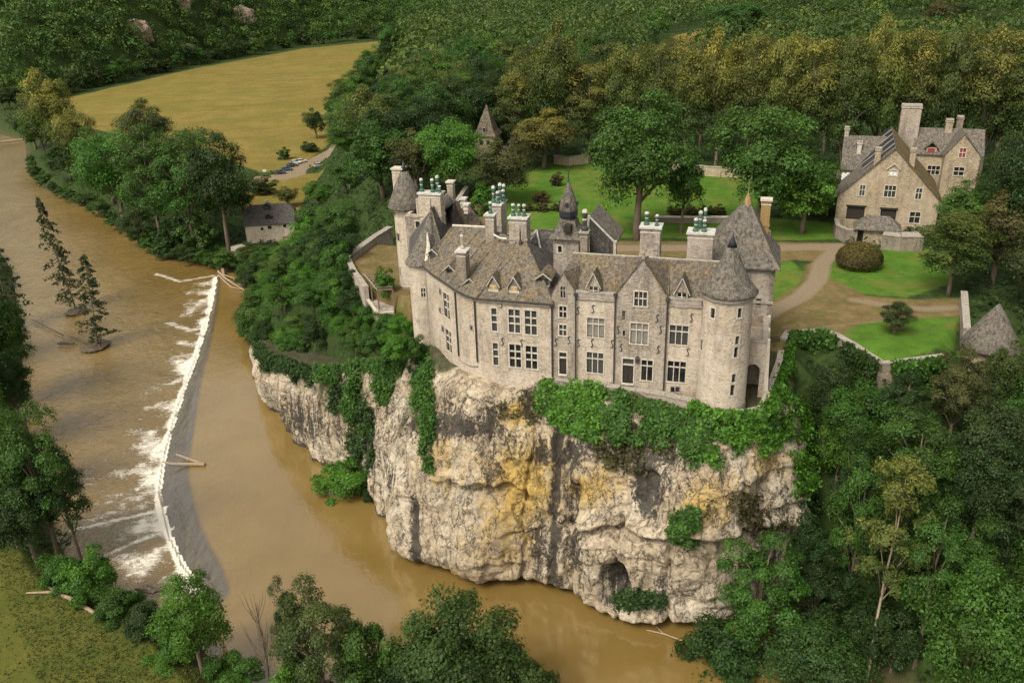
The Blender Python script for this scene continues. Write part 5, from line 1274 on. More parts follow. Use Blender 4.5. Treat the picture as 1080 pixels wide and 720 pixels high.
b = MB(); b.slab([(u - 1.2, vr - .3, z1 + .1), (u, vr - .3, z1 + 1.3), (u, vr + 2.6, z1 + 1.3), (u - 1.2, vr + 2.6, z1 + .1)], .12); b.slab([(u, vr - .3, z1 + 1.3), (u + 1.2, vr - .3, z1 + .1), (u + 1.2, vr + 2.6, z1 + .1), (u, vr + 2.6, z1 + 1.3)], .12); b.build('dormer_roof', M['roof_grey'], o, ZO)
b = MB(); b.box(u - .6, u + .6, vr - .12, vr - .055, z0, z1 + .1); b.build('dormer_window', M['red'], o, ZO)
vb = vr - 3.0; Fv = lambda x, y: KF.pl(x, y, vb)
c0, c1 = Fv(993, 185)[0], Fv(1033, 172)[0]; cm_, zc = Fv(1017.5, 142); zb0 = Fv(1000, 164)[1]
wb = [rect(Fv, 1012, 156.5, 1018.5, 166), rect(Fv, 1006, 176.5, 1016.5, 185)]
flat_wall(farm, 'bay_wall', flat(vb), [(c0, 25), (c1, 25), (c1, zb0), (cm_, zc), (c0, zb0)], wb, M['stone_farm'])
window(farm, flat(vb), *wb[0], 2, (.5,), glass='red'); window(farm, flat(vb), *wb[1], 2, (.5,))
b = MB(); b.slab([(c0 - .3, vb - .2, zb0 - .1), (cm_, vb - .2, zc + .2), (cm_, vb + 6, zc + .2), (c0 - .3, vb + 6, zb0 - .1)], .15); b.slab([(cm_, vb - .2, zc + .2), (c1 + .3, vb - .2, zb0 - .1), (c1 + .3, vb + 6, zb0 - .1), (cm_, vb + 6, zc + .2)], .15); b.build('bay_roof', M['roof_grey'], farm, ZO)
b = MB(); b.box(c1 - .4, c1, vb + .5, vb + 6, 25, zb0); b.box(c0, c0 + .4, vb + .5, vb + 6, 25, zb0); b.build('bay_wall', M['stone_farm'], farm, ZO)
# low range to the left
vl = 9.0
l0, zl = KF.pl(889, 178, vl); l1 = KF.pl(930, 190, vl)[0]; zlr = KF.pl(905, 143, vl + 4)[1]
b = MB(); b.box(l0, l1, vl, vl + 8, 25, zl); b.build('side_range_wall', M['stone_farm'], farm, ZO)
b = MB(); b.slab([(l0 - .4, vl - .4, zl), (l1, vl - .4, zl), (l1, vl + 4, zlr), (l0 - .4, vl + 4, zlr)], .2); b.slab([(l0 - .4, vl + 4, zlr), (l1, vl + 4, zlr), (l1, vl + 8.4, zl), (l0 - .4, vl + 8.4, zl)], .2); b.build('side_range_roof', M['roof_grey'], farm, ZO)
fchim(891.5, 896, 135, 146, vl + 3.8, 1.0, 'stone_grey', 3); fchim(905, 909.5, 150, 158, vl + 1.6, .9, 'trim', 2)
b = MB(); b.box(l0 - .1, l0 + 1.5, vl - .12, vl - .003, zl - 3, zl - .7); b.build('painted_door', M['white'], farm, ZO)

# gatehouse in front of the farmyard
gq = P(926, 258, 27)
gate = empty('gatehouse', (gq[0], gq[1], 27), R(-20.7), 'small stone gatehouse with hipped slate roof and dark gate before the farmhouse', 'gatehouse')
b = MB(); b.hexa([(-2.5, 0, 25.5), (-1.2, 0, 25.5), (-1.2, 2.8, 25.5), (-2.5, 2.8, 25.5), (-2.5, 0, 29.9), (-1.2, 0, 29.9), (-1.2, 2.8, 29.9), (-2.5, 2.8, 29.9)]); b.build('gate_pier', M['stone_farm'], gate, ZO)
b = MB(); b.box(-1.19, 0.6, 0, 2.8, 25.5, 29.9); b.build('gate_wall', M['stone_farm'], gate, ZO)
b = MB(); b.box(1.9, 2.7, 0, 2.8, 25.5, 29.9); b.box(.61, 1.89, 0, 2.8, 29.0, 29.9); b.build('gate_pier', M['stone_farm'], gate, ZO)
b = MB(); b.box(.6, 1.9, .9, 1.05, 25.5, 29.0); b.build('gate_leaf', M['darkwood'], gate, ZO)
b = MB(); b.box(-4.0, -2.51, .6, .8, 25.5, 29.6); b.build('gate_leaf', M['darkwood'], gate, ZO)
b = MB(); E4 = [(-4.2, -.7, 29.7), (3.3, -.7, 29.7), (3.3, 3.6, 29.7), (-4.2, 3.6, 29.7)]; r1_, r2_ = (-2.2, 1.45, 31.6), (1.3, 1.45, 31.6)
b.slab([E4[0], E4[1], r2_, r1_], .2); b.slab([E4[1], E4[2], r2_], .2); b.slab([E4[2], E4[3], r1_, r2_], .2); b.slab([E4[3], E4[0], r1_], .2); b.build('roof', M['roof_grey'], gate, ZO)
wall_line('yard_wall', pw([(882, 231), (884, 238), (893, 242), (905, 243)], 29.2), 3.2, .6, M['stone_dark'], 'rounded dark stone yard wall left of the gatehouse')
wall_line('yard_wall', pw([(932, 246), (950, 248), (972, 248)], 29.4), 3.4, 2.6, M['stone_dark'], 'thick dark stone yard wall right of the gatehouse')

# ------------------------------------------------------------------ small round turret of the outer wall
tq = P(1040, 385, 24)
rt = empty('round_turret', (tq[0], tq[1], 22), 0, 'small round stone turret with a wide conical slate roof among the trees', 'turret')
zt0 = V(tq[0], tq[1], 362); zt1 = V(tq[0], tq[1], 320)
b = MB(); b.lathe((0, 0), [(2.75, 17), (2.7, zt0)], 28); b.build('wall', M['stone_farm'], rt, 22)
b = MB(); b.lathe((0, 0), [(3.45, zt0 - .3), (3.5, zt0 - .15), (2.4, zt0 + 1.7), (1.2, zt0 + 3.7), (.05, zt1)], 32, wob=.008); b.build('roof', M['roof_grey'], rt, 22, True)
b = MB(); b.tube([(0, 0, zt1 - .2), (0, 0, zt1 + .6)], .07, 5); b.build('finial', M['iron'], rt, 22)
for a in (-.5, .6): b = MB(); b.box(2.7 * math.sin(a) - .25, 2.7 * math.sin(a) + .25, -2.72 * math.cos(a) - .06, -2.72 * math.cos(a) + .3, zt0 - 2.3, zt0 - 1.3); b.build('window', M['glass'], rt, 22)
wall_line('outer_wall', [(*P2(1014, 322, 27), 29.0), (*P2(1016, 340, 27), 28.6), (*P2(1018, 356, 27), 28.2)], 4, .7, M['stone_grey'], 'grey outer wall running up to the small round turret')
rw = pw([(826, 358), (830, 351), (869, 348.5), (884, 354), (897, 361.5), (913, 372), (930, 382.5), (941, 382.5), (968, 379), (996, 375)], 27.3)
wall_line('retaining_wall', rw, 9, .7, M['stone_dark'], 'long stone retaining wall with pale coping bordering the lawn corner', cop='trimgrey')
tw = pw([(735, 424), (748, 430), (762, 434), (785, 434), (801, 431), (806, 424), (814, 402), (822, 380), (826, 358)], 26.6)
wall_line('terrace_wall', tw, 4, .55, M['stone_grey'], 'low curved terrace wall round the foot of the right turret', cop='trimgrey')
wall_line('terrace_wall', [tuple(P(586, 399.5, 26.5)), tuple(P(640, 406.5, 26.5)), tuple(P(702, 416, 26.3)), tuple(P(735, 424, 26.3))], 3, .8, M['stone_grey'], 'narrow ledge wall along the foot of the main castle front', coph=.1)
gw = pw([(411, 240), (396, 249), (380, 261), (366, 271)], 28.0)
wall_line('garden_wall', gw, 3, 1.0, M['stone_grey'], 'straight thick garden wall running back to the tall round tower', coph=.2)
wall_line('garden_wall', pw([(366, 271), (374, 287), (386, 303)], 27.6), 6, .7, M['stone_grey'], 'short ivy-edged wall at the left end of the castle garden')
wall_line('park_wall', pw([(700, 170), (745, 176), (800, 179)], 29), 3, .8, M['stone_farm'], 'brownish park wall under the avenue behind the lawn')
wall_line('park_wall', pw([(585, 164), (600, 166), (622, 163)], 29), 3, .8, M['stone_farm'], 'short brown piece of park wall left of the flagpole')
wall_line('lawn_wall', pw([(690, 229), (740, 229.5), (790, 229)], 28), 2, .7, M['stone_dark'], 'low dark wall with pale coping crossing the lawn', cop='trim')
wall_line('back_wall', pw([(478, 219), (484, 209), (492, 197)], 29), 3, .7, M['stone_grey'], 'narrow sloping wall running back from the castle into the trees')

# pergola deck in the castle garden
pg = P(385, 303, 26)
per = empty('pergola', (pg[0], pg[1], 26), 0, 'grey timber pergola with open beams at the edge of the castle garden', 'pergola')
def lp(x, y, z): q = P(x, y, z); return (q[0] - pg[0], q[1] - pg[1], z)
zt = 28.2
for k in range(7):
    f = k / 6; b = MB(); b.bar(lp(384 + 14 * f, 289 + 17 * f, zt), lp(414, 289 + 16 * f, zt), .18, .2); b.build('beam', M['wood'], per, 26)
for (x, y) in ((384, 289), (391, 298), (398, 306)):
    q = lp(x, y, zt); b = MB(); b.bar((q[0], q[1], 22), (q[0], q[1], zt), .2); b.build('post', M['wood'], per, 26)
q = lp(414, 305, zt); b = MB(); b.bar((q[0], q[1], 22), (q[0], q[1], zt), .2); b.build('post', M['wood'], per, 26)
for dz in (0, -.8, -1.6, -2.4): b = MB(); b.bar(lp(384, 289, zt + dz), lp(398, 306, zt + dz), .12); b.build('rail', M['trimgrey'], per, 26)
for dz in (-.8, -1.6, -2.4): b = MB(); b.bar(lp(398, 306, zt + dz), lp(414, 305, zt + dz), .12); b.build('rail', M['trimgrey'], per, 26)
b = MB(); q0, q1, q2_, q3 = [lp(*p, 25.2) for p in ((390, 316), (400, 330), (416, 328), (414, 312))]; b.slab([q0, q1, q2_, q3], 2.5); b.build('deck', M['stone_grey'], per, 26)
b = MB(); b.bar(lp(388, 316, 25.6), lp(399, 331, 25.6), .4, .3); b.bar(lp(399, 331, 25.6), lp(415, 329, 25.6), .4, .3); b.build('deck_edge', M['trim'], per, 26)

# ------------------------------------------------------------------ gate towers in the park
gt = P(512, 168, 27)
gtw = empty('gate_tower', (gt[0], gt[1], 27), R(-16), 'square stone tower with steep pyramid roof rising from the park trees', 'tower')
ze2, za2 = V(gt[0], gt[1], 143), V(gt[0], gt[1], 117)
b = MB(); b.box(-2.6, 2.6, 0, 5.2, 25, ze2); b.build('wall', M['stone_farm'], gtw, ZO)
b = MB(); b.lathe((0, 2.6), [(3.05 * q2, ze2 - .2), (2.2 * q2, ze2 + 1.2), (.03, za2 + 1.3)], 4, math.pi / 4); b.build('roof', M['roof'], gtw, ZO)
b = MB(); b.box(-.5, .5, 0, 2, ze2 + .8, ze2 + 2.0); o = b.build('dormer', M['stone_dark'], gtw, ZO); b = MB(); b.box(-.3, .3, -.06, -.003, ze2 + 1.0, ze2 + 1.8); b.build('dormer_window', M['glass'], o, ZO)
for s in (-.9, .9): b = MB(); b.box(s - .45, s + .45, -.06, -.003, ze2 - 2.3, ze2 - 1.2); b.build('window', M['glass'], gtw, ZO)
st = P(543, 165, 27)
stw = empty('spire_turret', (st[0], st[1], 27), 0, 'slim round turret with a needle spire right of the square gate tower', 'turret')
ze3 = V(st[0], st[1], 150)
b = MB(); b.lathe((0, 0), [(1.25, 25), (1.25, ze3)], 20); b.build('wall', M['stone_grey'], stw, ZO)
b = MB(); b.lathe((0, 0), [(1.65, ze3 - .1), (1.0, ze3 + 1.2), (.45, ze3 + 3), (.03, V(st[0], st[1], 124))], 20); b.build('roof', M['roof_dark'], stw, ZO)
wall_line('gate_wall', pw([(524, 155), (540, 156)], 29.5), 3, .8, M['stone_grey'], 'grey wall between the square gate tower and the spire turret')

# ------------------------------------------------------------------ parked cars
def car(px, py, rz, mat, label, white=False):
    x, y, z = hit(px, py)
    r = empty('parked_car', (x, y, z + .02), rz, label, 'car', 'cars parked on the gravel lane')
    def loft(secs, name, m, par):
        b = MB(); n = len(secs[0]); b.add([p for s_ in secs for p in s_], [(i * n + k, i * n + (k + 1) % n, (i + 1) * n + (k + 1) % n, (i + 1) * n + k) for i in range(len(secs) - 1) for k in range(n)] + [tuple(range(n - 1, -1, -1)), tuple(range((len(secs) - 1) * n, len(secs) * n))])
        return b.build(name, m, par)
    def sec(x_, w, z0, z1): return [(x_, -w, z0 + .15), (x_, -w * .92, z0), (x_, w * .92, z0), (x_, w, z0 + .15), (x_, w, z1 - .15), (x_, w * .88, z1), (x_, -w * .88, z1), (x_, -w, z1 - .15)]
    body = loft([sec(-2.15, .72, .35, .7), sec(-2.0, .86, .25, .92), sec(-.9, .9, .22, 1.0), (sec(.9, .9, .22, .98)), sec(1.9, .86, .25, .85), sec(2.15, .7, .35, .65)], 'body', mat, r)
    loft([sec(-1.75, .74, .9, 1.0), sec(-1.2, .76, .9, 1.42), sec(.2, .76, .9, 1.45), sec(1.05, .76, .9, 1.0)], 'cabin', M['glass'], r)
    b = MB(); b.slab([(-1.25, -.68, 1.5), (.25, -.68, 1.52), (.25, .68, 1.52), (-1.25, .68, 1.5)], .06); b.build('roof', mat, r)
    for sx in (-1.3, 1.35):
        for sy in (-.84, .84):
            b = MB(); b.tube([(sx, sy - .1, .32), (sx, sy + .1, .32)], .32, 14); w = b.build('wheel', M['rubber'], r)
            b = MB(); b.tube([(sx, sy - .115, .32), (sx, sy + .115, .32)], .18, 10); b.build('rim', M['trimgrey'], w)
    for sy in (-.58, .58):
        b = MB(); b.box(2.0, 2.14, sy - .18, sy + .18, .6, .74); b.build('headlight', M['white'], r)
        b = MB(); b.box(-2.16, -2.04, sy - .15, sy + .15, .62, .8); b.build('tail_light', M['red'], r)
cp = lambda n, c: m_plain(n, c, .25, .05, 1, .3, .6)
M['c1'], M['c2'], M['c3'], M['c4'], M['c5'], M['c6'] = cp('dark grey paint', (.05, .055, .06)), cp('blue grey paint', (.06, .10, .16)), cp('graphite paint', (.07, .07, .07)), cp('white paint', (.72, .72, .70)), cp('silver paint', (.42, .43, .43)), cp('cream paint', (.62, .58, .5))
for a in ((295.5, 183.5, .35, 'c1', 'dark grey parked car, the one nearest the mill in the row'), (302.5, 180, .35, 'c2', 'blue grey parked car beside the dark grey one'), (308, 175.5, .35, 'c3', 'graphite parked car behind the blue grey one'),
          (311.8, 173, .35, 'c4', 'white parked car at the far end of the row'), (318, 171.5, .5, 'c6', 'cream parked car just past the white car'), (337, 176, .5, 'c5', 'silver parked car half under the trees across the lane')):
    car(a[0], a[1], a[2], M[a[3]], a[4])
x, y, z = hit(279.5, 184)
r = empty('sign', (x, y, z), .3, 'small white sign on a post at the end of the lane', 'sign')
b = MB(); b.box(-.05, .05, -.05, .05, 0, 1.6); b.build('post', M['wood'], r); b = MB(); b.box(-.6, .6, -.09, -.055, 1.0, 1.9); b.build('board', M['white'], r)

# ------------------------------------------------------------------ driftwood and other things in the water and on the banks
def branchy(name, main, rad, twigs, mat, label, cat='log', group=None):
    o = np.array(main[0], float); root = empty(name, tuple(o), 0, label, cat, group)
    b = MB(); b.tube([np.array(p) - o for p in main], rad, 7); b.build('stem', mat, root)
    for t, tr_ in twigs: b = MB(); b.tube([np.array(p) - o for p in t], tr_, 5); b.build('branch', mat, root)
    return root
W = lambda x, y, z=0.1: tuple(P(x, y, z))
branchy('driftwood', [W(172, 487, .2), W(184, 489, .25), W(196, 489, .35), W(216, 489.5, .3)], [.12, .2, .24, .3], [([W(186, 479, .5), W(200, 484, .4), W(214, 489, .3)], [.16, .24, .28]), ([W(197, 485.5, .3), W(203, 481, .9)], [.08, .03])], M['deadwood'], 'forked pale driftwood log lying on the weir apron')
branchy('driftwood', [W(34, 337, -.6), W(52, 346, -.5), W(66, 353, -.6)], [.1, .2, .15], [([W(46, 343, -.5), W(43, 334, .2)], [.1, .04])], M['wetwood'], 'thin dark driftwood branch drifting left of the river spruces')
branchy('driftwood', [W(61, 362, -.5), W(70, 361, -.4), W(78, 362, -.5)], [.3, .45, .25], [], M['wetwood'], 'short dark log lodged beside the river spruces')
branchy('driftwood', [W(72, 354, -.5), W(88, 360, -.4), W(106, 365, -.4)], [.1, .25, .3], [([W(95, 362, -.4), W(100, 357, .6)], [.15, .06])], M['wetwood'], 'dark sunken trunk at the foot of the river spruces')
branchy('driftwood', [W(143, 621, -.2), W(158, 624, 0), W(172, 621, .1), (W(181, 618, .2))], [.15, .3, .35, .2], [([W(155, 617, .3), W(166, 622, .1)], [.1, .2]), ([W(160, 626, 0), W(172, 616, .6)], [.2, .1])], M['wetwood'], 'dark tangled driftwood caught at the near end of the weir')
branchy('driftwood', [W(204, 272, 1), W(213, 273, .6), W(232, 275, .4)], [.4, .6, .4], [], M['deadwood'], 'pale sandy log bank beneath the riverside trees near the weir')
branchy('fallen_branch', [W(230, 286, .6), W(237, 293, .5), W(246, 299, .4), W(258, 306, .3)], [.3, .28, .22, .15], [([W(230, 290, .5), W(244, 303, .3), W(256, 305, .3)], [.2, .2, .1]), ([W(233, 289, .6), W(246, 293, 1.0), W(253, 300, .5)], [.2, .15, .1]), ([W(234, 279, .6), W(236, 290, .6)], [.5, .3])], M['deadwood'], 'bleached fallen branches at the far end of the weir')
branchy('fallen_tree', [tuple(np.array(hit(28, 626)) + [0, 0, .15]), tuple(np.array(hit(55, 626)) + [0, 0, .3]), tuple(np.array(hit(75, 633)) + [0, 0, .35]), tuple(np.array(hit(106, 651)) + [0, 0, .2])], [.1, .18, .25, .22], [([tuple(np.array(hit(50, 619)) + [0, 0, .3]), tuple(np.array(hit(62, 627)) + [0, 0, .3])], [.18, .22])], M['deadwood'], 'bleached fallen tree trunk on the near meadow by the bank')
branchy('footbridge', [W(-30, 153, .8), W(0, 150, .8), W(24, 147, .9)], [.5, .5, .5], [], M['deadwood'], 'pale log boom across the river at the upper bend', 'log')
branchy('driftwood', [W(682, 664, .1), W(700, 668, .2), W(722, 676, .2), W(735, 684, .3)], [.06, .1, .1, .12], [([W(700, 668, .2), W(692, 660, .6)], [.06, .03])], M['deadwood'], 'slim pale branch floating below the cliff beside the right bank')
branchy('bare_branch', [tuple(P(262, 618, 3)), tuple(P(250, 650, 5)), tuple(P(238, 664, 6))], [.03, .07, .1], [], M['bark'], 'bare twig arching over the near bank') if False else None

# garden furniture: round clipped shrub is planted further down
bx, by, bz = hit(947, 349)
be = empty('bench', (bx, by, bz), .2, 'small brown wooden bench beneath the young lawn tree', 'bench')
for k in range(3): b = MB(); b.box(-1.0, 1.0, -.3 + .2 * k, -.14 + .2 * k, .42, .47); b.build('seat_slat', M['wood'], be)
for k in range(2): b = MB(); b.box(-1.0, 1.0, .3, .34, .6 + .22 * k, .76 + .22 * k); b.build('back_slat', M['wood'], be)
for sx in (-.9, .9):
    b = MB(); b.box(sx - .05, sx + .05, -.3, -.22, 0, .419); b.build('leg', M['wood'], be); b = MB(); b.box(sx - .05, sx + .05, .345, .4, 0, .98); b.build('leg', M['wood'], be)

# ------------------------------------------------------------------ trees
def T(px, py, ytop, wpx, key, col, gold, label, group=None, name='deciduous_tree', cat='tree', lean=(0, 0), z=None, j=0.12, rz=None):
    if z is None: x, y, z = hit(px, py)
    else: x, y, z = P(px, py, z)
    h = V(x, y, ytop) - z; sc_ = F / proj((x, y, z + h * .5))[2]
    return tree(key, x, y, z - .1, h / .97, wpx / sc_ / .96, jit(col, j), gold, label, group, name, cat, lean, rz)

ORD = ['first', 'second', 'third', 'fourth', 'fifth', 'sixth', 'seventh', 'eighth', 'ninth', 'tenth', 'eleventh', 'twelfth', 'thirteenth', 'fourteenth', 'fifteenth', 'sixteenth', 'seventeenth']
AV = [(548, 168, 70, 62), (588, 170, 34, 72), (622, 172, 66, 62), (656, 175, 52, 62), (690, 178, 44, 60), (722, 181, 44, 58), (754, 184, 38, 60), (786, 187, 42, 58), (818, 190, 36, 60), (850, 193, 40, 60), (884, 196, 32, 60), (918, 190, 30, 62), (952, 190, 34, 58), (990, 192, 28, 64), (1030, 196, 30, 70), (1066, 198, 26, 72)]
for i, (x, y, t, w) in enumerate(AV):
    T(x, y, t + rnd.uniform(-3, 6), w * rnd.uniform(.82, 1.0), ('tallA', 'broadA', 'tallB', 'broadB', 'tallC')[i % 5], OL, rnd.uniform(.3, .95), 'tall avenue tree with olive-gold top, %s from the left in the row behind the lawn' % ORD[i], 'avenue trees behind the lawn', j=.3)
for i, (x, y, t, w) in enumerate([(570, 150, 44, 54), (640, 150, 40, 50), (676, 152, 38, 50), (706, 155, 36, 48), (738, 155, 36, 50), (770, 158, 34, 50), (802, 160, 36, 50), (834, 162, 34, 50), (868, 165, 30, 50), (902, 165, 32, 50), (936, 165, 28, 52), (972, 165, 30, 52), (1010, 166, 26, 54), (1050, 166, 26, 54), (1085, 170, 26, 54)]):
    T(x, y, t + 6, w * 1.1, ('tallB', 'tallC', 'tallA')[i % 3], (.042, .07, .018), rnd.uniform(.2, .5), 'olive-gold crown showing in the gaps of the avenue row', 'second row of avenue trees', j=.2)

HERO = [
    (672, 252, 106, 112, 'broadA', MD, 0, 'large green tree standing on the lawn behind the main roof'),
    (718, 246, 150, 44, 'broadD', MD, 0, 'green tree close against the right side of the large lawn tree'),
    (800, 246, 114, 112, 'broadB', MD, .06, 'broad green tree on the lawn behind the keep'),
    (846, 246, 168, 70, 'broadC', BR, 0, 'lower bright green tree to the right of the broad lawn tree'),
    (574, 178, 120, 72, 'broadA', (.10, .095, .035), .75, 'chestnut tree covered in pale blossom beside the gate towers'),
    (478, 208, 128, 70, 'broadB', BR, 0, 'bright green tree in front of the square gate tower'),
    (532, 214, 150, 66, 'broadA', (.05, .062, .018), .12, 'dark olive round tree between lawn and gate tower'),
    (440, 205, 140, 50, 'broadC', (.06, .068, .022), .15, 'brownish green tree left of the bright gate tower tree'),
    (510, 225, 195, 30, 'bushA', BR, 0, 'small bright shrub at the lawn edge behind the castle chimneys'),
    (870, 226, 185, 60, 'broadD', DK, 0, 'dark tree in the shade left of the farmhouse'),
    (830, 160, 96, 0.1, 'farC', DK, 0, ''),
    (1000, 312, 218, 76, 'tallA', OL, .25, 'brownish olive conical tree on the lawn right of the gatehouse'),
    (1046, 300, 208, 70, 'broadA', (.06, .055, .025), .2, 'brownish wide tree right of the conical olive tree'),
    (1075, 300, 138, 90, 'broadB', DK, 0, 'tall dark green tree at the right edge beside the farmhouse'),
    (1010, 250, 196, 54, 'broadC', MD, .1, 'mid green tree hiding the right corner of the farmhouse'),
    (1050, 245, 160, 60, 'tallB', DK, .05, 'dark tree behind the right end of the farmhouse'),
    (1090, 345, 232, 84, 'broadA', (.04, .06, .02), .1, 'large olive green tree behind the small round turret'),
    (1000, 470, 372, 66, 'openA', (.055, .07, .022), .15, 'olive tree with pale limbs in front of the small round turret'),
    (1046, 445, 364, 46, 'broadC', (.045, .08, .02), .1, 'small olive tree right in front of the small round turret'),
    (1074, 470, 392, 70, 'broadB', MD, 0, 'mid green tree right of the small round turret'),
]
HERO = [h for h in HERO if h[7]]
for h in HERO: T(*h)

# clipped shrub, young lawn tree
x, y, z = hit(905, 282)
s_ = empty('clipped_shrub', (x, y, z), 0, 'round clipped golden brown shrub on the lawn beside the drive', 'shrub')
s_.scale = (7.0, 6.4, 4.2)
_rg = np.random.default_rng(5); dd = _rg.normal(0, 1, (9000, 3)); dd[:, 2] = np.abs(dd[:, 2]) - .25; dd /= np.linalg.norm(dd, axis=1)[:, None]
cc = dd * np.array([.5, .5, .62]) * _rg.uniform(.92, 1.02, (9000, 1)) + np.array([0, 0, .34]); cc[:, 2] = np.maximum(cc[:, 2], 0.02)
o = link('foliage', leaf_mesh('foliage', cc, dd * 1.5, _rg.random(9000), np.clip(cc[:, 2], 0, 1), .022, 3), s_); o.color = (.085, .052, .020, .35)
b = MB(); b.tube([(0, 0, -.05), (0, 0, .4)], [.05, .03], 7); b.build('stem', M['bark'], s_)
T(943, 352, 318, 40, 'openB', (.04, .07, .02), .05, 'young open-crowned tree on the lawn corner above the retaining wall')
for (x, y, t, w, lb) in ((587, 196, 176, 14, 'brown flower bed shrub, upper one on the lawn'), (571, 214, 196, 18, 'brown flower bed shrub, lower one on the lawn')):
    T(x, y, t + 6, w, 'bushA', (.075, .04, .025), .1, lb, None, 'shrub', 'shrub')
for i, x in enumerate((556, 572, 588)):
    T(x, 222, 214, 18, 'bushB', (.06, .06, .02), .3, 'low clipped hedge plant at the foot of the lawn, %s from the left' % ORD[i], 'hedge plants on the lawn', 'shrub', 'shrub')
T(372 + 34, 310, 283, 24, 'bushA', BR, 0, 'bright green shrub growing in the castle garden by the tall tower', None, 'shrub', 'shrub')
for i, x in enumerate((712, 728, 744, 758)): T(x, 226, 216, 18, 'bushB', (.07, .06, .02), .3, 'dry brownish shrub along the low lawn wall, %s from the left' % ORD[i], 'shrubs along the lawn wall', 'shrub', 'shrub')

# river bank groups on the far side
RB = [
    (66, 176, 80, 52, 'broadA', (.10, .125, .022), .85, 'golden-topped riverside tree at the upper bend, the taller one'),
    (90, 192, 116, 42, 'broadB', (.085, .125, .022), .75, 'golden-topped riverside tree just right of the taller golden one'),
    (48, 166, 112, 44, 'broadC', MD, .1, 'dark green riverside tree left of the golden-topped pair'),
    (38, 158, 104, 40, 'broadC', DK, .15, 'low riverside tree at the very bend of the river'),
    (108, 205, 140, 44, 'broadD', MD, .1, 'mid green riverside tree below the golden-topped pair'),
    (75, 190, 148, 44, 'broadC', DK, 0, 'dark riverside tree overhanging the water under the golden pair'),
    (160, 176, 110, 58, 'broadA', (.05, .085, .02), .15, 'round pale green tree standing alone at the meadow edge'),
    (132, 238, 140, 70, 'broadB', BR, 0, 'bright green leafy tree at the left of the big riverside clump'),
    (170, 256, 140, 76, 'openA', MD, .1, 'tall riverside tree with pale bare limbs in the middle of the clump'),
    (205, 262, 145, 76, 'openB', MD, .08, 'tall feathery riverside tree right of the pale-limbed one'),
    (242, 262, 150, 66, 'broadA', DK, 0, 'dark riverside tree at the right end of the clump by the mill'),
    (228, 250, 138, 60, 'tallC', (.035, .075, .018), .05, 'mid green riverside tree behind the dark right-hand one'),
    (188, 235, 142, 66, 'broadB', MD, .05, 'leafy tree in the back of the big riverside clump'),
    (120, 215, 150, 50, 'broadC', MD, .1, 'small tree leaning over the water left of the bright leafy tree'),
    (150, 262, 215, 44, 'openB', (.04, .07, .02), .05, 'drooping small tree over the water below the bright leafy tree'),
    (215, 266, 228, 40, 'bushA', MD, 0, 'round bush over the water in front of the riverside clump'),
    (185, 268, 232, 40, 'bushB', DK, 0, 'dark bush over the water below the pale-limbed tree'),
    (262, 280, 258, 30, 'openB', OL, .1, 'small olive tree at the water beside the mill'),
    (255, 225, 188, 30, 'broadC', DK, 0, 'dark tree just behind the mill roof'),
    (304, 218, 198, 24, 'broadD', (.06, .075, .02), .2, 'olive tree between the mill and the lane'),
    (338, 216, 192, 34, 'broadC', BR, 0, 'bright green tree beside the lane near the silver car'),
    (366, 205, 170, 34, 'broadD', MD, 0, 'mid green tree where the lane enters the wood'),
    (334, 146, 116, 24, 'broadC', DK, 0, 'small dark round tree at the corner of the meadow'),
    (300, 168, 156, 14, 'bushA', MD, 0, 'low bush on the meadow side of the parked cars'), (326, 160, 150, 22, 'bushB', DK, 0, 'low dark bush on the meadow edge above the lane'),
    (278, 205, 186, 30, 'bushA', (.06, .08, .02), .2, 'olive bush between the mill and the parking place'),
]
for r_ in RB: T(*r_)

bank = [(30, 168), (34, 186), (62, 206), (95, 219), (125, 242), (168, 268), (212, 277), (240, 283), (257, 300)]
for i in range(23):
    f = (i + .5) / 26 * 8; k = int(f); x = bank[k][0] + (bank[k + 1][0] - bank[k][0]) * (f - k); y = bank[k][1] + (bank[k + 1][1] - bank[k][1]) * (f - k)
    gx, gy, gz = P(x + 2, y - 1, .3); hh_ = rnd.uniform(2.5, 5)
    tree(rnd.choice(['bushA', 'bushB', 'nearA']), gx, gy, gz - .3, hh_, hh_ * rnd.uniform(1.3, 1.8), jit(rnd.choice([DK, MD, MD]), .2), rnd.choice([0, .1]), 'leafy bush overhanging the water along the far bank', 'bushes along the far bank', 'bush', 'bush')
for (x, y, t, w, c, lb) in ((424, 356, 330, 30, BR, 'bright bush at the foot of the tall round tower'), (408, 350, 328, 30, MD, 'bush below the pergola deck'), (437, 376, 352, 24, MD, 'bush in the corner between the two round towers'), (418, 378, 350, 34, BR, 'wide bright bush on the slope below the tall round tower'), (396, 372, 345, 34, MD, 'wide bush on the slope left of the bright one')):
    T(x, y, t, w, 'nearA', c, 0, lb, None, 'bush', 'bush', z=24)

for i, (x, y, t, w) in enumerate(((346, 312, 284, 34), (360, 326, 292, 36), (374, 340, 304, 36), (388, 350, 318, 32), (352, 346, 314, 36), (366, 362, 330, 36), (340, 362, 332, 34), (384, 372, 346, 30), (322, 372, 346, 30), (300, 366, 342, 28), (368, 306, 284, 24))):
    T(x, y, t, w, ('nearA', 'nearB', 'broadA')[i % 3], (MD, BR, DK, MD)[i % 4], 0, 'leafy bush on the steep slope under the castle garden wall', 'bushes under the garden wall', 'bush', 'bush')

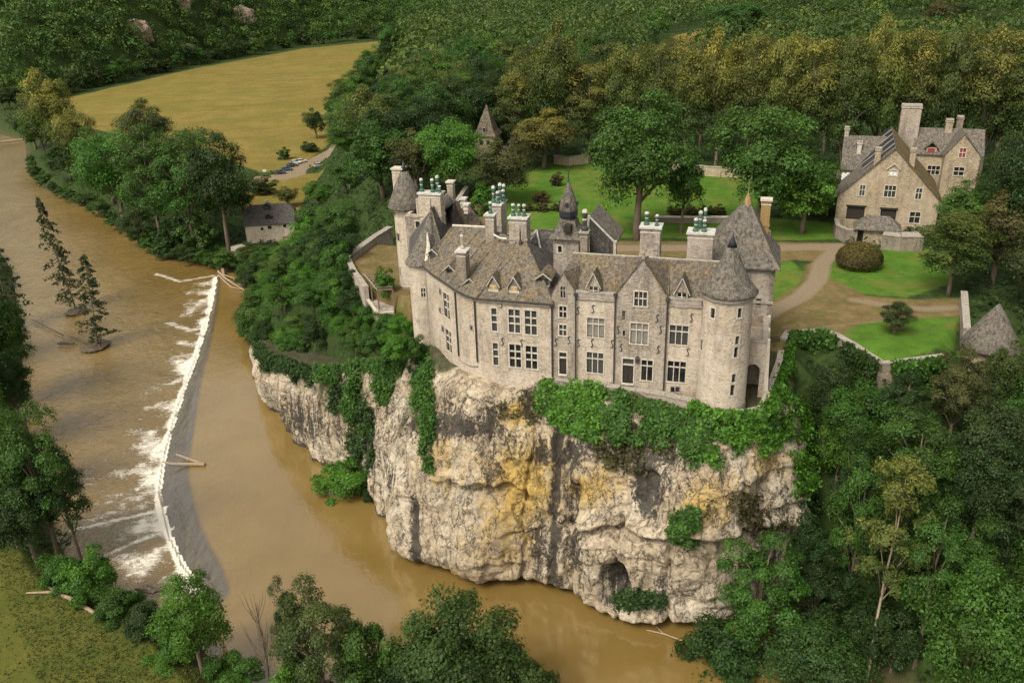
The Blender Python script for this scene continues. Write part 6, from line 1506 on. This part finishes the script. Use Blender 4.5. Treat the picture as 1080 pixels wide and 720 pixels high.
# near bank on the left
LB = [
    (12, 336, 226, 44, 'spruceA', (.028, .052, .016), 0, 'slim dark spruce right of the edge spruce by the upper rapids', 'conifer'),
    (22, 408, 322, 50, 'openA', MD, .02, 'feathery green tree between the left edge spruces and the bright low tree', 'deciduous_tree'),
    (24, 450, 372, 46, 'broadB', DK, 0, 'dark round tree at the water on the left bank above the feathery pair', 'deciduous_tree'),
    (-8, 372, 222, 70, 'spruceA', (.03, .055, .018), 0, 'dark spruce at the left edge by the upper rapids', 'conifer'),
    (6, 420, 290, 66, 'broadA', MD, 0, 'leafy green tree at the left edge below the spruce', 'deciduous_tree'),
    (-12, 470, 330, 70, 'broadB', DK, 0, 'dark tree at the left edge below the leafy one', 'deciduous_tree'),
    (8, 520, 404, 60, 'broadA', BR, 0, 'bright green tree low at the left edge', 'deciduous_tree'),
    (22, 585, 428, 84, 'openA', MD, .02, 'tall feathery tree overhanging the rapids on the left bank', 'deciduous_tree'),
    (62, 588, 440, 78, 'openB', MD, .04, 'tall thin-trunked tree leaning out over the rapids', 'deciduous_tree'),
    (38, 592, 500, 80, 'broadA', DK, 0, 'dark bushy tree below the feathery left bank trees', 'deciduous_tree'),
    (84, 584, 470, 56, 'openB', DK, 0, 'dark feathery tree nearest the weir on the left bank', 'deciduous_tree'),
    (-6, 582, 470, 60, 'broadB', MD, 0, 'mid green tree at the left edge of the near meadow', 'deciduous_tree'),
]
for (x, y, t, w, k, c, g_, lb, nm) in LB: T(x, y, t, w, k, c, g_, lb, None, nm, z=1.5)
NB = [
    (70, 622, 583, 46, 'nearA', MD, 'small green bush on the near bank below the feathery trees'),
    (104, 634, 584, 56, 'nearB', BR, 'bright round bush on the near bank beside the rapids'),
    (128, 656, 618, 50, 'nearA', MD, 'low bush on the near bank above the weir end'),
    (158, 674, 640, 52, 'nearB', DK, 'dark low bush on the near bank at the weir end'),
    (190, 690, 652, 46, 'nearA', MD, 'bush left of the larger leafy tree on the near bank'),
    (246, 722, 694, 60, 'nearB', MD, 'low bush right of the larger leafy tree on the near bank'),
    (176, 712, 690, 40, 'nearA', BR, 'low bright bush at the meadow side of the near bank'),
    (318, 745, 690, 60, 'nearA', BR, 'low green bush at the bottom edge beside the bare sapling'),
    (392, 750, 660, 74, 'nearB', MD, 'leafy bush between the two big foreground bushes'),
]
for (x, y, t, w, k, c, lb) in NB: T(x, y, t, w, k, c, 0.02, lb, None, 'bush', 'bush', z=1.0)
T(215, 712, 610, 74, 'broadA', BR, 0, 'larger leafy tree on the near bank by the end of the weir', z=1.0)
T(345, 750, 622, 96, 'openA', (.05, .085, .02), .12, 'big yellowish green tree in the bottom foreground', z=.5)
T(316, 735, 620, 34, 'openB', DK, 0, 'dark slender tree behind the left side of the yellowish foreground tree', z=.5)
T(486, 758, 636, 122, 'broadB', (.03, .075, .016), .06, 'biggest round leafy tree in the bottom foreground', z=.5)
T(540, 760, 676, 90, 'nearA', (.04, .075, .02), .1, 'low spreading bush at the right of the biggest foreground tree', None, 'bush', 'bush', z=.3)
T(440, 765, 690, 80, 'nearB', DK, .0, 'dark bush at the left foot of the biggest foreground tree', None, 'bush', 'bush', z=.3)

def bare_tree(px, py, ytop, spread, label, n=34, seed=1):
    x, y, z = P(px, py, 1.0); h = V(x, y, ytop) - z; rg = random.Random(seed)
    r = empty('bare_tree', (x, y, z), 0, label, 'tree')
    b = MB(); b.tube([(0, 0, -.2), (.1, 0, h * .35), (.0, .1, h * .7), (.05, 0, h)], [.13, .09, .05, .02], 6); b.build('trunk', M['bark'], r)
    for i in range(n):
        z0 = h * rg.uniform(.05, .75); a = rg.uniform(0, 6.28); L = h * rg.uniform(.2, .55) * (1 - z0 / h * .6); q = spread * rg.uniform(.4, 1.1)
        p0 = Vector((0, 0, z0)); p1 = p0 + Vector((math.cos(a) * L * q, math.sin(a) * L * q, L * .75)); p2 = p1 + Vector((math.cos(a) * L * q * .3, math.sin(a) * L * q * .3, L * .5))
        b = MB(); b.tube([p0, p1, p2], [.035, .022, .01], 4)
        for k in range(2):
            e = p0.lerp(p1, rg.uniform(.5, 1)); d = Vector((rg.uniform(-.4, .4), rg.uniform(-.4, .4), .6)) * L * .4; b.tube([e, e + d], [.014, .006], 3)
        b.build('branch', M['bark'], r)
    return r
bare_tree(284, 716, 626, .28, 'bare leafless sapling standing at the water in the bottom foreground')
bare_tree(1048, 500, 395, .6, 'bare grey tree among the green wood at the right edge', 26, 4)

# half-drowned spruces in the rapids
T(104, 364, 266, 48, 'snagA', (.022, .034, .014), 0, 'half-bare spruce standing in the rapids, nearer one of the pair', None, 'conifer', 'tree', (0, R(4)), z=-.7, rz=0.0)
T(80, 326, 204, 44, 'snagB', (.034, .052, .018), 0, 'half-bare spruce in the rapids, farther one of the pair', None, 'conifer', 'tree', (0, R(-5)), z=-.7, rz=0.0)

# the wooded slope right of the cliff
BRR = [
    (793, 705, 572, 96, 'openA', MD, .03, 'leafy tree growing against the right foot of the cliff'),
    (852, 660, 570, 44, 'broadB', DK, 0, 'dark tree tucked behind the cliff foot tree'),
    (852, 690, 590, 60, 'openB', DK, 0, 'dark slender tree in the shade right of the cliff foot tree'),
    (846, 620, 548, 40, 'broadD', DK, 0, 'small dark tree against the shaded right end of the cliff'),
    (905, 700, 630, 60, 'nearA', DK, 0, 'dark bush left of the foot of the pale trunk'),
    (940, 706, 636, 64, 'nearB', DK, 0, 'dark bush right of the foot of the pale trunk'),
    (880, 650, 590, 50, 'nearA', DK, 0, 'dark bush above the foot of the pale trunk'),
    (765, 720, 655, 90, 'nearA', DK, 0, 'dark bush at the water below the cliff foot tree'),
    (850, 745, 660, 110, 'broadA', (.035, .085, .02), 0, 'light green tree at the bottom edge right of the cliff foot'),
    (910, 735, 486, 84, 'mastA', (.085, .14, .025), .35, 'tall tree with long pale bare trunk and yellowish crown'),
    (892, 640, 488, 66, 'openB', (.055,.14,.02), 0, 'bright leafy tree just left of the pale-trunked tree'),
    (965, 700, 540, 90, 'openA', MD, 0, 'green tree with drooping tiers right of the pale-trunked tree'),
    (955, 560, 440, 96, 'openB', MD, .02, 'wide feathery green tree above the drooping tiered one'),
    (1010, 760, 606, 110, 'broadA', MD, 0, 'bright leafy tree at the bottom right'),
    (1060, 760, 620, 90, 'broadB', DK, 0, 'dark leafy tree at the bottom right corner'),
    (1060, 640, 470, 96, 'openB', DK, 0, 'dark feathery tree at the right edge'),
    (1020, 590, 470, 76, 'broadA', DK, 0, 'dark shaded tree in the middle of the right-hand wood'),
    (900, 500, 408, 76, 'broadB', MD, 0, 'mid green tree below the corner of the retaining wall'),
    (868, 470, 384, 46, 'broadA', (.03, .07, .016), 0, 'leafy tree below the left end of the retaining wall'),
    (945, 475, 400, 66, 'openA', DK, 0, 'dark tree below the retaining wall'),
    (1035, 540, 430, 80, 'broadB', (.035, .06, .02), .05, 'olive tinted tree right of the wood centre'),
    (1075, 560, 430, 70, 'openA', MD, 0, 'mid green tree at the right edge below the turret'),
    (888, 600, 470, 50, 'openB', DK, 0, 'dark narrow tree beside the right edge of the cliff'),
    (930, 640, 540, 70, 'broadB', DK, 0, 'dark tree in the shade behind the pale trunk'),
    (880, 520, 440, 46, 'broadC', BR, 0, 'bright small tree hanging over the right shoulder of the cliff'),
    (975, 640, 560, 70, 'broadD', MD, 0, 'mid green tree above the bright bottom right one'),
    (1000, 690, 560, 70, 'openB', MD, .05, 'feathery tree between the drooping tiers and the right edge'),
    (1075, 700, 560, 60, 'broadC', MD, 0, 'small mid green tree at the right edge near the bottom'),
]
for h in BRR: T(*h)

def scatter(poly, spacing, zrange, fn, seed, ymax=900, ymin=60, avoid=()):
    """world-space jittered grid; keeps the points whose foot lies in the given region of the ground"""
    rg = np.random.default_rng(seed); out_ = []
    xs = np.arange(-700, 700, spacing); ys = np.arange(ymin, ymax, spacing)
    gx, gy = np.meshgrid(xs, ys); gx = gx + rg.uniform(-.4, .4, gx.shape) * spacing; gy = gy + rg.uniform(-.4, .4, gy.shape) * spacing
    gx, gy = gx.ravel(), gy.ravel(); gz = terr(gx, gy)
    q = np.stack([gx, gy, gz], -1) - CAM; w = q @ _fw
    px, py = CX + F * (q @ _rt) / w, CY - F * (q @ _up) / w
    k = inside(px, py, poly) & (w > 20)
    return list(zip(gx[k], gy[k], gz[k], px[k], py[k], w[k]))
# the wood between the castle and the meadow: one tree at a time
FOR = scatter([(396, 170), (384, 205), (362, 244), (372, 262), (412, 232), (415, 190), (470, 182), (500, 160), (552, 158), (572, 140), (640, 110), (640, 80), (500, 82), (466, 96), (432, 118), (408, 142)], 11.0, None, None, 3, 460, 150)
print('wood trees', len(FOR))
for i, (x, y, z, px, py, w) in enumerate(FOR):
    k = rnd.choice(['broadA', 'broadB', 'broadC', 'broadD', 'tallC', 'openA'])
    c, lb = rnd.choice([(DK, 'dark green'), (DK, 'dark green'), (MD, 'mid green'), (MD, 'mid green'), (BR, 'bright green'), (OL, 'olive')])
    tree(k, x, y, z, rnd.uniform(13, 20), rnd.uniform(12, 17), jit(c, .25), .3 if lb == 'olive' else rnd.choice([0, 0, .1]), lb + ' tree in the dense wood between the castle and the golden meadow', lb + ' trees of the wood by the meadow')
# the overgrown slope below the castle garden
SL = scatter([(262, 300), (285, 286), (318, 272), (330, 248), (350, 238), (370, 262), (376, 283), (393, 314), (410, 336), (428, 362), (425, 378), (370, 385), (300, 385), (268, 360), (258, 320)], 4.6, None, None, 8, 260, 95)
print('slope', len(SL))
for i, (x, y, z, px, py, w) in enumerate(SL):
    low = (px > 395 and py > 300)
    c, lb = rnd.choice([(DK, 'dark green'), (MD, 'mid green'), (MD, 'mid green'), (BR, 'bright green')])
    h = rnd.uniform(2.0, 3.5) if low else rnd.uniform(5, 9) if py > 300 else rnd.uniform(5.5, 8.5)
    tree(rnd.choice(['broadA', 'broadB', 'nearA', 'nearB', 'openB']), x, y, z - .3, h, h * rnd.uniform(.9, 1.25), jit(c, .25), rnd.choice([0, 0, 0, .12]), lb + ' tree on the overgrown slope between the river and the castle garden', lb + ' trees on the castle slope')
# the row along the far edge of the meadow
ex = [(0, 118), (80, 98), (205, 70), (320, 49), (428, 39)]
for i in range(46):
    f = (i + .5) / 46 * 4; k = int(f); x = ex[k][0] + (ex[k + 1][0] - ex[k][0]) * (f - k); y = ex[k][1] + (ex[k + 1][1] - ex[k][1]) * (f - k)
    gx, gy, gz = hit(x, y - rnd.uniform(0, 2))
    tree(rnd.choice(['broadC', 'broadD', 'farA', 'farC']), gx, gy, gz, rnd.uniform(9, 17), rnd.uniform(10, 16), jit(rnd.choice([DK, MD, MD, (.05, .08, .025)]), .25), rnd.choice([0, 0, .15]), 'round green tree in the row along the far edge of the golden meadow', 'trees along the meadow edge')

ey = [(428, 44), (402, 66), (356, 116), (350, 148), (362, 168)]
for i in range(26):
    f = (i + .5) / 26 * 4; k = int(f); x = ey[k][0] + (ey[k + 1][0] - ey[k][0]) * (f - k); y = ey[k][1] + (ey[k + 1][1] - ey[k][1]) * (f - k)
    gx, gy, gz = hit(x + 10 + rnd.uniform(-2, 8), y + 3)
    tree(rnd.choice(['broadC', 'broadD', 'broadA', 'openB']), gx, gy, gz, rnd.uniform(11, 18), rnd.uniform(12, 17), jit(rnd.choice([DK, MD, MD, BR]), .25), rnd.choice([0, 0, .15]), 'green tree along the near right edge of the golden meadow', 'trees on the right edge of the meadow')

# ------------------------------------------------------------------ far woods that read as one mass
def mass(name, pts, hr, wr, cols, label, leaves, seed):
    """one object per tone: crowns of leaf sprays"""
    rg = np.random.default_rng(seed)
    Cs, Ns, cl_, hf_ = [], [], [], []
    for (x, y, z, *_r) in pts:
        h, w = rg.uniform(*hr), rg.uniform(*wr); n = leaves
        d = rg.normal(0, 1, (n, 3)); d[:, 2] = np.abs(d[:, 2]) * 1.1 - .35; d /= np.linalg.norm(d, axis=1)[:, None]
        lum = 1 + .22 * np.sin(d[:, 0] * 5 + x) * np.sin(d[:, 1] * 5 + y) + rg.uniform(-.12, .08, n)
        c = d * lum[:, None] * np.array([w / 2, w / 2, h * .46]) + np.array([x, y, z + h * .55])
        Cs.append(c); Ns.append(d); cl_.append(np.clip(rg.random() * .6 + rg.random(n) * .4, 0, 1)); hf_.append(np.clip((c[:, 2] - z) / h, 0, 1))
    me = leaf_mesh(name, np.concatenate(Cs), np.concatenate(Ns) * 1.3, np.concatenate(cl_), np.concatenate(hf_), .85, seed)
    o = link(name, me); o.color = cols; tag(o, label, 'woods', None, 'stuff')
    return o
def pxpoly(px_poly, spacing, seed, ymax, ymin): return scatter(px_poly, spacing, None, None, seed, ymax, ymin)
H1 = pxpoly([(-40, -40), (600, -40), (600, 14), (500, 24), (430, 33), (320, 43), (205, 62), (80, 90), (-40, 112)], 8.2, 21, 1500, 480)
rr_ = np.random.default_rng(2)
H1 = [h for h in H1 if fbm(h[0] / 45, h[1] / 45, 0, 3, 77) > -0.85]
print('hill', len(H1))
mass('hillside_woods', H1[0::2], (6, 19), (8, 19), (.045, .110, .018, 0), 'dark green wood covering the steep hillside beyond the meadow', 190, 31)
mass('hillside_scrub', H1[1::2], (5, 14), (8, 18), (.075, .150, .026, .12), 'lighter green scrub mixed into the wood on the steep hillside', 190, 32)
B1 = pxpoly([(470, 30), (600, -40), (1180, -40), (1180, 60), (1090, 66), (900, 66), (700, 60), (640, 80), (560, 90), (480, 112), (430, 124), (410, 100), (428, 66), (444, 44)], 12, 22, 1500, 250)
FLD = [[P2(*p, 30) for p in q_] for q_ in ([(700, 44), (745, 36), (830, 24), (838, 32), (760, 46), (705, 60)], [(895, 44), (955, 30), (1075, 28), (1090, 44), (960, 46), (905, 52)], [(905, 26), (1000, 24), (1060, 30), (950, 34)])]
B1 = [h for h in B1 if all(sdist(np.array(h[0]), np.array(h[1]), f) > 2 for f in FLD)]
print('back', len(B1))
mass('distant_woods', B1[0::2], (11, 18), (12, 18), (.036, .085, .018, .05), 'dark green woods stretching away behind the avenue', 170, 41)
mass('distant_woods', B1[1::2], (10, 17), (12, 19), (.06, .115, .022, .15), 'lighter green woods mixed in behind the avenue', 170, 42)
for (x, y, t, w, c, g_, lb) in ((776, 44, 4, 76, MD, 0, 'large round green tree behind the avenue between the two fields'), (990, 30, 2, 32, (.07, .05, .025), .1, 'brownish tree at the top right behind the fields'), (850, 34, 2, 40, DK, 0, 'dark tree between the distant fields'), (884, 32, 0, 36, MD, 0, 'mid green tree left of the distant right field'), (1010, 26, 4, 34, DK, 0, 'dark tree above the distant right field'), (690, 46, 12, 34, BR, 0, 'bright green tree left of the distant brown field')):
    T(x, y, t, w, rnd.choice(['broadA', 'broadB']), c, g_, lb)

# mud bank round the feet of the river spruces
for (x, y, w_, h_, lb) in ((100, 365, 5.5, .5, 'low dark mud bank round the foot of the nearer river spruce'), (80, 328, 4.5, .4, 'low dark mud bank round the foot of the farther river spruce')):
    q = P(x, y, -.8); bm = bmesh.new(); bmesh.ops.create_icosphere(bm, subdivisions=4, radius=1)
    for v in bm.verts:
        p = v.co; k = 1 + .3 * mnoise.fractal(p * 1.5 + Vector((x, y, 0)), 1.0, 2.0, 4); v.co = Vector((p.x * k * w_ / 2, p.y * k * w_ * .6, p.z * k * h_))
    me = bpy.data.meshes.new('mud_bank'); bm.to_mesh(me); bm.free(); me.materials.append(M['wetwood']); o = link('mud_bank', me); o.location = tuple(q); tag(o, lb, 'mud bank')
# rock showing through on the hillside
def boulder(name, px, py, w, h, label, group):
    x, y, z = hit(px, py); sc_ = F / proj((x, y, z))[2]; w, h = w / sc_, h / sc_
    bm = bmesh.new(); bmesh.ops.create_icosphere(bm, subdivisions=4, radius=1)
    for v in bm.verts:
        p = v.co; k = 1 + .35 * mnoise.fractal(p * 1.7 + Vector((px, py, 0)), 1.0, 2.0, 4)
        v.co = Vector((p.x * k * w / 2, p.y * k * w * .3, p.z * k * h / 2 + h * .25))
    me = bpy.data.meshes.new(name); bm.to_mesh(me); bm.free(); me.materials.append(M['rock'])
    o = link(name, me); o.location = (x, y, z); tag(o, label, 'rock', group)
for a in ((148, 42, 26, 26, 'broad rock face in the middle of the wooded hillside'), (194, 10, 16, 22, 'tall rock face at the top of the wooded hillside'), (256, 24, 24, 22, 'stepped rock face on the right part of the wooded hillside'), (50, 6, 14, 14, 'small rock at the top left of the hillside'), (73, 4, 12, 12, 'small rock beside the top left one'), (196, 53, 18, 9, 'low rock band above the meadow edge'), (265, 42, 10, 8, 'small pale rock above the far end of the meadow edge row'), (226, 10, 10, 12, 'small rock right of the tall one')):
    boulder('rock_outcrop', *a, 'rocks on the hillside')

# ------------------------------------------------------------------ ivy and shrubs on the cliff and walls
qq = CLP - CAM; ww = qq @ _fw
IX, IY = CX + F * (qq @ _rt) / ww, CY - F * (qq @ _up) / ww
HH = np.broadcast_to(hh[None, :], IX.shape); TT = np.broadcast_to(np.linspace(0, len(CB) - 1, NS)[:, None], IX.shape)
def ib(x, y, rx, ry): return np.exp(-(((IX - x) / rx) ** 4 + ((IY - y) / ry) ** 4))
def ivy(name, prob, n, label, col, size=.19, thick=.9, seed=1, cat='ivy', gold=0.0, k=14):
    rg = np.random.default_rng(seed)
    pr = np.clip(prob + 1.15 * (fbm(CLP[..., 0] / 1.8, CLP[..., 1] / 1.8, CLP[..., 2] / 3.2, 3, seed + 100)) * (prob > .08), 0, 1); pr = np.where(pr > .32, pr, 0).ravel()
    idx = rg.choice(len(pr), n, p=pr / pr.sum())
    p = CLP.reshape(-1, 3)[idx]; nn = np.repeat(np.concatenate([CLN, np.full((NS, 1), .35)], 1)[:, None, :], NH, 1).reshape(-1, 3)[idx]
    lump = np.clip(fbm(p[:, 0] / 1.6, p[:, 1] / 1.6, p[:, 2] / 1.6, 2, seed + 7), -.6, 1) * .7 + .5
    c = p + nn * (lump * thick * rg.uniform(.2, 1.0, n))[:, None] + rg.normal(0, .15, (n, 3))
    C0, N0, cl = clumps(c, nn, k, .30, rg)
    o = link(name, leaf_mesh(name, C0, N0, cl, np.repeat(rg.random(n), k), size, seed)); o.color = (*col, gold)
    tag(o, label, cat); return o
rim = lambda a, b_: np.exp(-(((IX - (a + b_) / 2) / ((b_ - a) / 2)) ** 6))
below = lambda d: np.exp(-np.maximum(0, (1 - HH) * 25 - d) / 1.2)
ivy('ivy', rim(568, 640) * below(1.0) + .9 * ib(585, 418, 16, 18) + .6 * ib(628, 430, 12, 24), 1700, 'thick ivy hanging below the door end of the castle front', BR, seed=2)
ivy('ivy', rim(640, 742) * below(0.5) + .7 * ib(655, 440, 8, 26) + .4 * ib(700, 445, 20, 14), 1500, 'thick ivy hanging below the gable end of the castle front', MD, seed=3)
ivy('ivy', rim(742, 850) * below(0.5) + .9 * ib(843, 470, 10, 44), 1700, 'bright ivy draped over the right shoulder of the cliff', BR, seed=4)
ivy('ivy', ib(447, 395, 9, 32) + .9 * ib(452, 430, 6, 40) + .7 * ib(452, 480, 5, 24), 1100, 'narrow strip of ivy trailing down the cliff below the round tower', MD, seed=5, thick=.7)
ivy('ivy', rim(340, 440) * below(0.6) + .8 * ib(405, 392, 12, 26) + .6 * ib(378, 430, 10, 30), 2600, 'dense ivy and scrub over the cliff edge left of the round tower', MD, seed=6)
ivy('ivy', rim(255, 342) * below(3.0), 2200, 'dark scrub spilling over the low left end of the cliff', DK, seed=7)
ivy('ivy', ib(721, 556, 14, 16), 420, 'single leafy shrub growing from a ledge on the right cliff face', MD, seed=8, thick=2.0)
ivy('ivy', ib(676, 632, 22, 7), 380, 'low ivy patch on the ledge beneath the cave', DK, seed=9, thick=.7)
ivy('ivy', .7 * ib(690, 470, 50, 22) + .6 * ib(560, 430, 30, 14) + .55 * ib(790, 540, 40, 16), 700, 'brown dry creeper clinging under the rim of the cliff', (.07, .055, .025), seed=10, thick=.4, k=7)
ivy('ivy', ib(380, 452, 14, 40) + .6 * ib(360, 420, 10, 20), 500, 'dark creeper in the cleft of the left cliff face', DK, seed=12, thick=.6)
ivy('ivy', .8 * ib(800, 505, 60, 14) * 0 + ib(852, 560, 8, 40), 400, 'dark creeper down the right edge of the cliff', DK, seed=13, thick=.9)
T(365, 522, 484, 60, 'nearA', BR, 0, 'round green bush at the waterline under the left cliff', None, 'bush', 'bush', z=-.6)
T(392, 530, 506, 26, 'nearB', DK, 0, 'small dark bush at the waterline right of the round one', None, 'bush', 'bush', z=-.6)
# creeper on the retaining wall
def wall_ivy(pts, drop, n, label, col, seed, out_=.5):
    rg = np.random.default_rng(seed); P_ = np.array(pts); k = rg.uniform(0, len(P_) - 1, n); i = np.minimum(k.astype(int), len(P_) - 2); f = (k - i)[:, None]
    base = P_[i] * (1 - f) + P_[i + 1] * f; d = P_[i + 1] - P_[i]; nn = np.stack([d[:, 1], -d[:, 0], np.zeros(n)], -1); nn /= np.linalg.norm(nn, axis=1)[:, None]
    dz = rg.random(n) ** 1.3 * drop * (0.55 + .6 * vnoise(base[:, 0] / 2, base[:, 1] / 2, 0, seed))
    c = base + nn * (.4 + out_ * rg.random(n))[:, None]; c[:, 2] -= np.abs(dz) - .1
    C0, N0, cl = clumps(c, nn, 9, .28, rg)
    o = link('ivy', leaf_mesh('ivy', C0, N0, cl, np.repeat(rg.random(n), 9), .24, seed)); o.color = (*col, 0); tag(o, label, 'ivy')
wall_ivy(rw[1:4], 8, 900, 'ivy curtain on the left part of the retaining wall', MD, 51, .9)
wall_ivy(rw[4:7], 8, 800, 'ivy curtain on the middle of the retaining wall', (.03, .065, .015), 52, .9)
wall_ivy(rw[7:], 6, 500, 'ivy curtain on the right end of the retaining wall', MD, 53, .8)
wall_ivy(tw[:5], 2.2, 700, 'ivy fringe along the foot of the terrace wall below the right turret', BR, 55, .7)
wall_ivy(tw[4:], 5, 900, 'bright ivy over the outside of the terrace wall right of the turret', BR, 54, .9)

# ------------------------------------------------------------------ undergrowth on the wooded ground
rg = np.random.default_rng(77)
maskU = (lawn + dirt + road + mead + field < .15) & (GY < 330) & (_dr > .4)
maskU &= ~((sdist(GX, GY, PLAT) < 0) & (GX > -30) & (GX < 40) & (GY < 150))
ii = np.flatnonzero(maskU & (np.abs(GX / GY) < .75))
wgt = (np.gradient(GY, axis=0) * GY * 0.0034).ravel()[ii]; wgt = wgt * np.clip(1.6 - GY.ravel()[ii] / 240, .25, 1)
ii = rg.choice(ii, 14000, p=wgt / wgt.sum())
c = np.stack([GX.ravel()[ii], GY.ravel()[ii], GZ.ravel()[ii]], -1) + rg.normal(0, .5, (14000, 3)) * np.array([1, 1, 0]); c[:, 2] += rg.uniform(.1, 1.1, 14000)
C0, N0, cl = clumps(c, np.tile([0, 0, 1.0], (14000, 1)), 9, .5, rg)
o = link('undergrowth', leaf_mesh('undergrowth', C0, N0, cl, np.repeat(rg.random(14000), 9), .34, 78)); o.color = (.03, .062, .014, .02)
tag(o, 'green undergrowth covering the wooded banks and slopes', 'undergrowth', None, 'stuff')
# rough grass and weeds along the near meadow
ii = rg.choice(np.flatnonzero((mead > .5) & (GY > 60) & (np.abs(GX / GY) < .95)), 9000)
c = np.stack([GX.ravel()[ii], GY.ravel()[ii], GZ.ravel()[ii] + .05], -1) + rg.normal(0, .3, (9000, 3)) * np.array([1, 1, 0])
C0, N0, cl = clumps(c, np.tile([0, 0, .4], (9000, 1)), 4, .12, rg)
o = link('meadow_grass', leaf_mesh('meadow_grass', C0, N0, cl, np.repeat(rg.random(9000), 4), .09, 79)); o.color = (.062, .082, .018, .08)
tag(o, 'short tufted meadow grass on the near river bank', 'grass', None, 'stuff')
